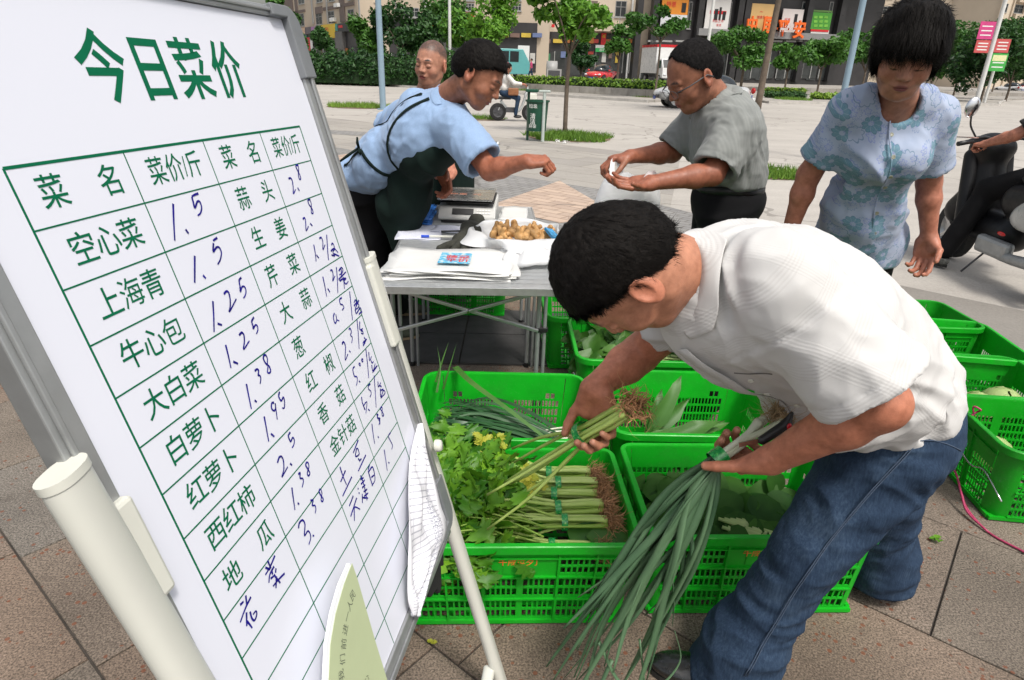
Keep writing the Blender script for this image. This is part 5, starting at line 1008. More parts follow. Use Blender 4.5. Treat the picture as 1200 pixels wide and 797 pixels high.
st_ = k.noise(mp.outputs[0], 1, 3, .6); fd = k.noise(c, 7, 6, .7); x_ = k.math('ADD', k.math('MULTIPLY', st_, .45), k.math('MULTIPLY', fd, .55)); k.l(k.ramp(x_, [(.32, (.013, .024, .047)), (.50, (.025, .045, .082)), (.68, (.052, .083, .130))]), k.b.inputs['Base Color'])
k.set(Roughness=.9, Specular_IOR_Level=.15); k.bump(k.math('ADD', st_, k.math('MULTIPLY', k.noise(c, 45, 6, .75), 2.0)), .6, .0016); M_jeans = k.m
M_trouser = cloth_mat('black_trouser_cloth', (.004, .004, .005), None, .9, .0, .25, 700, .2).m
M_shoe = mat('black_leather', (.010, .010, .010), .28, .2, 12, .1, 120, coat=.4)
M_sole = mat('dark_rubber', (.02, .018, .016), .8, .2, 20, .1, 80)
def whiteshirt():
    k = cloth_mat('white_dobby_cotton', (.70, .69, .67), None, .85, .25, .35, 900, .03)
    return k
_k = NT('white_dobby_cotton'); _c = _k.coord('Object'); _d = _k.n('VectorMath', operation='DOT_PRODUCT'); _d.inputs[1].default_value = (.80, .15, -.58); _k.l(_c, _d.inputs[0])
_st = _k.math('SINE', _k.math('MULTIPLY', _d.outputs['Value'], 1250)); _band = _k.math('GREATER_THAN', _k.math('SINE', _k.math('MULTIPLY', _d.outputs['Value'], 95)), .35)
_d2 = _k.n('VectorMath', operation='DOT_PRODUCT'); _d2.inputs[1].default_value = (.45, .55, .70); _k.l(_c, _d2.inputs[0]); _b2 = _k.math('GREATER_THAN', _k.math('SINE', _k.math('MULTIPLY', _d2.outputs['Value'], 60)), .55)
_s2 = _k.math('SINE', _k.math('MULTIPLY', _d2.outputs['Value'], 1300))
_h = _k.math('ADD', _k.math('MULTIPLY', _st, _band), _k.math('ADD', _k.math('MULTIPLY', _k.math('MULTIPLY', _s2, _b2), .7), _k.math('MULTIPLY', _k.noise(_c, 30, 6, .7), 3.0)))
_t = _k.math('MULTIPLY', _k.math('ADD', _k.math('MULTIPLY', _st, _band), 1), .5)
_k.l(_k.mix(_k.math('MULTIPLY', _band, .25), (.56, .55, .535), _k.ramp(_t, [(.2, (.44, .42, .405)), (.7, (.58, .57, .555))])), _k.b.inputs['Base Color']); _k.set(Roughness=.9, Specular_IOR_Level=.2, Sheen_Weight=.15); _k.bump(_h, .20, .0006); M_wshirt = _k.m
man = empty('person', (.90, 1.30, 0), label='man in white short sleeved shirt and jeans stooping over the crates', cat='person'); mb = (.90, 1.30, 0)
HO = Vector((.186, 1.075, 1.128)); HR = basis((-.22, .12, -.96), (-.93, -.24, .26)); HS = 1.06
f = S(.02); head_prims(f, HO, HR, HS)
sh_l, el_l, wr_l = Vector((.45, 1.04, 1.13)), Vector((.612, .955, .955)), Vector((.506, 1.06, .775))
sh_r, el_r, wr_r = Vector((.40, 1.30, 1.02)), Vector((.305, 1.42, .825)), Vector((.188, 1.305, .790))
NB = Vector((.300, 1.125, 1.118)); neck_prims(f, HO, HR, NB, .060, HS)
arm_prims(f, sh_l, el_l, wr_l, 1.04); arm_prims(f, sh_r, el_r, wr_r, 1.04)
tp = hand_prims(f, wr_l, (-.15, .75, -.65), (-.48, .60, .61), -1, (1.0, 1.0, 1.0, 1.0), (.35, .15), 1.02)
tp += hand_prims(f, wr_r, (.30, -.30, -.88), (-.62, -.75, .08), 1, (.85, .85, .85, .85), (.35, .5), 1.02)
cl = wr_l + Vector((-.03, .06, -.03)); cr = wr_r + Vector((0, -.04, -.06))
lo, hi = f.bounds(.02)
body = sdf_obj('body', f, M_skin, man, boxes=[box_round(HO, .155, .0032), box_round(cl, .125, .0030), box_round(cr, .115, .0030), (lo, hi, .007)],
               col=lambda v: nails(v, head_col(v, HO, HR, SK_A, HS), tp), base=mb)
def hl(L):
    x, y, z = L[..., 0], L[..., 1], L[..., 2]; ax = np.abs(x)
    front = .062 + .010 * np.cos(x * 40) - .16 * np.clip(y - .02, 0, 1) * 0; side = np.where(ax > .055, .012, .050)
    zl = np.where(y > .035, .052 + (y - .035) * .35, np.where(y > -.015, .015 + (y + .015) * .75, np.where(y > -.04, .03 * 0 - .010 - (y + .015) * 0.2, -.050)))
    zl = zl + .003 * np.sin(x * 300) * 1.0
    return z - zl
hair, hf = hair_cap(man, HO, HR, HS, mb, hl, grow=.007)
p_, n_ = scalp_points(hf, 17000, HO, .12); L = (p_ - np.array(HO)) @ np.array(HR) / HS; crown = np.array((0.015, -.055, .10)); dd = L - crown; tang = np.cross(np.tile((0, -.5, .85), (len(dd), 1)), dd)
dirs = (dd / np.maximum(_len(dd)[:, None], .01) + tang * 3.0) @ np.array(HR).T; keep = (_len(dd) > .014) | (np.random.default_rng(1).random(len(dd)) < .35)
strands('hair_strand', p_[keep], n_[keep], dirs[keep], .019, .0010, M_hair, man, mb, 3)
# shirt
f = S(.05)
f.ell((.585, 1.225, 1.015), (.20, .195, .148), np.array(Matrix.Rotation(math.radians(32), 3, 'Y')), .06)
f.ell((.715, 1.28, .905), (.22, .20, .160), np.array(Matrix.Rotation(math.radians(38), 3, 'Y')), .06)
f.ell((.838, 1.325, .805), (.158, .185, .142), np.array(Matrix.Rotation(math.radians(45), 3, 'Y')), .06)
f.ell((.53, 1.235, .965), (.12, .15, .10), None, .06)
f.ell((.665, 1.27, .805), (.11, .155, .09), None, .06)
f.cone((.425, 1.06, 1.135), (.37, 1.30, 1.04), .080, .078, .06)
f.cone((.42, 1.18, 1.08), (.295, 1.125, 1.118), .115, .064, .05); f.ell((.44, 1.19, 1.05), (.15, .17, .125), None, .05)
f.cone((.47, 1.05, 1.11), (.63, .945, .945), .080, .098, .05)
f.cone((.38, 1.30, 1.02), (.325, 1.39, .895), .072, .072, .03)
f.cone((.310, 1.13, 1.05), (.44, 1.20, .95), .050, .08, .06)
ud = (el_l - sh_l).normalized(); hem_c = Vector((.588, .972, .982)); hc = hem_c + ud * .012
f.plane(hc, ud * 1.0, .004)
SHIRT_HEM_R = Vector((.350, 1.375, .912)); udr = (el_r - sh_r).normalized()
shirt_local = []
def cut_plane_local(f, c, n, cen, rad):
    c = np.array(c, float); n = np.array(Vector(n).normalized()); cen = np.array(cen, float)
    def g(P): return -np.maximum(-(P - c) @ n, _len(P - cen) - rad).astype(np.float32) * -1 * -1
    f.p.append(('f', lambda P: np.maximum(-((P - c.astype(np.float32)) @ n.astype(np.float32)), _len(P - cen.astype(np.float32)) - rad), None, None, None, .004, 's'))
f.p.pop()
cut_plane_local(f, hc, ud, hc + ud * .06, .15)
f.cone(hc + ud * .03, hc - ud * .05, .086, .070, .003, 's')
cut_plane_local(f, SHIRT_HEM_R, udr, SHIRT_HEM_R + udr * .06, .12)
f.cone(SHIRT_HEM_R + udr * .03, SHIRT_HEM_R - udr * .04, .068, .058, .003, 's')
# hem: cut square to the trunk, with a deeper notch for the side slit
hn = Vector((.68, .05, -.73)).normalized(); hcn = Vector((.865, 1.30, .722))
f.p.append(('f', lambda P: -((P - np.array(hcn, np.float32)) @ np.array(hn, np.float32)), None, None, None, .004, 's'))
S1, S2 = at(1084, 452, 1.16), at(1108, 535, 1.10); f.cone(S1, S2, .004, .045, .004, 's')
# collar opening
cn = (HO - NB).normalized(); f.cone(NB + cn * .10, NB - cn * .012, .066, .064, .004, 's')
WR = np.array(Matrix.Rotation(math.radians(32), 3, 'Y'))
def shirt_disp(v):
    d = .0035 * fbm(v * 11, 3) + .0115 * (.42 - np.abs(vnoise(v @ WR * np.array((6, 15, 13.)) + 2.5 * vnoise(v * 5)[:, None]))) + .0036 * (.4 - np.abs(vnoise(v * np.array((22, 26, 30.)))))
    d += folds(v, (.60, 1.04, .98), (.55, 0, -.5), (.6, -.1, .75), .0075, .055, .13, 1) + folds(v, (.86, 1.12, .90), (.3, .0, .9), (.9, .1, -.3), .0085, .06, .16, 5)
    d += folds(v, (.72, 1.08, .82), (.5, .1, .55), (.55, 0, -.6), .006, .05, .14, 9) + folds(v, (.50, 1.02, 1.08), (.6, -.2, -.4), (.3, .1, .9), .006, .045, .08, 4) + folds(v, (.95, 1.2, .98), (.1, .3, .8), (.8, 0, -.5), .006, .045, .14, 14)
    # sleeve hem stitching line and yoke seam
    u = (v - np.array(hc)) @ np.array(ud); near = _len(v - np.array(hc)) < .12; d += np.where(near, -.0022 * np.exp(-((u + .028) / .0022) ** 2), 0)
    u2 = (v - np.array((.47, 1.06, 1.10))) @ np.array(Vector((.55, -.15, -.50)).normalized()); n2 = (_len(v - np.array((.47, 1.04, 1.10))) < .17); d += np.where(n2, -.003 * np.exp(-((u2 - .02) / .003) ** 2) + .0015 * np.exp(-((u2 - .03) / .008) ** 2), 0)
    u3 = (v - np.array(hcn)) @ np.array(hn); d += -.002 * np.exp(-((u3 + .022) / .002) ** 2)
    return d
shirt = sdf_obj('white_shirt', f, M_wshirt, man, .0060, None, shirt_disp, m=.02, base=mb)
SHIRT_F = f
def surf_pt(F, p, d=None):
    p = np.array([p], float)
    for _ in range(12): N = normals(F, p); p = p - N * F(p.astype(np.float32))[:, None] * .8
    return Vector(p[0]), Vector(normals(F, p)[0])
def collar_ring(parent, base, nb, nd, r, m, drop=.03, rise=.022, out=.018, front=None, n=32, name='collar', F=None):
    nb = Vector(nb); nd = Vector(nd).normalized(); fr = Vector(front); fr = (fr - nd * fr.dot(nd)).normalized(); sd = nd.cross(fr); q = MB(); rows = [[] for _ in range(5)]
    for i in range(n + 1):
        a = math.radians(9) + math.radians(342) * i / n; dv = fr * math.cos(a) + sd * math.sin(a); pt = math.exp(-(min(abs(a - .30), abs(a - 5.98)) / .30) ** 2); top = nb + nd * rise * (1 - .35 * pt) + dv * (r + .003); dr = drop * (.72 + .85 * pt)
        rows[0].append(nb + dv * (r - .004) - nd * .012); rows[1].append(top)
        for k, t in ((2, .28), (3, .62), (4, 1.0)):
            p = nb - nd * (dr * t - rise * .3) + dv * (r + .035)
            if F is not None: p, nn = surf_pt(F, p); p = p + nn * (.0085 - .002 * t)
            rows[k].append(p)
    q.add([p - Vector(base) for rw_ in rows for p in rw_], [(k * (n + 1) + i, k * (n + 1) + i + 1, (k + 1) * (n + 1) + i + 1, (k + 1) * (n + 1) + i) for k in range(4) for i in range(n)])
    o = q.build(name, m, parent, smooth=True); s = o.modifiers.new('thickness', 'SOLIDIFY'); s.thickness = .0025; s = o.modifiers.new('soft', 'SUBSURF'); s.levels = s.render_levels = 1; return o
# collar flap: a folded band round the neck with a long point towards the camera
collar_ring(man, mb, NB, cn, .064, M_wshirt, .052, .020, .0, front=(-.25, -.35, -.9), F=SHIRT_F, n=40)
# placket buttons
PLK = [at(803, 402, 1.10), at(852, 436, 1.12), at(893, 478, 1.15), at(925, 512, 1.16)]
for p in (at(880, 430, 1.1), at(899, 467, 1.1), at(926, 496, 1.1)):
    a, n = surf_pt(SHIRT_F, p); button(man, a + n * .011 - Vector(mb), n, .0058)
# jeans
f = S(.04)
f.ell((.868, 1.325, .735), (.148, .172, .138), None, .05)
f.chain([(.84, 1.24, .69), (.695, 1.19, .45), (.590, 1.195, .145)], [.115, .076, .084], .03)
f.cone((.60, 1.195, .16), (.585, 1.195, .045), .098, .112, .03)
f.chain([(.91, 1.42, .66), (1.045, 1.50, .40), (1.120, 1.545, .13)], [.115, .083, .088], .03)
f.cone((1.125, 1.545, .15), (1.135, 1.55, .055), .092, .100, .03)
f.p.append(('f', lambda P: (P[..., 2] - (.050 + .10 * (P[..., 0] - .50) * (P[..., 0] < .8) * 0)), None, None, None, .004, 's'))
f.cone((.585, 1.195, .0), (.59, 1.195, .09), .098, .085, .003, 's'); f.cone((1.135, 1.55, .0), (1.13, 1.548, .09), .087, .078, .003, 's')
def jean_disp(v):
    d = .003 * fbm(v * 13, 3) + .0095 * (.40 - np.abs(vnoise(v * np.array((7, 9, 20.)) + 2.5 * vnoise(v * 5)[:, None]))) + .0032 * (.4 - np.abs(vnoise(v * np.array((20, 20, 34.))))) + .0008 * vnoise(v * 90)
    for c, n_, w in (((.735, 1.1, .47), (.5, 0, .85), .05), ((.68, 1.12, .36), (.2, 0, 1), .045), ((.86, 1.13, .62), (.5, 0, .75), .055), ((.62, 1.12, .12), (.1, 0, 1), .04), ((1.09, 1.42, .42), (0, 0, 1), .045), ((1.15, 1.46, .2), (0, 0, 1), .05)):
        d += folds(v, c, (.8, .5, .1), n_, .006, w, .12, c[0] * 10)
    # double stitched side seam of the near leg
    a = np.array((.96, 1.12, .74)); b = np.array((.735, 1.09, .455)); c2 = np.array((.60, 1.09, .05))
    def dist(v, a, b): ab_ = b - a; h = np.clip(((v - a) @ ab_) / (ab_ @ ab_), 0, 1); w = v - a - h[:, None] * ab_; return np.abs(w @ np.array(Vector(np.cross(ab_, (0, 1, 0))).normalized())), h
    for A, B in ((a, b), (b, c2)):
        e, h = dist(v, A, B); inn = (h > 0) & (h < 1) & (v[:, 1] < 1.19) & (v[:, 0] < 1.02); d = d + np.where(inn, .0022 * np.exp(-(e / .008) ** 2) - .0035 * np.exp(-(e / .0022) ** 2), 0)
    return d
jeans = sdf_obj('jeans', f, M_jeans, man, .0065, None, jean_disp, m=.02, base=mb)
def shoe(parent, heel, toe, base, m=M_shoe, w=.048, h=.075, sole=M_sole, name='shoe'):
    heel = Vector(heel); toe = Vector(toe); d = (toe - heel); L = d.length; d.normalize(); sd = Vector((-d.y, d.x, 0)).normalized(); R = np.array(Matrix((sd, d, Vector((0, 0, 1)))).transposed()); f = S(.02)
    P = lambda a, b, c: np.array(heel + sd * a + d * b + Vector((0, 0, c)))
    f.ell(P(0, L * .22, .048), (w * .78, L * .24, .040), R, .02); f.ell(P(0, L * .66, .034), (w, L * .34, .030), R, .03); f.ell(P(0, L * .42, .058), (w * .78, L * .26, .036), R, .03)
    f.cone(P(0, L * .22, .06), P(0, L * .16, h + .03), .036, .036, .02); f.plane(P(0, 0, .016), (0, 0, -1), .003); f.plane(P(0, 0, h + .02), (0, 0, 1), .002)
    o = sdf_obj(name, f, m, parent, .005, None, lambda v: .0006 * vnoise(v * 90), m=.02, base=base)
    q = MB(); n = 20; pr = []
    for i in range(n):
        t = 2 * PI * i / n; y = L * (.5 + .5 * math.cos(t)); x = math.sin(t) * w * (.92 + .16 * math.cos(t - .2)); pr.append(heel + sd * x + d * y - Vector(base))
    q.add([Vector((p.x, p.y, heel.z - base[2])) for p in pr] + [Vector((p.x, p.y, heel.z + .019 - base[2])) for p in pr], [tuple(range(n))[::-1], tuple(range(n, 2 * n))] + [(i, (i + 1) % n, n + (i + 1) % n, n + i) for i in range(n)])
    q.build('sole', sole, o); return o
def strap(F, pts, w, m, parent, base, name='apron_strap', off=.009, n=6):
    pts = smooth3(pts, n); N = len(pts); P = [surf_pt(F, p) for p in pts]; vs = []
    for i, (p, nn) in enumerate(P):
        t = (P[min(i + 1, N - 1)][0] - P[max(i - 1, 0)][0]).normalized(); s = t.cross(nn).normalized(); vs += [p + nn * off + s * w / 2 - Vector(base), p + nn * off - s * w / 2 - Vector(base)]
    o = MB().add(vs, [(2 * i, 2 * i + 1, 2 * i + 3, 2 * i + 2) for i in range(N - 1)]).build(name, m, parent, smooth=True); s = o.modifiers.new('thickness', 'SOLIDIFY'); s.thickness = .0018; s.offset = 1; return o
JF = f
M_sti2 = mat('shadowed_seam_thread', (.16, .15, .14), .9, 0)
strap(SHIRT_F, PLK, .026, M_wshirt, man, mb, 'placket', .0085)
strap(SHIRT_F, [at(862, 414, 1.1), at(886, 421, 1.08), at(908, 424, 1.06)], .0022, M_sti2, man, mb, 'pocket_edge', .0095)
M_sti = mat('denim_stitching', (.05, .075, .12), .9, .2, 200)
for dz in (0, .009):
    strap(JF, [at(1078 + dz * 300, 505, 1.17), at(1010 + dz * 300, 590, 1.12), at(950 + dz * 300, 668, 1.10), at(905 + dz * 300, 740, 1.10), at(872 + dz * 300, 790, 1.10)], .0022, M_sti, man, mb, 'seam_stitch', .0075)
strap(JF, [at(1100, 520, 1.2), at(1075, 516, 1.17), at(1050, 528, 1.15)], .002, M_sti, man, mb, 'pocket_stitch', .0075)
shoe(man, (.66, 1.175, .004), (.385, 1.235, .004), mb); shoe(man, (1.175, 1.50, .004), (1.02, 1.68, .004), mb)
def trousers(parent, base, hip, knees, ankles, m, rr=(.16, .12, .115), w=(.115, .085, .085), belt=None, name='trousers'):
    f = S(.04); hip = Vector(hip); f.ell(hip, rr, None, .05)
    for kn, an in zip(knees, ankles):
        kn = Vector(kn); an = Vector(an); top = hip + Vector(((kn.x - hip.x) * .55, (kn.y - hip.y) * .75, -.06))
        f.chain([top, kn, an], w, .03); f.plane
    f.p.append(('f', lambda P: P[..., 2] - .045, None, None, None, .004, 's')); f.p.append(('f', lambda P: hip.z + rr[2] * .72 - P[..., 2], None, None, None, .004, 's'))
    ob = sdf_obj(name, f, m, parent, .010, None, lambda v: .004 * fbm(v * 10, 2) + folds(v, (hip.x, hip.y - .1, hip.z - .12), (1, .2, .3), (0, 0, 1), .007, .06, .2, 3) + sum(folds(v, k, (1, .3, .2), (0, 0, 1), .007, .06, .14, 5) for k in knees), m=.02, base=base)
    return ob, f
def belt_ring(parent, base, f, z, c, m, w=.018, tilt=(0, 0), n=36, name='belt'):
    vs = []
    for i in range(n):
        a = 2 * PI * i / n; d = Vector((math.cos(a), math.sin(a), 0)); p, nn = surf_pt(f, Vector((c[0], c[1], z + tilt[0] * math.cos(a) + tilt[1] * math.sin(a))) + d * .15)
        for k in (-1, 1): vs.append(p + d * .005 + Vector((0, 0, k * w)) - Vector(base))
    o = MB().add(vs, [(2 * i, 2 * ((i + 1) % n), 2 * ((i + 1) % n) + 1, 2 * i + 1) for i in range(n)]).build(name, m, parent, smooth=True); s = o.modifiers.new('thickness', 'SOLIDIFY'); s.thickness = .004; return o
def torso_shirt(parent, base, name, m, blobs, cones, sleeves, hem, neck, wr=(), h=.007, amp=.003, extra=None, k=.05):
    """blobs: (centre, radii, R); sleeves: (shoulder, elbow, fraction, r0, r1); hem: (point, normal); neck: (base, dir, r)"""
    f = S(k)
    for b in blobs: f.ell(b[0], b[1], b[2] if len(b) > 2 else None, k)
    for c in cones: f.cone(*c)
    for (a, b, fr, r0, r1) in sleeves:
        a = Vector(a); b = Vector(b); u = (b - a).normalized(); e = a.lerp(b, fr); f.cone(a, e + u * .02, r0, r1, .035)
        c_, n_ = np.array(e), np.array(u); ce = np.array(e + u * .05); rad = r1 + .06
        f.p.append(('f', (lambda P, c_=c_, n_=n_, ce=ce, rad=rad: np.maximum(-((P - c_.astype(np.float32)) @ n_.astype(np.float32)), _len(P - ce.astype(np.float32)) - rad)), None, None, None, .003, 's'))
        f.cone(e + u * .03, e - u * .04, r1 - .008, r1 - .022, .003, 's')
    c_, n_ = np.array(hem[0], np.float32), np.array(Vector(hem[1]).normalized(), np.float32)
    f.p.append(('f', lambda P: -((P - c_) @ n_), None, None, None, .004, 's'))
    nb, nd, nr = Vector(neck[0]), Vector(neck[1]).normalized(), neck[2]; f.cone(nb + nd * .10, nb - nd * .012, nr, nr, .004, 's')
    if extra: extra(f)
    def disp(v):
        d = amp * fbm(v * 12, 3) + .0105 * (.45 - np.abs(vnoise(v * np.array((13, 13, 6.)) + 3 * vnoise(v * 4)[:, None]))) + .0040 * (.4 - np.abs(vnoise(v * 25)))
        for w in wr: d = d + folds(v, *w)
        for (a, b, fr, r0, r1) in sleeves:
            a = Vector(a); b = Vector(b); u = np.array((b - a).normalized()); e = np.array(a.lerp(b, fr)); q = (v - e) @ u; d = d + np.where(_len(v - e) < r1 + .04, -.0018 * np.exp(-((q + .025) / .0025) ** 2), 0)
        return d
    return sdf_obj(name, f, m, parent, h, None, disp, m=.02, base=base), f
def hairline_short(front=.055, side=.012, back=-.05):
    def fn(L):
        y, z = L[..., 1], L[..., 2]
        zl = np.where(y > .035, front + (y - .035) * .35, np.where(y > -.012, side + (y + .012) * (front - side) / .047, np.where(y > -.035, side - .02 + (y + .012) * .5, back)))
        return z - zl + .003 * np.sin(L[..., 0] * 300)
    return fn
def eyeglasses(parent, base, o, R, s, m):
    q = MB(); t = lambda *p: Vector(T(R, o, Vector(p) * s)) - Vector(base)
    for sg in (-1, 1):
        c = (sg * .032, .104, -.004); pts = [t(c[0] + .023 * math.cos(a) * 1.05, c[1] - .004 * abs(math.cos(a)), c[2] + .015 * math.sin(a)) for a in [2 * PI * i / 18 for i in range(19)]]; q.tube(pts, .0011, 5)
        q.tube([t(sg * .056, .098, .004), t(sg * .078, .06, .006), t(sg * .084, -.012, .006), t(sg * .084, -.03, -.012)], .0026, 5)
    q.tube([t(-.009, .104, 0), t(0, .107, .003), t(.009, .104, 0)], .0012, 5); return q.build('eyeglasses', m, parent, smooth=True)
vb = (-.75, 3.35, 0); ven = empty('person', vb, label='black haired man in pale blue shirt and green apron reaching across the table', cat='person')
HO2 = Vector((-.172, 2.93, 1.412)); HR2 = basis((.80, -.22, -.56), (.52, -.05, .85)); NB2 = Vector((-.315, 3.03, 1.315))
f = S(.02); head_prims(f, HO2, HR2, 1.08); neck_prims(f, HO2, HR2, NB2, .055, 1.08)
sR, eR, wR = (-.275, 2.93, 1.205), (-.115, 2.80, 1.045), (.035, 2.70, 1.098); sL, eL, wL = (-.50, 3.26, 1.24), (-.68, 3.46, 1.14), (-.37, 3.20, .985)
arm_prims(f, sR, eR, wR, 1.0); arm_prims(f, sL, eL, wL, 1.0)
hand_prims(f, wR, (.97, -.05, .12), (.1, .3, -.95), 1, (1.2, 1.25, 1.3, 1.3), (.3, .9)); hand_prims(f, wL, (.45, -.35, -.80), (-.5, -.6, -.3), -1, (.5, .6, .7, .8), (.3, .5))
lo, hi = f.bounds(.02); c1 = Vector(wR) + Vector((.06, 0, 0)); c2 = Vector(wL) + Vector((.04, -.03, -.06))
sdf_obj('body', f, M_skin, ven, boxes=[box_round(HO2, .15, .004), box_round(c1, .11, .0035), box_round(c2, .11, .0035), (lo, hi, .009)], col=lambda v: head_col(v, HO2, HR2, SK_B, 1.08), base=vb)
hh, hf2 = hair_cap(ven, HO2, HR2, 1.08, vb, hairline_short(.055, .008, -.045), h=.005, grow=.011)
p_, n_ = scalp_points(hf2, 3500, HO2, .12); strands('hair_strand', p_, n_, (p_ - np.array(HO2)) @ np.eye(3) * .2 + np.array((.5, -.1, -.6)), .017, .0018, M_hair, ven, vb, 2)
M_blue = cloth_mat('pale_blue_cotton', (.25, .36, .54), None, .85, .2, .3, 800, .04).m
Rt = np.array(Matrix.Rotation(math.radians(52), 3, 'Y'))
tb, tf = torso_shirt(ven, vb, 'blue_shirt', M_blue, [((-.43, 3.10, 1.165), (.150, .20, .215), Rt), ((-.62, 3.22, 1.03), (.145, .185, .20), Rt), ((-.76, 3.32, .93), (.155, .165, .10))],
    [((-.30, 2.99, 1.215), (-.48, 3.22, 1.255), .085, .085, .05), ((-.40, 3.06, 1.23), (-.325, 3.03, 1.30), .09, .062, .04)],
    [(sR, eR, .80, .085, .092), (sL, eL, .88, .082, .078)], ((-.80, 3.36, .865), (-.18, 0, -1)), (NB2, HO2 - NB2, .060),
    [((-.35, 2.95, 1.14), (.2, 0, -.9), (.9, .1, .3), .008, .05, .15, 3), ((-.52, 3.05, 1.08), (.6, 0, .5), (.5, 0, -.7), .008, .06, .2, 8), ((-.70, 3.2, .98), (.3, 0, .9), (.9, 0, -.2), .008, .05, .16, 2)])
collar_ring(ven, vb, NB2 + Vector((.01, 0, .004)), HO2 - NB2, .062, M_blue, .040, .018, .0, front=(.6, -.1, -.7), F=tf)
tr, trf = trousers(ven, vb, (-.775, 3.34, .84), [(-.74, 3.30, .46), (-.78, 3.62, .46)], [(-.755, 3.34, .10), (-.72, 3.72, .10)], M_trouser, (.155, .17, .13), (.105, .082, .085))
belt_ring(ven, vb, trf, .885, (-.775, 3.34), M_black, .017, (-.02, 0))
M_sneak = mat('worn_green_canvas', (.06, .07, .045), .8, .3, 30, .2, 200); M_tan = mat('tan_rubber', (.30, .22, .13), .7, .2, 30)
shoe(ven, (-.80, 3.36, .010), (-.53, 3.42, .010), vb, M_sneak, .048, .07, M_tan); shoe(ven, (-.77, 3.76, .010), (-.50, 3.82, .010), vb, M_sneak, .048, .07, M_tan)
# apron: bib hanging from the chest to the shins, with crossed straps on the back
M_apr = cloth_mat('dark_green_apron_cloth', (.0030, .0110, .0085), None, .9, .0, .3, 700, .15).m
f = S(.05); Rz = np.array(Matrix.Rotation(math.radians(-24), 3, 'Z'))
f.ell((-.41, 3.10, 1.08), (.12, .20, .16), Rt, .05); f.ell((-.52, 3.20, .90), (.105, .19, .18), None, .06); f.cone((-.58, 3.16, .80), (-.585, 3.20, .38), .105, .125, .06); f.cone((-.60, 3.34, .80), (-.61, 3.40, .38), .10, .12, .06)
inner = S(.05); inner.ell((-.62, 3.22, 1.03), (.145, .185, .20), Rt, .05)
f.p.append(('f', lambda P: tf(P) + .004 if False else (P[..., 0] * -.62 - P[..., 2] * .70 + .415) * 1.0 * 0 + (P[..., 2] - .36), None, None, None, .004, 's'))
f.p.append(('f', lambda P: -((P - np.array((-.44, 3.1, 1.145), np.float32)) @ np.array((-.60, -.05, .80), np.float32)), None, None, None, .004, 's'))
f.p.append(('f', lambda P: ((P - np.array((-.66, 3.1, .80), np.float32)) @ np.array((.97, -.0, .25), np.float32)), None, None, None, .004, 's'))
sdf_obj('apron', f, M_apr, ven, .009, None, lambda v: .004 * fbm(v * 8, 2) + folds(v, (-.52, 3.02, .95), (.3, 0, -.9), (1, -.3, 0), .012, .06, .25, 2) + folds(v, (-.55, 3.1, .6), (0, 0, 1), (1, -.3, 0), .014, .07, .3, 6), m=.02, base=vb)
strap(tf, [(-.385, 2.97, 1.31), (-.47, 2.98, 1.24), (-.53, 3.0, 1.12), (-.545, 3.0, 1.0), (-.53, 3.0, .93)], .016, M_apr, ven, vb)
strap(tf, [(-.25, 2.95, 1.28), (-.33, 2.98, 1.31), (-.45, 3.05, 1.26), (-.56, 3.12, 1.19), (-.66, 3.2, 1.15)], .016, M_apr, ven, vb)
strap(tf, [(-.70, 3.1, 1.06), (-.64, 3.05, 1.0), (-.57, 3.02, .945)], .016, M_apr, ven, vb)
strap(tf, [(-.70, 3.1, 1.065), (-.76, 3.15, 1.02), (-.83, 3.2, .985)], .014, M_apr, ven, vb)
bq = MB(); bp = Vector((-.735, 3.10, 1.085))
for e in ((-.10, -.02, -.07), (.0, -.02, .05), (.012, -.02, -.03)): bq.tube([bp - Vector(vb), bp - Vector(vb) + Vector(e) * .5 + Vector((0, -.012, .0)), bp - Vector(vb) + Vector(e)], [.006, .007, .004], 6)
bq.build('strap_knot', M_apr, ven, smooth=True)
bb_ = (-.42, 3.98, 0); bal = empty('person', bb_, label='man with shaven head looking left from behind the blue shirted vendor', cat='person')
HO3 = Vector((-.495, 3.90, 1.452)); HR3 = basis((-.42, -.90, -.12), (.05, -.12, 1)); NB3 = Vector((-.53, 3.97, 1.31))
f = S(.02); head_prims(f, HO3, HR3, 1.02, mouth=1); neck_prims(f, HO3, HR3, NB3, .056)
a1, a2, a3 = (-.43, 3.95, 1.18), (-.42, 3.85, .95), (-.36, 3.62, .92); a4, a5, a6 = (-.66, 4.05, 1.15), (-.68, 4.05, .95), (-.62, 3.9, .85)
arm_prims(f, a1, a2, a3); arm_prims(f, a4, a5, a6); hand_prims(f, a3, (-.3, -.8, -.4), (0, -.4, .9), 1, (.6, .6, .7, .7)); hand_prims(f, a6, (.3, -.8, -.4), (.3, -.4, .9), -1, (.6, .6, .7, .7))
lo, hi = f.bounds(.02)
sdf_obj('body', f, M_skin, bal, boxes=[box_round(HO3, .14, .004), (lo, hi, .008)], col=lambda v: head_col(v, HO3, HR3, SK_C, 1.02, 1.2, stub=1.0), base=bb_)
M_check = NT('grey_check_cotton'); k = M_check; c = k.coord('Object'); sp = k.n('SeparateXYZ'); k.l(c, sp.inputs[0])
a = k.math('LESS_THAN', k.math('FRACT', k.math('MULTIPLY', sp.outputs[0], 60)), .22); b = k.math('LESS_THAN', k.math('FRACT', k.math('MULTIPLY', sp.outputs[2], 60)), .22)
k.l(k.mix(k.math('MULTIPLY', k.math('ADD', a, b), .4), (.58, .58, .58), (.16, .16, .18)), k.b.inputs['Base Color']); k.set(Roughness=.9); M_check = k.m
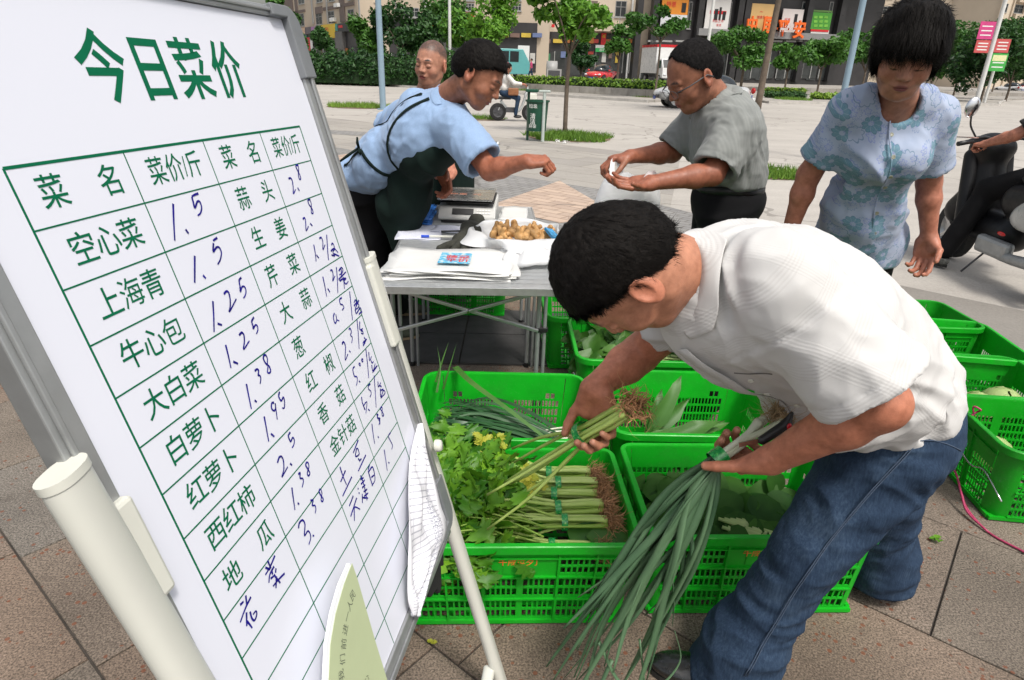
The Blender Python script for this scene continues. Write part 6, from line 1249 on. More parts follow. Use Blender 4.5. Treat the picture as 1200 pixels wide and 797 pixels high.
ob, bf = torso_shirt(bal, bb_, 'checked_shirt', M_check, [((-.54, 4.02, 1.10), (.15, .12, .19)), ((-.59, 4.02, .92), (.16, .13, .16))], [((-.42, 3.98, 1.18), (-.64, 4.04, 1.17), .07, .07, .05), ((-.57, 4.0, 1.22), (-.53, 3.97, 1.28), .085, .062, .04)],
    [(a1, a2, .7, .078, .085), (a4, a5, .7, .078, .085)], ((-.59, 4.0, .80), (0, 0, -1)), (NB3, HO3 - NB3, .06), h=.010)
f = S(.05); f.ell((-.55, 3.93, 1.05), (.15, .10, .15)); f.cone((-.56, 3.93, .95), (-.56, 3.93, .50), .12, .13, .06); f.cone((-.38, 3.90, .95), (-.37, 3.90, .50), .12, .13, .06)
f.p.append(('f', lambda P: P[..., 2] - .46, None, None, None, .004, 's')); f.p.append(('f', lambda P: 3.95 - P[..., 1], None, None, None, .004, 's'))
sdf_obj('apron', f, M_apr, bal, .012, None, lambda v: .005 * fbm(v * 8, 2), m=.02, base=bb_)
trousers(bal, bb_, (-.44, 4.0, .86), [(-.54, 4.0, .46), (-.36, 4.0, .46)], [(-.55, 4.02, .10), (-.35, 4.02, .10)], M_trouser)
shoe(bal, (-.56, 4.06, .010), (-.57, 3.80, .010), bb_, M_sneak, .046, .07, M_tan); shoe(bal, (-.35, 4.06, .010), (-.33, 3.80, .010), bb_, M_sneak, .046, .07, M_tan)
ob_ = (.87, 2.72, 0); old = empty('person', ob_, label='older man with glasses in a grey polo shirt opening a plastic bag', cat='person')
HO4 = Vector((.655, 2.66, 1.435)); HR4 = basis((-.80, -.20, -.56), (-.42, -.16, .88)); NB4 = Vector((.765, 2.695, 1.345))
f = S(.02); head_prims(f, HO4, HR4, 1.06); neck_prims(f, HO4, HR4, NB4, .058, 1.06)
oL, oe, ow = (.815, 2.575, 1.24), (.735, 2.50, 1.10), (.500, 2.45, 1.068); oR, oe2, ow2 = (.74, 2.86, 1.26), (.655, 2.86, 1.135), (.465, 2.75, 1.125)
arm_prims(f, oL, oe, ow, 1.0); arm_prims(f, oR, oe2, ow2, 1.0)
hand_prims(f, ow, (-.93, .05, -.12), (.0, -.35, .9), -1, (.45, .35, .3, .3), (.5, .3)); hand_prims(f, ow2, (-.9, -.05, -.1), (-.3, -.1, -.95), 1, (1.0, 1.0, .8, .7), (.6, .5))
lo, hi = f.bounds(.02)
sdf_obj('body', f, M_skin, old, boxes=[box_round(HO4, .15, .0036), box_round(Vector(ow) + Vector((-.07, 0, -.01)), .10, .0033), box_round(Vector(ow2) + Vector((-.07, 0, -.02)), .095, .0033), (lo, hi, .008)],
        col=lambda v: head_col(v, HO4, HR4, SK_B * .9, 1.06, .8, stub=0), base=ob_)
def hl4(L):
    y, z, x = L[..., 1], L[..., 2], np.abs(L[..., 0])
    zl = np.where(y > .030, .096 + (y - .03) * .6 - x * .3, np.where(y > -.012, .020 + (y + .012) * 1.4, np.where(y > -.035, .0, -.050))); return z - zl
hh, hf4 = hair_cap(old, HO4, HR4, 1.06, ob_, hl4, h=.005, grow=.005)
hh.data.materials[0] = mat('greying_short_hair', (.010, .009, .009), .8, .7, 120, .8, 500, spec=.1)
p_, n_ = scalp_points(hf4, 5200, HO4, .12); strands('hair_strand', p_, n_, (p_ - np.array(HO4)) * .3 + np.array((.2, 0, -.8)), .013, .0016, hh.data.materials[0], old, ob_, 2)
eyeglasses(old, ob_, HO4, HR4, 1.06, M_dark)
M_polo = NT('grey_ribbed_polo_cloth'); k = M_polo; c = k.coord('Object'); sp = k.n('SeparateXYZ'); k.l(c, sp.inputs[0]); ss = k.math('SINE', k.math('MULTIPLY', k.math('ADD', sp.outputs[0], k.math('MULTIPLY', sp.outputs[1], .6)), 420)); n_ = k.noise(c, 16, 5)
k.l(k.mix(k.math('MULTIPLY', k.math('ADD', ss, 1), .12), k.ramp(n_, [(.3, (.20, .21, .20)), (.7, (.26, .27, .255))]), (.15, .16, .16)), k.b.inputs['Base Color']); k.set(Roughness=.85, Specular_IOR_Level=.3, Sheen_Weight=.1); k.bump(k.math('ADD', ss, k.noise(c, 50, 5)), .15, .001); M_polo = k.m
Ro = np.array(Matrix.Rotation(math.radians(-14), 3, 'Y'))
ob2, of = torso_shirt(old, ob_, 'polo_shirt', M_polo, [((.83, 2.70, 1.21), (.138, .185, .19), Ro), ((.865, 2.72, 1.09), (.142, .175, .17), Ro)], [((.82, 2.60, 1.275), (.755, 2.83, 1.285), .082, .08, .05), ((.80, 2.70, 1.31), (.765, 2.695, 1.345), .09, .064, .04)],
    [(oL, oe, .88, .080, .086), (oR, oe2, .90, .074, .080)], ((.87, 2.72, 1.035), (.0, 0, -1)), (NB4, HO4 - NB4, .062),
    [((.80, 2.55, 1.2), (-.2, 0, -.9), (.9, .1, -.2), .009, .05, .14, 3), ((.80, 2.58, 1.10), (.6, 0, .5), (.5, 0, -.7), .007, .05, .16, 8)])
collar_ring(old, ob_, NB4, HO4 - NB4, .064, M_polo, .040, .018, .0, front=(-.6, -.1, -.6), F=of)
trp, tof = trousers(old, ob_, (.875, 2.72, .965), [(.84, 2.62, .52), (.88, 2.84, .52)], [(.88, 2.62, .10), (.92, 2.86, .10)], M_trouser, (.145, .175, .13), (.112, .085, .085))
belt_ring(old, ob_, tof, 1.022, (.875, 2.72), M_black, .016)
shoe(old, (.93, 2.62, .008), (.66, 2.60, .008), ob_); shoe(old, (.96, 2.86, .008), (.70, 2.88, .008), ob_)
wb_ = (1.30, 2.48, 0); wom = empty('person', wb_, label='dark haired woman in a pale blue floral blouse looking down at the crates', cat='person')
HO5 = Vector((1.126, 2.08, 1.516)); HR5 = basis((-.34, -.84, -.42), (-.12, -.38, .90)); NB5 = Vector((1.185, 2.18, 1.405))
f = S(.02); head_prims(f, HO5, HR5, 1.02, ear=False); neck_prims(f, HO5, HR5, NB5, .050, 1.02); f.ell((1.20, 2.235, 1.34), (.10, .062, .07), None, .05)
w1, w2, w3 = (1.078, 2.245, 1.335), (1.030, 2.35, 1.13), (1.012, 2.38, .90); v1, v2, v3 = (1.352, 2.245, 1.33), (1.445, 2.33, 1.12), (1.492, 2.32, .925)
arm_prims(f, w1, w2, w3, 1.0, (.046, .039, .037, .025)); arm_prims(f, v1, v2, v3, 1.0, (.046, .039, .037, .025))
hand_prims(f, w3, (.05, -.1, -1), (.6, -.3, 0), 1, (.3, .35, .4, .4), (.3, .3), .95); hand_prims(f, v3, (.0, -.15, -1), (-.75, -.5, 0), -1, (.55, .6, .65, .7), (.5, .7), .95)
lo, hi = f.bounds(.02)
sdf_obj('body', f, M_skin, wom, boxes=[box_round(HO5, .15, .0036), box_round(Vector(v3) + Vector((0, -.02, -.08)), .10, .0035), (lo, hi, .008)], col=lambda v: head_col(v, HO5, HR5, SK_D * 1.15, 1.02, .5, lip=(.20, .06, .06)), base=wb_)
def hl5(L):
    y, z, x = L[..., 1], L[..., 2], np.abs(L[..., 0]); zl = np.where(y > .030, .052 + .006 * np.sin(L[..., 0] * 170) + .004 * np.sin(L[..., 0] * 420) - (x / .07) ** 2 * .012, np.where(y > -.01, -.040 - (y < .01) * .02, -.085)); return z - zl
f = S(.02); Rm5 = np.array(HR5); t5 = lambda *p: T(HR5, HO5, Vector(p) * .98)
f.ell(t5(0, -.010, .044), np.array((.101, .112, .106)) * 1.0, Rm5, .02); f.ell(t5(0, -.045, -.02), np.array((.086, .076, .072)) * 1.0, Rm5, .03)
for sg in (-1, 1): f.ell(t5(sg * .078, .010, -.005), np.array((.016, .036, .050)) * 1.0, Rm5, .03)
f.ell(t5(0, .072, .062), np.array((.072, .030, .034)) * 1.06, Rm5, .03)
f.p.append(('f', lambda P: (hl5(((P - np.array(HO5, np.float32)) @ Rm5.astype(np.float32)) / 1.02) * 1.02).astype(np.float32), None, None, None, .006, 's'))
sdf_obj('hair', f, M_hair, wom, .0045, None, lambda v: .004 * vnoise((v - np.array(HO5)) @ Rm5 * np.array((150, 60, 30))) + .003 * vnoise(v * 30), m=.02, base=wb_)
p_, n_ = scalp_points(f, 9000, t5(0, -.01, .03), .13); L = (p_ - np.array(HO5)) @ Rm5; dl = np.stack([L[:, 0] * 1.2, np.where(L[:, 1] > 0, .8, -.4), np.full(len(L), -1.0) + (L[:, 2] > .1) * .7], -1) @ Rm5.T
strands('hair_strand', p_, n_, dl, .045, .0016, M_hair, wom, wb_, 3, .05)
# floral print
def floral():
    k = NT('floral_print_cotton'); g = k.coord('Object'); sp = k.n('SeparateXYZ'); k.l(g, sp.inputs[0])
    def flowers(scale, off, R0, pet, seedv, lobes=9.0, dep=.22):
        cb = k.n('CombineXYZ'); k.l(k.math('ADD', k.math('MULTIPLY', sp.outputs[0], scale), off), cb.inputs[0]); k.l(k.math('ADD', k.math('MULTIPLY', k.math('ADD', sp.outputs[2], k.math('MULTIPLY', sp.outputs[1], -.55)), scale), off * .7), cb.inputs[1])
        vo = k.n('TexVoronoi'); vo.voronoi_dimensions = '2D'; vo.inputs['Scale'].default_value = 1; vo.inputs['Randomness'].default_value = .75; k.l(cb.outputs[0], vo.inputs['Vector'])
        df = k.n('VectorMath', operation='SUBTRACT'); k.l(cb.outputs[0], df.inputs[0]); k.l(vo.outputs['Position'], df.inputs[1]); s2 = k.n('SeparateXYZ'); k.l(df.outputs[0], s2.inputs[0])
        r = vo.outputs['Distance']; a = k.math('ARCTAN2', s2.outputs[1], s2.outputs[0]); cs = k.math('ABSOLUTE', k.math('SINE', k.math('MULTIPLY', a, lobes / 2)))
        rr = k.math('MULTIPLY', k.math('ADD', k.math('MULTIPLY', cs, dep), 1 - dep), R0); sc = k.n('SeparateColor'); k.l(vo.outputs['Color'], sc.inputs[0]); pick = k.math('GREATER_THAN', sc.outputs[0], pet)
        return r, rr, cs, pick
    r, rr, cs, pk = flowers(13.5, 3.1, .40, .30, 0)
    ins = k.math('MULTIPLY', k.math('LESS_THAN', r, rr), k.math('GREATER_THAN', r, .12)); body = k.math('MULTIPLY', ins, pk)
    line = k.math('MULTIPLY', k.math('LESS_THAN', k.math('ABSOLUTE', k.math('SUBTRACT', r, rr)), .018), 1.0)
    r2, rr2, cs2, pk2 = flowers(22, 9.7, .42, .35, 1, 12, .35); out2 = k.math('MULTIPLY', k.math('LESS_THAN', k.math('ABSOLUTE', k.math('SUBTRACT', r2, rr2)), .035), pk2); ray2 = k.math('MULTIPLY', k.math('MULTIPLY', k.math('LESS_THAN', cs2, .12), k.math('LESS_THAN', r2, rr2)), pk2)
    r3, rr3, cs3, pk3 = flowers(31, 5.2, .34, .5, 2, 5, .6); out3 = k.math('MULTIPLY', k.math('LESS_THAN', k.math('ABSOLUTE', k.math('SUBTRACT', r3, rr3)), .05), pk3)
    base = k.ramp(k.noise(g, 10, 4), [(.3, (.30, .36, .48)), (.7, (.37, .42, .53))]); c = k.mix(k.math('MULTIPLY', out3, .55), base, (.16, .20, .50)); c = k.mix(k.math('MULTIPLY', k.math('MAXIMUM', out2, ray2), .55), c, (.15, .22, .40))
    c = k.mix(k.math('MULTIPLY', body, .72), c, (.085, .23, .28)); c = k.mix(k.math('MULTIPLY', line, .6), c, (.06, .15, .22)); vein = k.math('MULTIPLY', body, k.math('LESS_THAN', cs, .10)); c = k.mix(k.math('MULTIPLY', vein, .7), c, (.42, .50, .60))
    k.l(c, k.b.inputs['Base Color']); k.set(Roughness=.85, Specular_IOR_Level=.25, Sheen_Weight=.1); k.bump(k.math('ADD', k.noise(g, 60, 5, .7), k.noise(g, 500, 2)), .25, .001); return k.m
M_flo = floral()
Rw = np.array(Matrix.Rotation(math.radians(10), 3, 'X'))
def vneck(f):
    f.ell((1.172, 2.13, 1.405), (.050, .085, .048), None, .01, 's'); f.ell((1.160, 2.12, 1.362), (.024, .085, .036), None, .012, 's')
bl, wf = torso_shirt(wom, wb_, 'floral_blouse', M_flo, [((1.215, 2.265, 1.24), (.142, .108, .19), Rw), ((1.258, 2.36, 1.04), (.146, .120, .20), Rw), ((1.31, 2.44, .87), (.170, .130, .16))], [((1.072, 2.235, 1.355), (1.345, 2.24, 1.35), .062, .062, .05), ((1.16, 2.19, 1.21), (1.26, 2.19, 1.21), .072, .072, .05), ((1.12, 2.20, 1.385), (1.27, 2.20, 1.385), .05, .05, .03)],
    [(w1, w2, .72, .064, .070), (v1, v2, .72, .064, .070)], ((1.30, 2.44, .815), (-.06, .1, -1)), (NB5 + Vector((0, -.01, -.02)), HO5 - NB5, .062),
    [((1.10, 2.17, 1.10), (.75, 0, -.65), (.65, 0, .75), .013, .07, .17, 3.3), ((1.20, 2.2, .98), (.4, 0, -.9), (.9, 0, .3), .011, .07, .2, 8), ((1.02, 2.2, 1.22), (.3, 0, -.9), (.9, 0, .3), .008, .05, .1, 1)], extra=vneck)
for z, x in ((1.31, 1.166), (1.225, 1.178), (1.145, 1.195), (1.065, 1.212), (.985, 1.235), (.91, 1.26)):
    a, n = surf_pt(wf, Vector((x, 2.10 + (1.2 - z) * .2, z))); button(wom, a + n * .006 - Vector(wb_), n, .0068, mat('shell_button', (.30, .30, .22), .3, .1, 50))
strap(wf, [(1.160, 2.12, 1.33), (1.168, 2.12, 1.245), (1.19, 2.14, 1.15), (1.215, 2.18, 1.04), (1.25, 2.22, .93), (1.285, 2.28, .84)], .005, M_flo, wom, wb_, 'placket_edge', .008)
trousers(wom, wb_, (1.31, 2.50, .80), [(1.22, 2.48, .46), (1.41, 2.48, .46)], [(1.22, 2.54, .10), (1.42, 2.54, .10)], M_trouser, (.175, .14, .14), (.11, .082, .08))
shoe(wom, (1.22, 2.60, .008), (1.19, 2.36, .008), wb_, M_shoe, .042, .05); shoe(wom, (1.42, 2.60, .008), (1.43, 2.36, .008), wb_, M_shoe, .042, .05)
# ================================================================== folding aluminium table
TA = math.radians(2.6); TR = Matrix.Rotation(TA, 4, 'Z')
tab = empty('folding_table', (-.50, 2.25, 0), TA, 'folding aluminium slat-top table with crossed front braces, carrying scale, bags and ginger', 'table')
TWd, TDp, TH = .66, 1.50, .70
for i in range(30):
    q = MB(); y = .006 + i * .0498; q.bb((.006, y, TH - .014), (TWd - .006, y + .0465, TH)); q.bb((.006, y + .006, TH + .0002), (TWd - .006, y + .010, TH + .0014)); q.bb((.006, y + .020, TH + .0002), (TWd - .006, y + .024, TH + .0014)); q.bb((.006, y + .034, TH + .0002), (TWd - .006, y + .038, TH + .0014))
    q.build('slat', M_alu, tab)
for a, b in (((0, -.004, TH - .030), (TWd, .005, TH + .001)), ((0, TDp, TH - .030), (TWd, TDp + .009, TH + .001)), ((-.004, -.003, TH - .030), (.005, TDp + .008, TH + .0005)), ((TWd - .005, -.003, TH - .030), (TWd + .004, TDp + .008, TH + .0005))):
    MB().bb(a, b).build('edge_rail', M_alu, tab, bevel=.002)
for y in (.205, .80, 1.42):
    for x in (.035, TWd - .035):
        for dx in (-.010, .018):
            MB().tube([(x + dx, y, .0), (x + dx, y, TH - .03)], .0095 if dx < 0 else .0075, 10).build('leg', M_alu2, tab, smooth=True, auto=40)
        MB().bb((x - .026, y - .014, TH - .085), (x + .034, y + .014, TH - .060)).build('bracket', M_black, tab, bevel=.003)
        MB().bb((x - .022, y - .012, .445), (x + .030, y + .012, .465)).build('bracket', M_black, tab, bevel=.003)
        MB().tube([(x - .01, y, 0), (x - .01, y, .03)], .013, 10).build('leg_tip', M_black, tab, smooth=True, auto=40)
for y in (.190, 1.44):
    MB().bar((.045, y, TH - .075), (TWd - .045, y, .455), .013, .014, (0, 1, 0)).build('brace', M_alu, tab, bevel=.002)
    MB().bar((.045, y - .009, .455), (TWd - .045, y - .009, TH - .075), .013, .014, (0, 1, 0)).build('brace', M_alu, tab, bevel=.002)
    MB().tube([(TWd / 2, y - .025, .540), (TWd / 2, y + .01, .540)], .006, 8).build('rivet', M_chrome, tab, smooth=True, auto=40)
# weighing scale
M_steel = mat('stainless_steel', (.52, .52, .50), .28, .12, 12, .04, 150, metal=.9); M_lightp = mat('light_grey_plastic', (.52, .52, .50), .4, .06, 12)
sc = empty('weighing_scale', (-.250, 3.50, TH + .002), math.radians(-1), 'grey electronic scale with flat steel pan on the table', 'scale')
prof = [(-.19, .012), (-.19, .030), (-.145, .078), (.16, .090), (.16, .012)]
q = MB(); q.add([(x, y, z) for x in (-.148, .148) for (y, z) in prof], [(0, 1, 2, 3, 4)[::-1], (5, 6, 7, 8, 9)] + [(i, (i + 1) % 5, 5 + (i + 1) % 5, 5 + i) for i in range(5)]); q.build('housing', M_lightp, sc, bevel=.006)
q = MB().bb((-.140, -.165, .096), (.140, .165, .099)); n = 4
q.build('pan_support', M_black, sc, bevel=.002)
MB().bb((-.150, -.165, .108), (.130, .175, .113)).build('steel_pan', M_steel, sc, bevel=.004)
for a, b in (((-.152, -.168, .113), (.132, -.164, .118)), ((-.152, .174, .113), (.132, .178, .118)), ((-.153, -.166, .113), (-.149, .176, .118)), ((.129, -.166, .113), (.133, .176, .118))): MB().bb(a, b).build('pan_edge', M_steel, sc)
for x in (-.1, .1):
    for y in (-.12, .12): MB().tube([(x, y, .085), (x, y, .108)], .012, 10).build('pan_post', M_black, sc)
nn = math.atan2(.048, .045)
o = MB().bb((-.035, -.018, 0), (.075, .018, .002)).build('display', M_black, sc, bevel=.001); o.location = (-.04, -.1705, .0545); o.rotation_euler = (nn, 0, 0)
o = MB().bb((-.13, -.012, 0), (.13, .0, .003)).build('base_strip', M_black, sc); o.location = (0, -.1925, .012); o.rotation_euler = (PI / 2, 0, 0)
for i in range(10):
    o = MB().bb((-.005, -.0035, 0), (.005, .0035, .0015)).build('key', M_white, sc); o.location = (.055 + (i % 5) * .015, -.176 + (i // 5) * .012, .049 + (i // 5) * .0125); o.rotation_euler = (nn, 0, 0)
M_redm = mat('faded_orange_print', (.55, .22, .14), .5, .3, 60)
for x, t in ((-.06, '称重'), (.04, '元')): text('printed_text', t, .05, Matrix.Translation((x, 0, .1134)), M_redm, sc)
# stacks of bags and papers
def stack(name, loc, rz, w, d, n, th, m, label, cat, jit=.006, wav=.004, seed=1, group=None, sub='sheet', corner=None):
    r = random.Random(seed); root = empty(name, loc, rz, label, cat, group); z = .001
    for i in range(n):
        ww = w * (1 - r.random() * .04); dd = d * (1 - r.random() * .04); nx, ny = 10, 8; vs = []
        a, b, c = r.random() * 6, r.random() * 6, r.random() * 6
        for j in range(ny + 1):
            for k in range(nx + 1):
                u, v = k / nx - .5, j / ny - .5; e = max(abs(u), abs(v)) * 2; bulge = th * .45 * (1 - e ** 4)
                vs.append((u * ww + wav * .6 * math.sin(v * 9 + a) * e, v * dd + wav * .6 * math.sin(u * 11 + b) * e, z + bulge + wav * (.5 + .5 * math.sin(u * 7 + v * 5 + c)) * e ** 3))
        q = MB().add(vs, [(j * (nx + 1) + k, j * (nx + 1) + k + 1, (j + 1) * (nx + 1) + k + 1, (j + 1) * (nx + 1) + k) for j in range(ny) for k in range(nx)])
        o = q.build(sub, m, root, smooth=True, loc=(r.uniform(-jit, jit), r.uniform(-jit, jit), 0), rot=(0, 0, r.uniform(-.02, .02))); s = o.modifiers.new('thickness', 'SOLIDIFY'); s.thickness = th * .6; s.offset = 1; z += th
    return root, z
M_bagw = mat('white_plastic_film', (.66, .66, .64), .38, .04, 14, .25, 60, dist=.002)
wb2, zt = stack('bag_bundle', (-.245, 2.515, TH), math.radians(1), .50, .35, 6, .0048, M_bagw, 'pile of folded white plastic bags with blue and red print on the table front', 'bags', .016, .013, 3, sub='folded_bag')
M_prb = NT('printed_bag_patch'); k = M_prb; c = k.coord('Object'); n_ = k.noise(c, 55, 2); k.l(k.ramp(n_, [(.35, (.03, .30, .55)), (.5, (.10, .45, .65)), (.6, (.55, .65, .65))]), k.b.inputs['Base Color']); k.set(Roughness=.4); M_prb = k.m
zp = .0430
o = MB().bb((-.062, -.075, 0), (.062, .075, .0012)).build('printed_patch', M_prb, wb2, loc=(.010, -.015, zp), rot=(0, 0, -.03))
M_redp = mat('red_print', (.60, .03, .03), .45, .05, 20)
text('printed_text', '蔬菜', .048, Matrix.Translation((.020, -.005, zp + .0016)), M_redp, wb2, .001); text('printed_text', '平价', .048, Matrix.Translation((.020, -.052, zp + .0016)), M_redp, wb2, .001)
M_bluef = mat('blue_plastic_film', (.035, .16, .50), .35, .2, 25, .3, 60)
stack('bag_bundle', (-.512, 3.40, TH), math.radians(2), .155, .40, 6, .006, M_bluef, 'pile of folded blue plastic bags beside the scale', 'bags', .006, .006, 5, sub='folded_bag')
M_lined = NT('lined_paper'); k = M_lined; c = k.coord('Object'); sp = k.n('SeparateXYZ'); k.l(c, sp.inputs[0]); l1 = k.math('LESS_THAN', k.math('FRACT', k.math('MULTIPLY', sp.outputs[1], 110)), .28)
nz = k.math('GREATER_THAN', k.noise(c, 220, 1), .5); k.l(k.mix(k.math('MULTIPLY', k.math('MULTIPLY', l1, nz), .5), (.68, .69, .76), (.15, .2, .45)), k.b.inputs['Base Color']); k.set(Roughness=.8); M_lined = k.m
stack('paper_sheet', (-.46, 3.07, TH), math.radians(4), .21, .29, 3, .0015, M_lined, 'loose written sheets of paper lying left of the dark glove', 'papers', .01, .004, 6)
o, _z = stack('paper_sheet', (-.30, 3.14, TH + .005), math.radians(-6), .21, .15, 1, .0015, M_lined, 'single written sheet of paper in front of the scale', 'paper', .0, .004, 8)
q = MB().tube([(-.07, 0, .006), (.07, 0, .006)], .0055, 10); pen = empty('marker_pen', (-.33, 2.955, TH + .010), math.radians(4), 'blue capped white marker pen on the papers', 'pen'); q.build('barrel', M_plwhite, pen, smooth=True, auto=40)
MB().tube([(-.105, 0, .006), (-.068, 0, .006)], .0065, 10).build('cap', mat('blue_cap', (.01, .06, .5), .3, .1, 20), pen, smooth=True, auto=40)
pen2 = empty('ballpoint_pen', (-.29, 3.06, TH + .014), math.radians(12), 'thin black ballpoint pen on the papers', 'pen'); MB().tube([(-.065, 0, .004), (.055, 0, .004), (.072, 0, .004)], [.004, .004, .0015], 8).build('barrel', M_black, pen2, smooth=True, auto=40)
# dark work glove
gb = (-.25, 2.90, TH); glv = empty('work_glove', gb, label='crumpled dark olive work glove on the table beside the ginger', cat='glove')
f = S(.02); f.ell((-.205, 2.98, TH + .045), (.055, .09, .040), None, .03); f.ell((-.235, 2.86, TH + .030), (.045, .06, .03), None, .03); f.ell((-.19, 3.12, TH + .05), (.04, .06, .045), None, .03)
for p, e in (((-.24, 2.84), (-.325, 2.735)), ((-.23, 2.82), (-.265, 2.715)), ((-.21, 2.83), (-.215, 2.70)), ((-.19, 2.86), (-.165, 2.74))): f.cone((*p, TH + .025), (*e, TH + .017), .021, .016, .012)
sdf_obj('glove_cloth', f, mat('dark_olive_cloth', (.030, .030, .022), .9, .35, 25, .4, 250), glv, .005, None, lambda v: .005 * fbm(v * 22, 3), m=.02, base=gb)
# bag of ginger
gg = (-.01, 2.86, TH); gin = empty('plastic_bag', gg, label='open white plastic bag of ginger on the right of the table', cat='bag')
M_film = NT('thin_white_film'); k = M_film; c = k.coord('Object'); k.b.inputs['Base Color'].default_value = (.86, .87, .88, 1); k.set(Roughness=.3); k.bump(k.noise(c, 26, 6, .7), .7, .006)
_t = k.n('BsdfTranslucent'); _t.inputs[0].default_value = (.8, .8, .8, 1); _mx = k.n('MixShader'); _mx.inputs[0].default_value = .3; k.l(k.b.outputs[0], _mx.inputs[1]); k.l(_t.outputs[0], _mx.inputs[2]); _tr = k.n('BsdfTransparent'); _m2 = k.n('MixShader'); _m2.inputs[0].default_value = .04; k.l(_mx.outputs[0], _m2.inputs[1]); k.l(_tr.outputs[0], _m2.inputs[2]); k.l(_m2.outputs[0], k.t.nodes['Material Output'].inputs[0]); k.set(Alpha=1.0); M_film = k.m
def bagskin(name, rings, parent, base, m, amp=.008, seed=0, n=48):
    vs = []
    for j, (cx, cy, z, rx, ry, wob) in enumerate(rings):
        for i in range(n):
            a = 2 * PI * i / n; w = 1 + wob * (vnoise(np.array([[math.cos(a) * 2.2 + seed, math.sin(a) * 2.2, j * .35]]))[0]); vs.append((cx + rx * w * math.cos(a) - base[0], cy + ry * w * math.sin(a) - base[1], z + wob * .05 * vnoise(np.array([[math.cos(a) * 3 + seed, math.sin(a) * 3, 5.]]))[0] - base[2]))
    N = len(rings); q = MB().add(vs, [(j * n + i, j * n + (i + 1) % n, (j + 1) * n + (i + 1) % n, (j + 1) * n + i) for j in range(N - 1) for i in range(n)] + [tuple(range(n))[::-1]])
    o = q.build(name, m, parent, smooth=True); s = o.modifiers.new('soft', 'SUBSURF'); s.levels = s.render_levels = 1; return o
bagskin('bag_film', [(0, 2.86, TH + .003, .13, .15, .2), (0, 2.86, TH + .03, .17, .20, .25), (.0, 2.87, TH + .065, .175, .20, .2), (.0, 2.88, TH + .085, .185, .215, .25), (0, 2.88, TH + .080, .205, .245, .3), (0, 2.87, TH + .045, .215, .26, .35)], gin, gg, M_film, seed=2)
M_ging = mat('ginger_root', (.48, .27, .10), .6, .35, 28, .4, 120)
r = random.Random(5); gm = []
for v in range(4):
    f = S(.012); p = Vector((0, 0, 0)); f.ell(p, (.028, .018, .016), None, .012)
    for i in range(4): d = Vector((r.uniform(-1, 1), r.uniform(-1, 1), r.uniform(-.2, .6))).normalized(); f.cone(p + d * .012, p + d * r.uniform(.028, .045), .014, .010, .01)
    o = sdf_obj('ginger_root', f, M_ging, None, .0035, None, lambda v: .0012 * vnoise(v * 120), m=.01); gm.append(o)
for i in range(26):
    o = gm[i] if i < 4 else gm[i % 4].copy()
    if i >= 4: COL.objects.link(o)
    a = r.uniform(0, 2 * PI); q_ = math.sqrt(r.random()); o.location = (.012 + .125 * q_ * math.cos(a), 2.86 + .085 * q_ * math.sin(a), TH + .045 + .028 * (1 - q_) + r.uniform(0, .02)); o.rotation_euler = (r.uniform(0, 6), r.uniform(0, 6), r.uniform(0, 6)); s = r.uniform(.75, 1.15); o.scale = (s, s, s)
    tag(o, 'knobbly tan piece of ginger heaped in the white plastic bag', 'ginger', 'ginger pieces in the bag')
b2 = (.03, 2.62, TH); bg2 = empty('plastic_bag', b2, label='thin crumpled clear plastic bag hanging over the right front of the table', cat='bag')
bagskin('bag_film', [(.04, 2.60, TH + .002, .11, .10, .3), (.04, 2.60, TH + .02, .125, .13, .4), (.04, 2.63, TH + .045, .10, .10, .5), (.04, 2.65, TH + .05, .04, .04, .6)], bg2, b2, M_film, seed=9)
MB().bb((-.02, -.05, 0), (.02, .05, .012)).build('sweet_wrapper', mat('blue_wrapper', (.03, .25, .5), .3, .6, 50), None, loc=(.16, 2.80, TH + .075), rot=(.2, .3, .4)); tag(bpy.data.objects['sweet_wrapper'], 'small blue printed wrapper at the right rim of the ginger bag', 'wrapper')
stack('bag_bundle', (-.015, 3.45, TH), math.radians(-2), .14, .36, 5, .006, M_bagw, 'pile of folded pale bags right of the scale', 'bags', .006, .006, 11, sub='folded_bag')
# plastic carrier bag in the older man's hands
cbb = (.455, 2.60, .85); cb = empty('carrier_bag', cbb, label='thin white carrier bag held open by the older man', cat='bag')
bagskin('bag_film', [(.445, 2.60, .80, .05, .03, .3), (.445, 2.60, .84, .115, .06, .35), (.445, 2.60, .93, .12, .07, .3), (.445, 2.60, 1.02, .105, .075, .25), (.445, 2.60, 1.065, .09, .07, .2)], cb, cbb, M_film, seed=4)
def ribbon(pts, w, up): 
    pts = smooth3(pts, 4); vs = []; n = len(pts)
    for i, p in enumerate(pts): t = (pts[min(i + 1, n - 1)] - pts[max(i - 1, 0)]).normalized(); s = t.cross(Vector(up)).normalized(); ww = w(i / (n - 1)) if callable(w) else w; vs += [p + s * ww / 2, p - s * ww / 2]
    return vs, [(2 * i, 2 * i + 1, 2 * i + 3, 2 * i + 2) for i in range(n - 1)]
for pts, w in (([(.385, 2.58, 1.02), (.378, 2.62, 1.04), (.385, 2.70, 1.105), (.40, 2.72, 1.12)], .02), ([(.44, 2.63, 1.03), (.435, 2.68, 1.04), (.41, 2.72, 1.11)], .02), ([(.52, 2.60, 1.02), (.53, 2.55, 1.05), (.50, 2.47, 1.10), (.47, 2.45, 1.06)], .03)):
    v, f_ = ribbon([Vector(p) - Vector(cbb) for p in pts], w, (0, 1, .3)); MB().add(v, f_).build('bag_handle', M_film, cb, smooth=True)
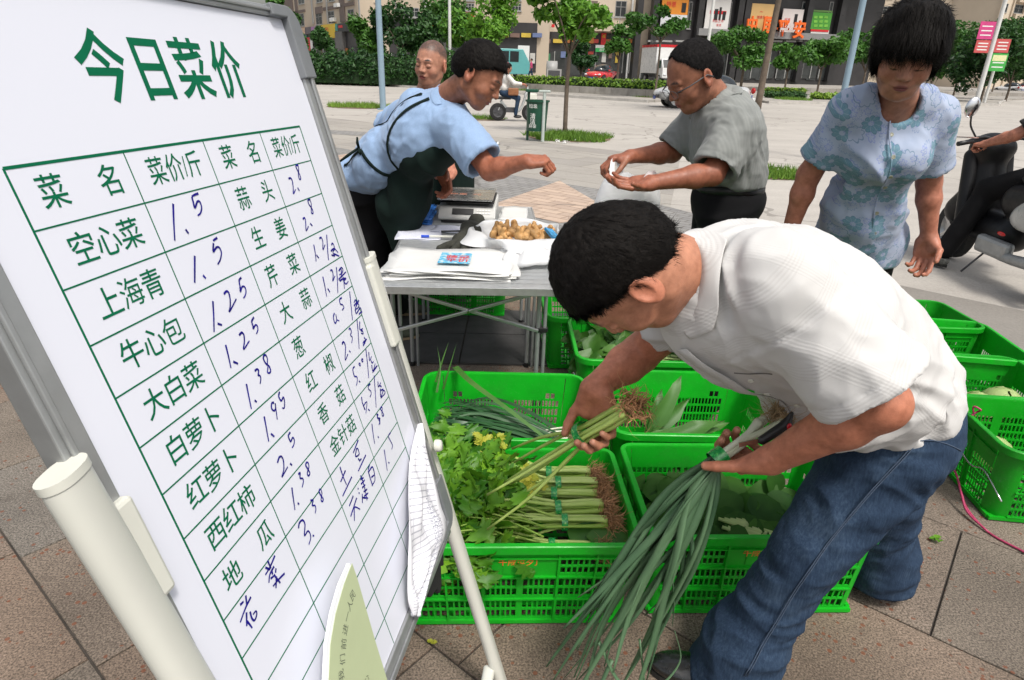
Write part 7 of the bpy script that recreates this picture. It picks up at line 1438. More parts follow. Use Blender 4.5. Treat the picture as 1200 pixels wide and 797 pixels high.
# ================================================================== vegetables
M_celst = leafmat('celery_stalk_green', (.24, .42, .045), (.44, .60, .13), .4, .25, 12); M_celpale = leafmat('celery_pale_stem', (.40, .58, .10), (.62, .74, .26), .38, .25, 14)
M_celleaf = leafmat('celery_leaf_green', (.045, .18, .008), (.26, .52, .035), .45, .35, 11); M_celyel = leafmat('yellowing_leaf', (.36, .42, .04), (.55, .52, .06), .5, .35, 20)
M_root = mat('brown_roots', (.42, .22, .105), .85, .5, 60); M_root2 = mat('tan_onion_roots', (.38, .27, .15), .85, .3, 60)
M_onion = leafmat('grey_green_onion_leaf', (.035, .095, .045), (.125, .225, .115), .42, .25, 9); M_white_st = leafmat('white_onion_stem', (.62, .66, .46), (.78, .80, .66), .35, .2, 20)
M_chive = leafmat('dark_flat_chive', (.012, .055, .018), (.045, .13, .045), .38, .2, 13); M_dkleaf = leafmat('dark_broad_leaf', (.010, .050, .008), (.050, .140, .020), .6, .25, 10, .15)
M_lett = leafmat('long_lettuce_leaf', (.04, .14, .022), (.11, .25, .055), .45, .35, 10); M_choy = leafmat('choy_leaf_green', (.030, .12, .015), (.12, .27, .045), .42, .3, 12); M_pale = leafmat('pale_cabbage', (.30, .42, .13), (.50, .60, .26), .45, .25, 9)
k = NT('green_sealing_tape'); c = k.coord('Object'); n_ = k.noise(c, 170, 2); k.l(k.ramp(n_, [(.42, (.005, .20, .04)), (.6, (.03, .36, .08)), (.72, (.30, .50, .12))]), k.b.inputs['Base Color']); k.set(Roughness=.22); M_tape = k.m
OUT = {'celery': [(0, 0), (.10, .16), (.22, .30), (.16, .50), (.36, .40), (.40, .56), (.44, .70), (.58, .52), (.62, .40), (.74, .56), (.80, .40), (.80, .22), (.92, .24), (1.0, .0)],
       'oval': [(0, 0), (.12, .17), (.32, .34), (.55, .38), (.78, .27), (.93, .12), (1.0, 0)], 'long': [(0, .01), (.15, .06), (.4, .115), (.65, .10), (.85, .055), (1.0, 0)],
       'round': [(0, .02), (.15, .12), (.25, .34), (.45, .46), (.68, .45), (.86, .30), (.97, .12), (1.0, 0)]}
def leaf_grid(kind, nx=7, ny=2):
    """unit leaf: x along the midrib 0..1, y across; returns verts (u, v in -1..1, halfwidth) and quads"""
    o = OUT[kind]; xs = [p[0] for p in o]; hw = [p[1] for p in o]; vs = []
    for x, w in zip(xs, hw):
        for j in range(-ny, ny + 1): vs.append((x, w * j / ny, abs(j / ny)))
    k = 2 * ny + 1; fs = [(i * k + j, i * k + j + 1, (i + 1) * k + j + 1, (i + 1) * k + j) for i in range(len(xs) - 1) for j in range(k - 1)]
    return np.array(vs), np.array(fs)
def leaf_points(kind, size, curl=.25, fold=.3, wave=.05, r=None):
    v, f = leaf_grid(kind); r = r or random; x, y, e = v.T; ph = r.uniform(0, 6); z = -curl * x * x + fold * np.abs(y) * .8 + wave * e * np.sin(x * 14 + ph + np.sign(y)) ; return np.stack([x, y, z], 1) * size, f
def frame(d, up):
    d = Vector(d).normalized(); u = Vector(up); u = u - d * u.dot(d); u = u.normalized() if u.length > 1e-4 else d.orthogonal().normalized(); s = u.cross(d); return np.array(Matrix((d, s, u)).transposed())
def leaf_cloud(name, items, m, parent, kind_stuff=True, base=(0, 0, 0)):
    """items: (pos, dir, up, size, kind, curl, fold)"""
    vs, fs, n = [], [], 0
    for (p, d, u, s, kd, cu, fo) in items:
        v, f = leaf_points(kd, s, cu, fo); v = v @ frame(d, u).T + np.array(p) - np.array(base); vs.append(v); fs.append(f + n); n += len(v)
    o = np_mesh(name, np.concatenate(vs), np.concatenate(fs), m, parent, True)
    if kind_stuff: o['kind'] = 'stuff'
    return o
def rootlets(name, n, c, d, ln, spread, m, parent, w=.0008, seed=1, curl=.5):
    r = np.random.default_rng(seed); d = np.array(Vector(d).normalized()); vs, fs, k = [], [], 0
    for i in range(n):
        p = np.array(c) + r.normal(0, spread * .45, 3); q = d + r.normal(0, .55, 3); q /= np.linalg.norm(q); L = ln * r.uniform(.4, 1.2); s = np.cross(q, r.normal(size=3)); s /= np.linalg.norm(s)
        for j in range(5):
            ww = w * (1 - j / 5.5); vs += [p - s * ww, p + s * ww]
            if j < 4: fs.append((k + 2 * j, k + 2 * j + 1, k + 2 * j + 3, k + 2 * j + 2))
            q = q + r.normal(0, curl, 3); q /= np.linalg.norm(q); p = p + q * L / 4
        k += 10
    o = np_mesh(name, np.array(vs), np.array(fs), m, parent, True); o['kind'] = 'stuff'; return o
def celery_bunch(seed, L=.50, n=10, nleaf=46, leaves=True):
    r = random.Random(seed); root = empty('celery_bunch', (0, 0, 0)); ends = []
    for i in range(n):
        a = r.uniform(0, 2 * PI); q = math.sqrt(r.random()); y0, z0 = q * .017 * math.cos(a), q * .015 * math.sin(a); sp = 1 + r.uniform(.6, 2.4); l = L * r.uniform(.78, 1.0); bend = r.uniform(-.03, .03); dz = r.uniform(-.012, .012)
        pts = [(0, y0 * .7, z0 * .7), (.05, y0, z0), (.14, y0 * 1.05, z0 * 1.05), (l * .55, y0 * sp + bend * .3, z0 * sp + dz * .5), (l * .8, y0 * sp * 1.5 + bend, z0 * sp * 1.2 + dz)]
        MB().tube(smooth3(pts, 3), [.0085, .0075, .0068, .0060, .0055, .005, .0048, .0045, .0042, .004, .0036, .0032, .003], 7, flat=.75).build('stalk', [M_celpale if r.random() < .5 else M_celst], root, smooth=True)
        ends.append((pts[3], pts[4]))
    rootlets('root_tuft', 260, (-.010, 0, 0), (-1, 0, -.1), .045, .024, M_root, root, .0013, seed)
    x = .125 + r.uniform(-.01, .02); q = MB(); ring = []
    q.lathe([(.0205, -.009), (.0208, 0), (.0205, .009)], 20, (x, 0, 0), Matrix.Rotation(PI / 2, 3, 'Y')); q.build('tape_band', M_tape, root, smooth=True)
    if leaves:
        its = []
        for i in range(nleaf):
            a, b = r.choice(ends); t = r.uniform(.1, 1.25); p = Vector(a).lerp(Vector(b), t) + Vector((r.uniform(-.01, .03), r.uniform(-.03, .03), r.uniform(-.015, .03))); d = Vector((r.uniform(-.1, 1), r.uniform(-1, 1), r.uniform(-.5, .7)))
            its.append((p, d, (r.uniform(-.5, .5), r.uniform(-.5, .5), 1), r.uniform(.030, .058), 'celery', r.uniform(.0, .6), r.uniform(-.1, .5)))
        leaf_cloud('leaf_tuft', its, M_celleaf, root)
    return root
cps = [celery_bunch(s) for s in (11, 12, 13)]
CB = 'celery bunches in the front crate'
lbls = ['celery bunch with brown roots lying at the back edge of the front crate', 'celery bunch second from the back of the front crate', 'celery bunch across the middle of the front crate', 'celery bunch just in front of the middle one in the front crate',
        'celery bunch beside the front edge of the front crate', 'lowest celery bunch tucked along the front wall of the crate', 'celery bunch buried under the top layer of the front crate', 'celery bunch at the bottom of the front crate near its right wall']
pos = [(.262, 1.735, .268, 178, 4), (.275, 1.672, .275, 181, 2), (.268, 1.617, .272, 178, 3), (.280, 1.560, .274, 183, 3), (.285, 1.500, .266, 180, 2), (.255, 1.430, .232, 177, 2), (.275, 1.60, .222, 180, 0), (.27, 1.70, .215, 182, 0)]
for i, (x, y, z, rz, t) in enumerate(pos):
    o = cps[i] if i < 3 else copy_tree(cps[i % 3]); o.location = (x, y, z); o.rotation_euler = (math.radians(r.uniform(-40, 40)), math.radians(t), math.radians(rz)); o.scale = (1, 1.25, 1.2); o['label'] = lbls[i]; o['category'] = 'celery'; o['group'] = CB
# heap of celery leaves at the left end
hl_ = empty('leaf_heap', (-.14, 1.58, .1), label='heap of loose bright celery leaves filling the left end of the front crate', cat='leaves'); r = random.Random(21); its = []; big = []
for i in range(900):
    x = -.14 + r.gauss(0, .085); y = 1.60 + r.gauss(0, .105); x = max(-.29, min(.10, x)); y = max(1.375, min(1.81, y)); z = .325 - .9 * (x + .14) ** 2 - .6 * (y - 1.62) ** 2 + r.uniform(-.09, .012)
    its.append(((x + .14, y - 1.58, z - .1), (r.uniform(-1, 1), r.uniform(-1, .8), r.uniform(-.6, .8)), (r.uniform(-1, 1), r.uniform(-1.3, .6), .8), r.uniform(.030, .068), 'celery', r.uniform(0, .6), r.uniform(-.1, .5)))
for i in range(16):                                                   # sprigs spilling over the front wall
    t = r.random(); x = -.10 + r.gauss(0, .025); its.append(((x + .14, 1.36 - 1.58 - r.uniform(0, .03), .285 - t * .07 - .1), (r.uniform(-.6, .6), -.5, r.uniform(-1, -.1)), (0, -1, .5), r.uniform(.028, .055), 'celery', .3, .3))
for i in range(40): y = 1.72 + r.gauss(0, .07); its.append(((-.22 + r.gauss(0, .035) + .14, y - 1.58, .31 + r.uniform(-.02, .05) - .1), (r.uniform(-1, 1), r.uniform(-1, 1), r.uniform(.0, 1)), (0, -.5, 1), r.uniform(.035, .06), 'celery', .3, .3))
small = its[60:]; leaf_cloud('leaf_mass', small, M_celleaf, hl_)
lm = []
for v in range(5):
    vv, ff = leaf_points('celery', 1.0, .1 + .12 * v, .1 + .1 * v); me_o = np_mesh('leaf', vv, ff, M_celleaf, hl_, True); lm.append(me_o)
for i in range(60):
    o = lm[i] if i < 5 else lm[i % 5].copy()
    if i >= 5: COL.objects.link(o)
    p, d, u, s, *_ = its[i]; R_ = Matrix(frame(d, u).tolist()).to_4x4(); o.matrix_local = Matrix.Translation((p[0], p[1], p[2] + .012)) @ R_ @ Matrix.Scale(s * 1.15, 4)
its = [((x + r.gauss(0, .012) + .14, y + r.gauss(0, .012) - 1.58, z - .1 + r.uniform(-.01, .012)), (r.uniform(-1, 1), r.uniform(-1, 1), r.uniform(0, .6)), (0, -.4, 1), r.uniform(.022, .036), 'celery', .3, .2) for x, y, z in ((-.10, 1.80, .335), (-.06, 1.795, .33), (-.025, 1.79, .325), (-.09, 1.70, .32), (.05, 1.66, .305), (.075, 1.62, .305), (.07, 1.60, .30)) for _ in range(6)]
leaf_cloud('yellow_leaf_mass', its, M_celyel, hl_)
for i in range(34):                                                    # thin leaf stems running through the heap
    x = r.uniform(-.05, .12); y = 1.40 + r.random() * .38; z = .27 + r.uniform(0, .02); q = [(x + .14, y - 1.58, z - .1), (x - .10 + .14, y + r.uniform(-.04, .04) - 1.58, z + .02 - .1), (x - .2 + .14, y + r.uniform(-.08, .08) - 1.58, z + r.uniform(-.0, .03) - .1)]
    MB().tube(smooth3(q, 4), [.0035, .0022], 5).build('stem', M_celst, hl_, smooth=True)
# broad leaves in the front right corner
br = empty('broad_leaf_greens', (.2, 1.46, .2), label='broad dark green leaves beneath the celery roots at the crate corner', cat='greens')
for i, (p, d) in enumerate((((.02, -.01, .055), (1, -.1, -.1)), ((.05, .03, .045), (1, .3, -.2)), ((-.03, .02, .05), (.9, -.4, 0)))):
    v, f_ = leaf_points('oval', .15, .1, .12); o = np_mesh('leaf', v @ frame(d, (0, -.3, 1)).T + np.array(p), f_, M_choy, br, True)
# celery held in the right hand
hb = celery_bunch(31, .60, 9, 10, True); a = Vector((.250, 1.215, .790)); b = Vector((-.112, 1.43, .38)); d = (b - a).normalized(); R_ = frame(d, (0, 0, 1)); hb.matrix_world = Matrix.Translation(a) @ Matrix(R_.tolist()).to_4x4() @ Matrix.Diagonal((1, 1.45, 1.35, 1))
tag(hb, 'pale celery bunch held over the front crate by the stooping man', 'celery')
for o in hb.children:
    if o.name.startswith('stalk'): o.data.materials[0] = M_celpale
# spring onions held in the left hand
on = empty('spring_onion_bunch', (.46, 1.11, .745), label='long grey green spring onions with tan roots hanging from the man\'s left hand', cat='spring onions'); ob0 = Vector((.46, 1.11, .745)); r = random.Random(8)
A = at(903, 493, 1.165); Bp = at(845, 535, 1.125); dv = (Bp - A).normalized()
for i in range(5):
    o_ = Vector((r.uniform(-.014, .014), r.uniform(-.014, .014), r.uniform(-.012, .012))); e = Vector((r.uniform(-.006, .006), r.uniform(-.006, .006), r.uniform(-.006, .006)))
    MB().tube(smooth3([A + o_ * 1.6 - ob0, A.lerp(Bp, .25) + o_ - ob0, A.lerp(Bp, .6) + e - ob0, Bp + e - ob0], 4), [.010, .0105, .0095, .0085, .0078, .0072, .007, .0068, .0066, .0065, .0065, .0064, .0064], 9).build('white_stem', M_white_st, on, smooth=True)
rootlets('root_tuft', 420, A - dv * .015 - ob0, -dv + Vector((0, 0, -.12)), .085, .022, M_root2, on, .0007, 4, .55)
MB().lathe([(.0215, -.014), (.022, 0), (.0215, .014)], 20, Bp + dv * .006 - ob0, dv.to_track_quat('Z', 'Y').to_matrix()).build('tape_band', M_tape, on, smooth=True)
tips = [(.22, 1.12, .25), (.25, 1.03, .27), (.12, 1.06, .20), (.16, 1.10, .22), (.19, 1.08, .17), (.27, 1.06, .33), (.30, 1.08, .20), (.20, 1.15, .31), (.24, 1.10, .16), (.29, 1.13, .36), (.15, 1.13, .30), (.33, 1.07, .40), (.21, 1.0, .12), (.16, 1.03, .10)]
for i in range(34):
    t = Vector(tips[i % len(tips)]) + Vector((r.gauss(0, .035), r.gauss(0, .03), r.gauss(0, .045))); s0 = Bp + Vector((r.uniform(-.012, .012), r.uniform(-.012, .012), r.uniform(-.008, .008))); m1 = s0.lerp(t, .33) + Vector((r.uniform(-.04, .035), r.uniform(-.04, .03), .028 + r.uniform(-.03, .03))); m2 = s0.lerp(t, .68) + Vector((r.uniform(-.04, .04), r.uniform(-.04, .03), .018 + r.uniform(-.045, .03)))
    pts = smooth3([s0 - ob0, m1 - ob0, m2 - ob0, t - ob0], 6); n = len(pts); w = r.uniform(.0040, .0085); rs = [w * (.75 + .5 * math.sin(PI * min(1, j / n * 1.3))) * (1 - (j / n) ** 5) + .0006 for j in range(n)]
    MB().tube(pts, rs, 8, flat=r.uniform(.35, .8), up=(r.uniform(-1, 1), r.uniform(-1, 1), .3)).build('onion_leaf', M_onion, on, smooth=True)
for pts in ([(.21, 1.05, .30), (.26, 1.02, .215), (.33, 1.01, .21), (.385, 1.03, .27), (.37, 1.05, .34)], [(.24, 1.04, .26), (.20, 1.0, .18), (.16, .98, .10), (.10, .97, .06)], [(.30, 1.06, .30), (.32, 1.02, .16), (.30, 1.0, .07)], [(.345, 1.08, .52), (.365, 1.07, .40), (.37, 1.07, .33)]):
    MB().tube(smooth3([Vector(p) - ob0 for p in pts], 6), [.0055, .001], 7, flat=.5).build('onion_leaf', M_onion, on, smooth=True)
# small red handled secateurs tucked in the same hand
sec = empty('secateurs', at(893, 516, 1.10), label='small black and red secateurs held beside the spring onion roots', cat='secateurs'); f = S(.006)
f.cone((0, 0, 0), (.045, .01, .030), .009, .011, .006); f.cone((.045, .01, .03), (.052, .012, .055), .010, .004, .006); sdf_obj('handle', f, M_black, sec, .003, m=.012)
MB().ell((.047, .0, .030), (.006, .004, .010), 10, 6).build('red_grip', mat('red_plastic', (.5, .01, .02), .3, .1, 20), sec, smooth=True); MB().bar((-.045, -.004, -.010), (.005, 0, .002), .002, .010).build('blade', M_chrome, sec)
# flat garlic chives behind
ch = empty('garlic_chives', (0, 2.12, .1), label='dark flat garlic chives lying across the crate beside the table leg', cat='chives'); r = random.Random(4)
for i in range(110):
    y = r.gauss(0, .075); x1 = .10 + r.uniform(-.06, .09); z0 = .02 + r.uniform(0, .075) + .03 * math.exp(-(y / .08) ** 2); y2 = y + r.gauss(0, .05); pts = [(x1, y * .45 - .06, z0 * .9), (x1 - .14, y * .8 - .03, z0 + .03), (x1 - .28, y + r.uniform(-.02, .02), z0 + .035 + r.uniform(-.01, .02)), (x1 - .40 - r.uniform(0, .05), y2, z0 + r.uniform(-.03, .03))]; pts = [(max(-.29, p[0]), max(-.20, min(.2, p[1])), p[2]) for p in pts]
    tw = r.uniform(-.6, .6); v, f_ = ribbon([Vector(p) for p in pts], lambda t, w=r.uniform(.008, .014): w * (1 - t ** 3) + .001, (0, tw - .5, 1)); MB().add(v, f_).build('chive_leaf', M_chive, ch, smooth=True)
MB().add(*ribbon([Vector(p) for p in ((-.225, .245, .23), (-.15, .10, .235), (-.02, -.02, .20), (.12, -.10, .13))], lambda t: .026 * (1 - t * .5), (0, -.4, 1))).build('chive_leaf', M_lett, ch, smooth=True)
for i in range(9): MB().tube(smooth3([Vector((.10, -.08 + i * .006, .085 + (i % 3) * .008)), Vector((.16, -.075 + i * .008, .09 + (i % 3) * .008)), Vector((.215, -.07 + i * .009, .088 + (i % 3) * .01))], 3), [.003, .0042], 6).build('white_stem', M_white_st, ch, smooth=True)
rootlets('root_tuft', 240, (.235, -.04, .09), (1, .1, 0), .05, .03, M_root2, ch, .0007, 7)
for i, pts in enumerate(([(-.30, .20, .18), (-.27, .22, .28), (-.25, .24, .34)], [(-.27, .2, .15), (-.245, .22, .24), (-.22, .25, .33)], [(-.29, .15, .16), (-.28, .20, .24), (-.30, .27, .31)])): MB().add(*ribbon([Vector(p) for p in pts], lambda t: .010 * (1 - t), (0, -1, .3))).build('grass_blade', M_lett, ch, smooth=True)
# long pointed lettuce leaves
le = empty('pointed_lettuce', (.62, 2.17, .08), label='sparse fan of long pointed lettuce leaves in the crate under the man\'s chest', cat='lettuce'); r = random.Random(14)
for i in range(17):
    a = math.radians(-12 + i * 3.6 + r.uniform(-3, 3)); d = (math.cos(a), .25 * math.sin(a) + r.uniform(-.3, .1), .32 + r.uniform(-.18, .15)); v, f_ = leaf_points('long', r.uniform(.26, .34), .25, .5); np_mesh('leaf', v @ frame(d, (0, -.6, 1)).T + np.array((-.13 + r.uniform(-.03, .05), -.06 + r.uniform(-.06, .05), .03 + r.uniform(0, .03))), f_, M_lett, le, True)
for d, L in (((.45, .2, .75), .30), ((.35, .3, .9), .22), ((.6, .2, .5), .26)):
    v, f_ = leaf_points('long', L, .2, .5); np_mesh('leaf', v @ frame(d, (0, -1, .3)).T + np.array((-.09, .04, .02)), f_, M_lett, le, True)
# leafy greens at the back
gr = empty('leafy_greens', (.58, 2.80, .1), label='dense heap of leafy greens with pale stems in the crate below the man\'s arm', cat='greens'); r = random.Random(18); its = []
for i in range(190):
    x = r.uniform(-.24, .24); y = r.uniform(-.17, .19); z = .15 - .9 * x * x - .5 * y * y + r.uniform(-.05, .02); p = (x, y, z); d = (r.uniform(-1, .2), r.uniform(-.8, .8), r.uniform(-.2, .5)); s = r.uniform(.07, .12)
    if i < 70: v, f_ = leaf_points('oval', s * 1.1, .4, .6, .09, r); np_mesh('leaf', v @ frame(d, (r.uniform(-.7, .7), -.5, 1)).T + np.array(p), f_, M_choy, gr, True)
    else: its.append((p, d, (r.uniform(-.7, .7), -.5, 1), s, 'oval', .4, .6))
leaf_cloud('leaf_mass', its, M_choy, gr)
for i in range(16): y = -.15 + i * .02; MB().tube(smooth3([Vector((-.05, y, .14 + r.uniform(-.01, .02))), Vector((.06, y + .005, .16)), Vector((.20, y + .01, .13 + r.uniform(-.01, .02)))], 4), [.006, .009], 7, flat=.6).build('pale_stem', M_pale, gr, smooth=True)
# dark cabbage leaves in the crate by the legs
ca = empty('dark_cabbage', (.70, 1.66, .06), label='dark green cabbages with pale stalks inside the crate by the man\'s legs', cat='cabbage'); r = random.Random(28); its = []
for i in range(120):
    side_ = r.random() < .5; x = r.uniform(-.25, -.05) if side_ else r.uniform(-.05, .24); y = r.uniform(-.14, .16); p = (x, y, .06 + r.uniform(-.03, .05)); d = (r.uniform(-1, 1), r.uniform(-.6, .9), r.uniform(0, .8)); s = r.uniform(.075, .125)
    if i < 55: v, f_ = leaf_points('round', s, .25, .25, .03, r); np_mesh('leaf', v @ frame(d, (0, -.5, 1)).T + np.array(p), f_, M_dkleaf, ca, True)
    else: its.append((p, d, (0, -.5, 1), s, 'round', .25, .25))
leaf_cloud('leaf_mass', its, M_dkleaf, ca)
for i in range(14): x0 = .02 + (i % 7) * .018; y0 = -.12 + (i // 7) * .04; MB().tube(smooth3([Vector((x0 + .04, y0 - .03, .10)), Vector((x0, y0 + .02, .12)), Vector((x0 - .07, y0 + .05, .13))], 3), [.013, .007], 8, flat=.55).build('pale_stalk', M_pale, ca, smooth=True)
# cabbages in the right-hand crates
def cabbage(loc, R0, label, seed=1, m=None):
    root = empty('cabbage', loc, label=label, cat='cabbage', group='pale cabbages in the right-hand crates'); r = random.Random(seed); MB().ell((0, 0, 0), (R0 * .92, R0 * .92, R0 * .82), 20, 14).build('heart', m or M_pale, root, smooth=True)
    for i in range(11):
        a = i * 2.4; el = r.uniform(-.2, .9); nrm = Vector((math.cos(a) * math.cos(el), math.sin(a) * math.cos(el), math.sin(el))); v, f_ = leaf_grid('round'); x, y, e = v.T; s = R0 * 2.0; ang = (x - .5) * s / R0; an2 = y * s / R0 * .95
        P_ = np.stack([np.sin(ang) * np.cos(an2), np.sin(an2), np.cos(ang) * np.cos(an2)], 1) * R0 * (1.0 + .03 * i / 11 + .06 * e[:, None] * np.sin(x * 12 + i)[:, None] * .5); t = Vector((0, 0, 1)).cross(nrm); t = t if t.length > .1 else Vector((1, 0, 0)); R_ = frame(t.cross(nrm), nrm); np_mesh('leaf', P_ @ R_.T, f_, m or M_pale, root, True)
    return root
cabbage((1.99, 2.46, .15), .085, 'pale cabbage whose top shows above the middle right-hand crate', 1); cabbage((2.12, 2.50, .15), .09, 'second pale cabbage in the middle right-hand crate', 2)
cabbage((1.88, 2.18, .11), .075, 'pale cabbage seen through the grip hole of the nearest right-hand crate', 3); cabbage((1.80, 2.335, .23), .05, 'small pale cabbage peeping out behind the man\'s jeans', 5)
# wire handles and pink string
M_str = mat('pink_plastic_string', (.36, .035, .10), .5, .3, 40, .4, 200)
for pts, lb in (([(.285, 2.42, .24), (.262, 2.47, .27), (.268, 2.56, .20), (.262, 2.60, .17), (.268, 2.70, .06), (.268, 2.72, .05)], 'bent wire handle hanging beside the crate of leafy greens'), ([(.335, 2.00, .30), (.362, 2.0, .27), (.365, 1.99, .16), (.352, 1.98, .10)], 'left wire loop between the chive and lettuce crates'), ([(.375, 1.99, .30), (.392, 1.98, .26), (.395, 1.97, .16), (.385, 1.96, .10)], 'right wire loop between the chive and lettuce crates'),
                ([(1.72, 2.36, .22), (1.715, 2.30, .24), (1.705, 2.22, .19), (1.70, 2.18, .20), (1.70, 2.05, .15), (1.705, 1.98, .165), (1.70, 1.86, .12)], 'long wavy wire handle on the nearest right-hand crate')):
    o = wire(pts, .0028); tag(o, lb, 'wire handle', 'wire handles on the crates')
st = MB()
for pts, rr in (([(1.725, 2.14, .305), (1.718, 2.16, .25), (1.70, 2.20, .15), (1.695, 2.21, .115)], .0035), ([(1.40, 2.26, .112), (1.55, 2.235, .115), (1.695, 2.21, .115)], .0035), ([(1.695, 2.21, .115), (1.685, 2.08, .09), (1.66, 1.99, .06), (1.655, 1.93, .03), (1.67, 1.83, .012), (1.72, 1.74, .012), (1.80, 1.62, .012), (1.92, 1.5, .012)], .0040), ([(1.66, 1.99, .06), (1.648, 1.92, .028), (1.668, 1.83, .013)], .004), ([(1.725, 2.14, .305), (1.745, 2.15, .31), (1.74, 2.13, .33), (1.722, 2.145, .335), (1.73, 2.14, .30)], .0038)): st.tube(smooth3(pts, 5), rr, 6)
o = st.build('pink_string', M_str, None, smooth=True); tag(o, 'pink plastic string tied to the nearest right-hand crate and trailing on the paving', 'string')
# litter of leaves on the slabs
lit = [((.89, 1.19, .010), .022, 'torn green leaf on the slab below the man\'s rear shoe', M_celleaf), ((1.215, 1.60, .010), .018, 'small dark leaf scrap right of the man\'s rear foot', M_dkleaf), ((1.46, 1.78, .010), .016, 'small green leaf scrap near the pink string', M_celleaf), ((-.19, 1.29, .010), .010, 'tiny yellow leaf scrap beside the easel foot', M_celyel), ((.14, 3.55, .02), .03, 'green sprig lying on the dark slabs under the table', M_celleaf)]
for p, s, lb, m in lit:
    rr_ = random.Random(int(s * 1e4)); its = [((rr_.uniform(-s, s) * .4, rr_.uniform(-s, s) * .4, .003 + .002 * q_), (rr_.uniform(-1, 1), rr_.uniform(-1, 1), .3), (0, 0, 1), s * 1.3, 'celery', .2, .5) for q_ in range(3)]
    o = leaf_cloud('leaf_scrap', its, m, None, False); o.location = p; tag(o, lb, 'leaf scrap', 'leaf scraps on the ground')
its = [((r.gauss(0, .035), r.gauss(0, .03), .003 + r.random() * .006), (r.uniform(-1, 1), r.uniform(-1, 1), .1), (0, 0, 1), .018, 'oval', .3, .5) for _ in range(60)]
o = leaf_cloud('dry_leaf_litter', its, mat('dry_brown_litter', (.07, .055, .03), .9, .4, 60), None); o.location = (1.43, 2.02, .008); tag(o, 'patch of crumbled brown leaf litter beside the right-hand crates', 'litter')
# ================================================================== vehicles
M_tyre = mat('tyre_rubber', (.012, .012, .012), .8, .2, 20, .2, 60); M_rim = mat('alloy_rim', (.45, .45, .45), .35, .1, 10, metal=.8); M_cglass = mat('car_glass', (.02, .025, .028), .08, .1, 3, spec=.7); M_tail = mat('red_tail_lens', (.50, .01, .01), .2, .1, 10); M_head = mat('clear_headlight', (.6, .6, .62), .15, .1, 10)
def wheel(parent, p, r, w, ax=(0, 1, 0)):
    R = Vector(ax).to_track_quat('Z', 'Y').to_matrix(); o = MB().lathe([(r * .62, -w / 2), (r * .93, -w / 2), (r, -w * .35), (r, w * .35), (r * .93, w / 2), (r * .62, w / 2), (r * .62, -w / 2)], 24, (0, 0, 0), R).build('wheel', M_tyre, parent, smooth=True, loc=p, auto=40)
    q = MB().lathe([(0, -w * .32), (r * .2, -w * .32), (r * .2, -w * .2), (r * .55, -w * .25), (r * .62, -w * .5), (r * .62, w * .5), (r * .55, w * .25), (r * .2, w * .2), (r * .2, w * .32), (0, w * .32)], 24, (0, 0, 0), R)
    for i in range(5): a = 2 * PI * i / 5; v = R @ Vector((math.cos(a), math.sin(a), 0)); q.bar(v * r * .1 + Vector(ax) * 0, v * r * .6, w * 1.02, r * .13, v.cross(Vector(ax)))
    q.build('rim', M_rim, o, smooth=True, auto=35); return o
def car(name, loc, rz, paint, label, L=4.3, Wd=1.7, Hh=1.42):
    root = empty(name, loc, rz, label, 'car'); f = S(.10)       # +x is the front
    f.ell((0, 0, .58), (L * .5, Wd * .52, .34), None, .10); f.ell((L * .22, 0, .62), (L * .27, Wd * .49, .28), None, .10); f.ell((-L * .27, 0, .70), (L * .22, Wd * .49, .27), None, .10); f.ell((0, 0, .48), (L * .47, Wd * .50, .30), None, .10)
    for s in (-1, 1):
        f.cone((-L * .38, s * .50, .66), (L * .37, s * .48, .58), .28, .25, .1)
        for x in (L * .31, -L * .31): f.cone((x, s * Wd * .6, .31), (x, s * Wd * .36, .31), .35, .35, .02, 's')
    f.plane((0, 0, .20), (0, 0, -1), .02); sdf_obj('body', f, paint, root, .045, m=.08)
    g = S(.08); g.ell((-.25, 0, .95), (L * .265, Wd * .41, Hh - .95), None, .1); g.ell((-.45, 0, .98), (L * .22, Wd * .40, Hh - .98), None, .1); sdf_obj('cabin', g, M_cglass, root, .045, m=.08)
    g2 = S(.08); g2.ell((-.30, 0, 1.02), (L * .21, Wd * .385, Hh - 1.00), None, .1); g2.plane((0, 0, Hh - .12), (0, 0, -1), .03); sdf_obj('roof', g2, paint, root, .04, m=.08)
    q = MB()
    for s in (-1, 1):
        for x0, x1 in ((-.30, -.22),): MB().bar((x0, s * Wd * .40, .92), (x1 + .02, s * Wd * .345, Hh - .10), .07, .03, (0, 1, 0)).build('door_pillar', paint, root)
        MB().ell((L * .445, s * Wd * .34, .66), (.11, .13, .06), 12, 8).build('headlight', M_head, root, smooth=True); MB().ell((-L * .462, s * Wd * .38, .80), (.09, .17, .13), 12, 8).build('tail_light', M_tail, root, smooth=True); MB().ell((.55, s * Wd * .52, .97), (.08, .10, .07), 10, 6).build('mirror', paint, root, smooth=True)
    MB().box((L * .475, 0, .47), (.10, Wd * .55, .14)).build('grille', M_dark, root, bevel=.02); MB().box((L * .49, 0, .40), (.03, .44, .13)).build('number_plate', mat('blue_plate', (.03, .08, .35), .4, 0), root); MB().box((-L * .492, 0, .55), (.03, .44, .13)).build('number_plate', mat('blue_plate', (.03, .08, .35), .4, 0), root)
    MB().box((-L * .475, 0, .42), (.16, Wd * .86, .20)).build('bumper', paint, root, bevel=.05)
    for x in (L * .31, -L * .31):
        for s in (-1, 1): wheel(root, (x, s * (Wd * .5 - .11), .31), .31, .2)
    return root
M_sil = mat('silver_car_paint', (.62, .63, .63), .35, .03, 2, metal=.0, coat=.6); M_redp2 = mat('red_car_paint', (.50, .012, .02), .25, .03, 2, coat=.6); M_wcar = mat('white_car_paint', (.66, .66, .65), .3, .03, 2, coat=.5)
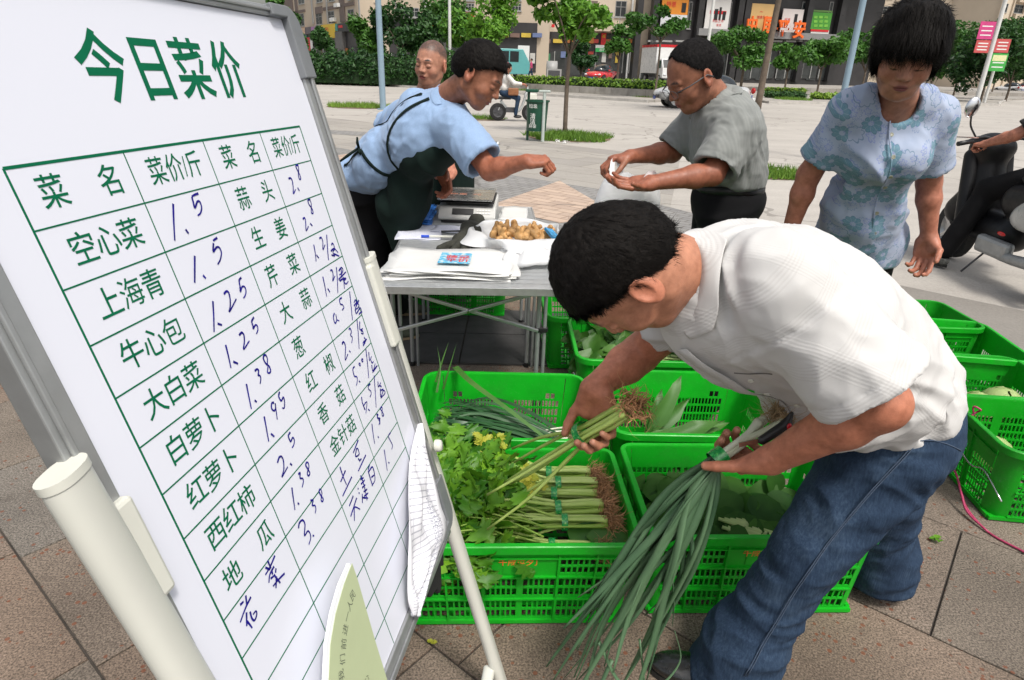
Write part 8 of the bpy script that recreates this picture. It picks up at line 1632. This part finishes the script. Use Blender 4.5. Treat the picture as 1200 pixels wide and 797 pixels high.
car('parked_car', (8.05, 30.6, -.012), PI, M_sil, 'silver car half hidden behind the older man with glasses'); car('parked_car', at(704, 95, 57) * Vector((1, 1, 0)) + Vector((0, 0, .42)), math.radians(-118), M_redp2, 'red car parked before the shops beyond the clipped hedge', 4.2)
car('parked_car', (-7.98, 19.1, -.010), PI, M_wcar, 'white car of which one red tail lamp shows past the price board', 4.4)
car('distant_car', at(1182, 108, 95) * Vector((1, 1, 0)), math.radians(100), M_wcar, 'white car with red tail lamps far down the right-hand street', 4.2)
car('distant_car', at(1197, 108, 118) * Vector((1, 1, 0)), math.radians(80), M_redp2, 'tiny red car beyond the white one at the right edge', 4.2)
# van, bus, truck
def boxy(name, loc, rz, Ls, Ws, Hs, m, label, cat, glass_z, hood=.6, rows_=4):
    root = empty(name, loc, rz, label, cat); pr = [(-Ls / 2, .3), (-Ls / 2 + .03, Hs - .15), (-Ls / 2 + .2, Hs), (Ls / 2 - hood - .7, Hs), (Ls / 2 - hood, glass_z), (Ls / 2 - .05, glass_z - .25), (Ls / 2, .35)]
    q = MB(); n = len(pr); q.add([(x, y, z) for y in (-Ws / 2, Ws / 2) for x, z in pr], [tuple(range(n)), tuple(range(n, 2 * n))[::-1]] + [(i, n + i, n + (i + 1) % n, (i + 1) % n) for i in range(n)]); q.build('body', m, root, bevel=.06)
    for s in (-1, 1):
        for i in range(rows_): w = (Ls - hood - 1.3) / rows_; x = -Ls / 2 + .3 + i * w; MB().bb((x, s * (Ws / 2 - .01), glass_z), (x + w - .12, s * (Ws / 2 + .02), Hs - .22)).build('window', M_cglass, root)
        for x in (-Ls * .3, Ls * .32): wheel(root, (x, s * (Ws / 2 - .12), .33), .33, .22)
    v = [(Ls / 2 - hood - .05 + .02, -Ws * .43, glass_z + .04), (Ls / 2 - hood - .05 + .02, Ws * .43, glass_z + .04), (Ls / 2 - hood - .66 + .02, Ws * .40, Hs - .06), (Ls / 2 - hood - .66 + .02, -Ws * .40, Hs - .06)]; MB().add(v, [(0, 1, 2, 3)]).build('windscreen', M_cglass, root)
    for s in (-1, 1): MB().ell((Ls / 2 - .02, s * Ws * .38, .62), (.06, .14, .11), 10, 6).build('headlight', M_head, root, smooth=True)
    return root
boxy('van', at(359, 79, 74) * Vector((1, 1, 0)), math.radians(-5), 4.8, 1.7, 1.95, M_wcar, 'white van parked behind the hedge under the shop signs', 'van', 1.15, .5, 3)
boxy('bus', at(583, 90, 72) * Vector((1, 1, 0)) + Vector((0, 0, .42)), math.radians(10), 6.5, 2.1, 2.7, mat('teal_bus_paint', (.10, .34, .34), .35, .05, 2, coat=.4), 'teal minibus parked before the dark shop front', 'bus', 1.5, .15, 5)
boxy('van', at(470, 84, 76) * Vector((1, 1, 0)), math.radians(4), 4.8, 1.7, 1.9, M_wcar, 'white van glimpsed through the left trees', 'van', 1.15, .5, 3)
tk = at(777, 98, 66); tk.z = .42; trk = empty('box_truck', tk, math.radians(-78), 'white box truck parked between the sparse tree and the older man', 'truck'); MB().bb((-3.6, -1.0, .85), (.1, 1.0, 3.25)).build('cargo_box', M_wcar, trk, bevel=.03); MB().bb((-3.62, -1.02, 3.10), (.12, 1.02, 3.32)).build('red_top_band', M_redp2, trk)
q = MB(); pr = [(.25, .45), (.25, 2.1), (1.2, 2.1), (1.65, 1.35), (1.75, .45)]; n = 5; q.add([(x, y, z) for y in (-.92, .92) for x, z in pr], [tuple(range(n)), tuple(range(n, 2 * n))[::-1]] + [(i, n + i, n + (i + 1) % n, (i + 1) % n) for i in range(n)]); q.build('cab', M_wcar, trk, bevel=.08)
MB().add([(1.25, -.8, 2.02), (1.25, .8, 2.02), (1.66, .84, 1.36), (1.66, -.84, 1.36)], [(0, 3, 2, 1)]).build('windscreen', M_cglass, trk)
for s in (-1, 1):
    MB().bb((.55, s * .925, 1.3), (1.2, s * .94, 1.95)).build('window', M_cglass, trk); MB().ell((1.74, s * .68, .75), (.06, .16, .1), 10, 6).build('headlight', M_head, trk, smooth=True); wheel(trk, (1.0, s * .82, .38), .38, .24); wheel(trk, (-2.4, s * .82, .38), .38, .24)
MB().bb((-3.4, -.5, .5), (.6, .5, .8)).build('chassis', M_dark, trk)
M_mblack = mat('black_scooter_plastic', (.007, .007, .008), .45, .15, 12, spec=.3); M_mgrey = mat('pearl_grey_panel', (.40, .41, .40), .3, .05, 8, coat=.5)
mo = empty('motor_scooter', (3.84, 5.02, 0), math.radians(87), 'black and pearl grey motor scooter cut by the right edge', 'motor scooter'); mob = (0, 0, 0)   # +x forward
f = S(.06); f.cone((-.62, 0, .70), (-.05, 0, .62), .13, .14, .05); f.ell((-.42, 0, .56), (.34, .15, .16)); f.cone((-.05, 0, .36), (.30, 0, .36), .13, .12); f.cone((.38, 0, .40), (.52, 0, .90), .15, .12); f.ell((.50, 0, .95), (.14, .17, .12)); f.cone((.55, 0, .55), (.66, 0, .42), .12, .13)
sdf_obj('body', f, M_mblack, mo, .012, m=.03)
for s in (-1, 1):
    f = S(.04); f.ell((-.50, s * .15, .60), (.33, .045, .13), np.array(Matrix.Rotation(math.radians(14), 3, 'Y'))); sdf_obj('side_panel', f, M_mgrey, mo, .012, m=.03)
    f = S(.04); f.cone((.36, s * .16, .38), (.52, s * .13, .88), .055, .06); sdf_obj('leg_shield', f, M_mblack, mo, .012, m=.03)
MB().ell((-.36, 0, .79), (.36, .15, .055), 16, 8).build('seat', M_black, mo, smooth=True); wheel(mo, (-.62, 0, .25), .25, .11); wheel(mo, (.66, 0, .25), .25, .10)
MB().tube(smooth3([(.46, 0, 1.0), (.42, .15, 1.04), (.33, .33, 1.0)], 3), .014, 8).build('handlebar', M_black, mo, smooth=True); MB().tube(smooth3([(.46, 0, 1.0), (.42, -.15, 1.04), (.33, -.33, 1.0)], 3), .014, 8).build('handlebar', M_black, mo, smooth=True)
for s in (-1, 1):
    MB().tube([(.36, s * .26, 1.01), (.31, s * .39, .99)], .019, 10).build('grip', M_black, mo, smooth=True); MB().tube(smooth3([(.40, s * .22, 1.04), (.42, s * .27, 1.12), (.40, s * .30, 1.20)], 3), .007, 6).build('mirror_stem', M_black, mo, smooth=True)
    MB().ell((.40, s * .31, 1.26), (.020, .055, .078), 16, 10, Matrix.Rotation(s * .2, 3, 'X')).build('mirror', M_chrome, mo, smooth=True); MB().bb((.335, s * .23, 1.035), (.355, s * .40, 1.043)).build('brake_lever', M_chrome, mo)
MB().tube(smooth3([(.05, .10, .22), (-.35, .15, .24), (-.85, .17, .30)], 4), [.03, .05], 10).build('exhaust', M_alu2, mo, smooth=True); MB().tube([(-.60, .11, .30), (-.50, .11, .62)], .028, 8).build('shock_absorber', M_alu2, mo, smooth=True)
MB().ell((-.86, 0, .62), (.05, .12, .06), 12, 8).build('tail_light', M_tail, mo, smooth=True); MB().bb((-.28, .10, .20), (.10, .18, .34)).build('engine_case', M_alu2, mo, bevel=.03); MB().ell((-.20, .19, .40), (.05, .01, .015), 10, 6).build('red_badge', M_tail, mo, smooth=True)
MB().tube([(.05, .10, .2), (.05, .24, .03)], .009, 6).build('side_stand', M_dark, mo, smooth=True); MB().bb((-.95, -.07, .36), (-.93, .07, .50)).build('number_plate', M_ysg, mo)
rb = (4.00, 4.85, 0); rid = empty('person', rb, label='rider in black on the scooter, mostly outside the right edge', cat='person'); HOr = Vector((4.06, 5.02, 1.50)); HRr = basis((-.1, 1, -.1), (0, 0, 1)); f = S(.02); head_prims(f, HOr, HRr, 1.0); neck_prims(f, HOr, HRr, (4.05, 4.98, 1.36)); a1, a2, a3 = (3.88, 4.98, 1.27), (3.70, 5.08, 1.09), (3.64, 5.30, 1.00); a4, a5, a6 = (4.22, 5.0, 1.27), (4.40, 5.12, 1.09), (4.32, 5.36, 1.02)
arm_prims(f, a1, a2, a3); arm_prims(f, a4, a5, a6); hand_prims(f, a3, (-.15, .9, -.1), (.2, -.1, -.9), -1, (1.2, 1.2, 1.2, 1.2), (.5, .7), .95); hand_prims(f, a6, (.0, .9, -.1), (-.2, -.1, -.9), 1, (1.2, 1.2, 1.2, 1.2), (.5, .7), .95); lo, hi = f.bounds(.02); sdf_obj('body', f, M_skin, rid, boxes=[box_round(Vector(a3) + Vector((0, .05, 0)), .10, .004), (lo, hi, .010)], col=lambda v: head_col(v, HOr, HRr, SK_C), base=rb)
hair_cap(rid, HOr, HRr, 1.0, rb, hairline_short(), h=.007, grow=.014); M_blk = cloth_mat('black_cotton', (.010, .010, .011), None, .85, .1, .3, 700, .2).m
torso_shirt(rid, rb, 'black_shirt', M_blk, [((4.05, 4.95, 1.18), (.18, .13, .20)), ((4.03, 4.90, .98), (.17, .14, .18))], [((3.90, 4.97, 1.28), (4.20, 4.98, 1.28), .085, .085, .05)], [(a1, a2, .78, .072, .078), (a4, a5, .78, .072, .078)], ((4.03, 4.9, .82), (0, 0, -1)), ((4.05, 4.98, 1.36), (0, .1, 1), .06), h=.010)
f = S(.04); f.ell((4.02, 4.86, .84), (.16, .18, .12)); f.chain([(3.93, 4.92, .82), (3.76, 5.27, .66), (3.60, 5.34, .14)], [.115, .085, .075]); f.chain([(4.12, 4.92, .82), (4.22, 5.3, .66), (4.14, 5.28, .34)], [.115, .085, .075]); sdf_obj('trousers', f, M_trouser, rid, .010, None, lambda v: .004 * fbm(v * 10, 2), m=.02, base=rb); shoe(rid, (3.60, 5.26, .008), (3.56, 5.50, .008), rb, mat('grey_patterned_shoe', (.12, .12, .11), .7, .5, 60), .042, .05)
eb = gr_(600, 141.5); es = empty('electric_scooter', eb, math.radians(8), 'small white electric scooter with rear box crossing the road', 'electric scooter')
for x in (-.42, .52): wheel(es, (x, 0, .24), .24, .06).children[0].data.materials[0] = M_dark
M_es = mat('silver_scooter_paint', (.42, .44, .44), .4, .08, 10); MB().tube(smooth3([(-.35, 0, .55), (-.1, 0, .30), (.22, 0, .30), (.42, 0, .85)], 4), .035, 8).build('frame', M_es, es, smooth=True); MB().tube([(.52, 0, .24), (.42, 0, .95)], .022, 8).build('fork', M_es, es, smooth=True); MB().box((-.25, 0, .62), (.40, .16, .08)).build('seat', M_black, es, bevel=.02); MB().tube([(.38, -.25, .98), (.42, 0, .95), (.38, .25, .98)], .014, 6).build('handlebar', M_black, es, smooth=True)
MB().ell((-.55, 0, .80), (.17, .14, .10), 14, 8).build('rear_box', M_black, es, smooth=True); MB().ell((-.55, 0, .86), (.14, .12, .08), 14, 8).build('rear_box_lid', M_white, es, smooth=True); MB().box((.58, 0, .66), (.22, .22, .20)).build('front_basket', M_plwhite, es, bevel=.02); MB().box((-.05, 0, .30), (.30, .12, .14)).build('battery', M_dark, es, bevel=.02); MB().tube([(-.42, 0, .24), (-.3, 0, .58)], .018, 6).build('fork', M_es, es)
rr2 = (eb.x, eb.y, 0); wr_ = empty('person', rr2, label='woman in white blouse and jeans riding the small electric scooter', cat='person'); o0 = Vector(rr2); H6 = o0 + Vector((-.14, 0, 1.42)); R6_ = basis((1, .1, -.1), (0, 0, 1)); f = S(.02); head_prims(f, H6, R6_, 1.0); neck_prims(f, H6, R6_, o0 + Vector((-.17, 0, 1.28))); hA = [tuple(o0 + Vector(p)) for p in ((-.14, -.17, 1.20), (.04, -.22, 1.02), (.30, -.22, 1.0), (-.14, .17, 1.20), (.04, .22, 1.02), (.30, .22, 1.0))]
arm_prims(f, *hA[:3], .9); arm_prims(f, *hA[3:], .9); hand_prims(f, hA[2], (1, 0, -.1), (0, 0, -1), 1, 1.0, s=.9); hand_prims(f, hA[5], (1, 0, -.1), (0, 0, -1), -1, 1.0, s=.9); lo, hi = f.bounds(.02); sdf_obj('body', f, M_skin, wr_, .012, None, None, lambda v: head_col(v, H6, R6_, SK_D), base=rr2)
hair_cap(wr_, H6, R6_, 1.0, rr2, lambda L: L[..., 2] - np.where(L[..., 1] > .03, .05, -.07), h=.010, grow=.018); MB().ell((.0, 0, 0), (.05, .05, .045), 10, 8).build('hair_bun', mat('dark_red_hair_band', (.12, .01, .02), .6), wr_, smooth=True, loc=(-.16, 0, 1.53))
f = S(.04); f.ell(o0 + Vector((-.19, 0, 1.10)), (.12, .17, .18)); f.ell(o0 + Vector((-.24, 0, .90)), (.12, .16, .15)); f.cone(hA[0], hA[1], .065, .055); f.cone(hA[3], hA[4], .065, .055); f.cone(hA[1], tuple(Vector(hA[1]).lerp(Vector(hA[2]), .7)), .05, .045); f.cone(hA[4], tuple(Vector(hA[4]).lerp(Vector(hA[5]), .7)), .05, .045); sdf_obj('white_blouse', f, mat('white_blouse_cloth', (.62, .60, .57), .85, .05, 10), wr_, .012, m=.02, base=rr2)
f = S(.04); f.ell(o0 + Vector((-.25, 0, .76)), (.14, .16, .11)); 
for s in (-1, 1): f.chain([tuple(o0 + Vector((-.2, s * .09, .74))), tuple(o0 + Vector((.16, s * .13, .62))), tuple(o0 + Vector((.10, s * .10, .20)))], [.085, .065, .05])
sdf_obj('jeans', f, M_jeans, wr_, .012, m=.02, base=rr2)
for s in (-1, 1): MB().ell((.16, s * .10, .12), (.12, .04, .04), 10, 6).build('shoe', M_black, wr_, smooth=True)
o = MB().box((0, 0, 0), (.30, .10, .20)).build('handbag', mat('brown_bag_leather', (.25, .10, .04), .5, .2, 12), None, bevel=.03); o.location = o0 + Vector((.02, -.22, .80)); tag(o, 'brown handbag carried by the woman on the electric scooter', 'handbag')
wb3 = at(622, 90, 62); wb3.z = .42; wk = empty('person', (wb3.x, wb3.y, .42), label='man in pink shirt and jeans walking past the shops', cat='person'); o0 = Vector((wb3.x, wb3.y, .42)); f = S(.03); Hh6 = o0 + Vector((0, 0, 1.62)); Rh = basis((-1, -.2, 0), (0, 0, 1)); head_prims(f, Hh6, Rh, 1.05); f.cone(Hh6 - Vector((0, 0, .08)), o0 + Vector((0, 0, 1.42)), .055, .06)
for s in (-1, 1): f.chain([tuple(o0 + Vector((0, s * .2, 1.38))), tuple(o0 + Vector((s * .06, s * .24, 1.1))), tuple(o0 + Vector((s * .10, s * .22, .86)))], [.05, .042, .03]); f.ell(tuple(o0 + Vector((s * .11, s * .22, .78))), (.035, .03, .06))
sdf_obj('body', f, M_skin, wk, .015, None, None, lambda v: head_col(v, Hh6, Rh, SK_C), base=tuple(o0)); hair_cap(wk, Hh6, Rh, 1.05, tuple(o0), hairline_short(), h=.012, grow=.015)
f = S(.05); f.ell(o0 + Vector((0, 0, 1.25)), (.13, .19, .24)); f.ell(o0 + Vector((0, 0, 1.02)), (.13, .17, .16))
for s in (-1, 1): f.cone(tuple(o0 + Vector((0, s * .19, 1.38))), tuple(o0 + Vector((s * .04, s * .235, 1.18))), .075, .07)
sdf_obj('pink_shirt', f, mat('pink_shirt_cloth', (.42, .05, .14), .85, .08, 8), wk, .015, m=.02, base=tuple(o0)); f = S(.05); f.ell(o0 + Vector((0, 0, .92)), (.13, .17, .13))
f.chain([tuple(o0 + Vector((0, -.09, .88))), tuple(o0 + Vector((-.18, -.1, .48))), tuple(o0 + Vector((-.22, -.1, .08)))], [.10, .075, .06]); f.chain([tuple(o0 + Vector((0, .09, .88))), tuple(o0 + Vector((.10, .1, .48))), tuple(o0 + Vector((.32, .1, .12)))], [.10, .075, .06]); sdf_obj('jeans', f, M_jeans, wk, .015, m=.02, base=tuple(o0))
for x, y in ((-.27, -.1), (.28, .1)): MB().ell((x, y, .045), (.14, .05, .045), 10, 6).build('shoe', M_black, wk, smooth=True)
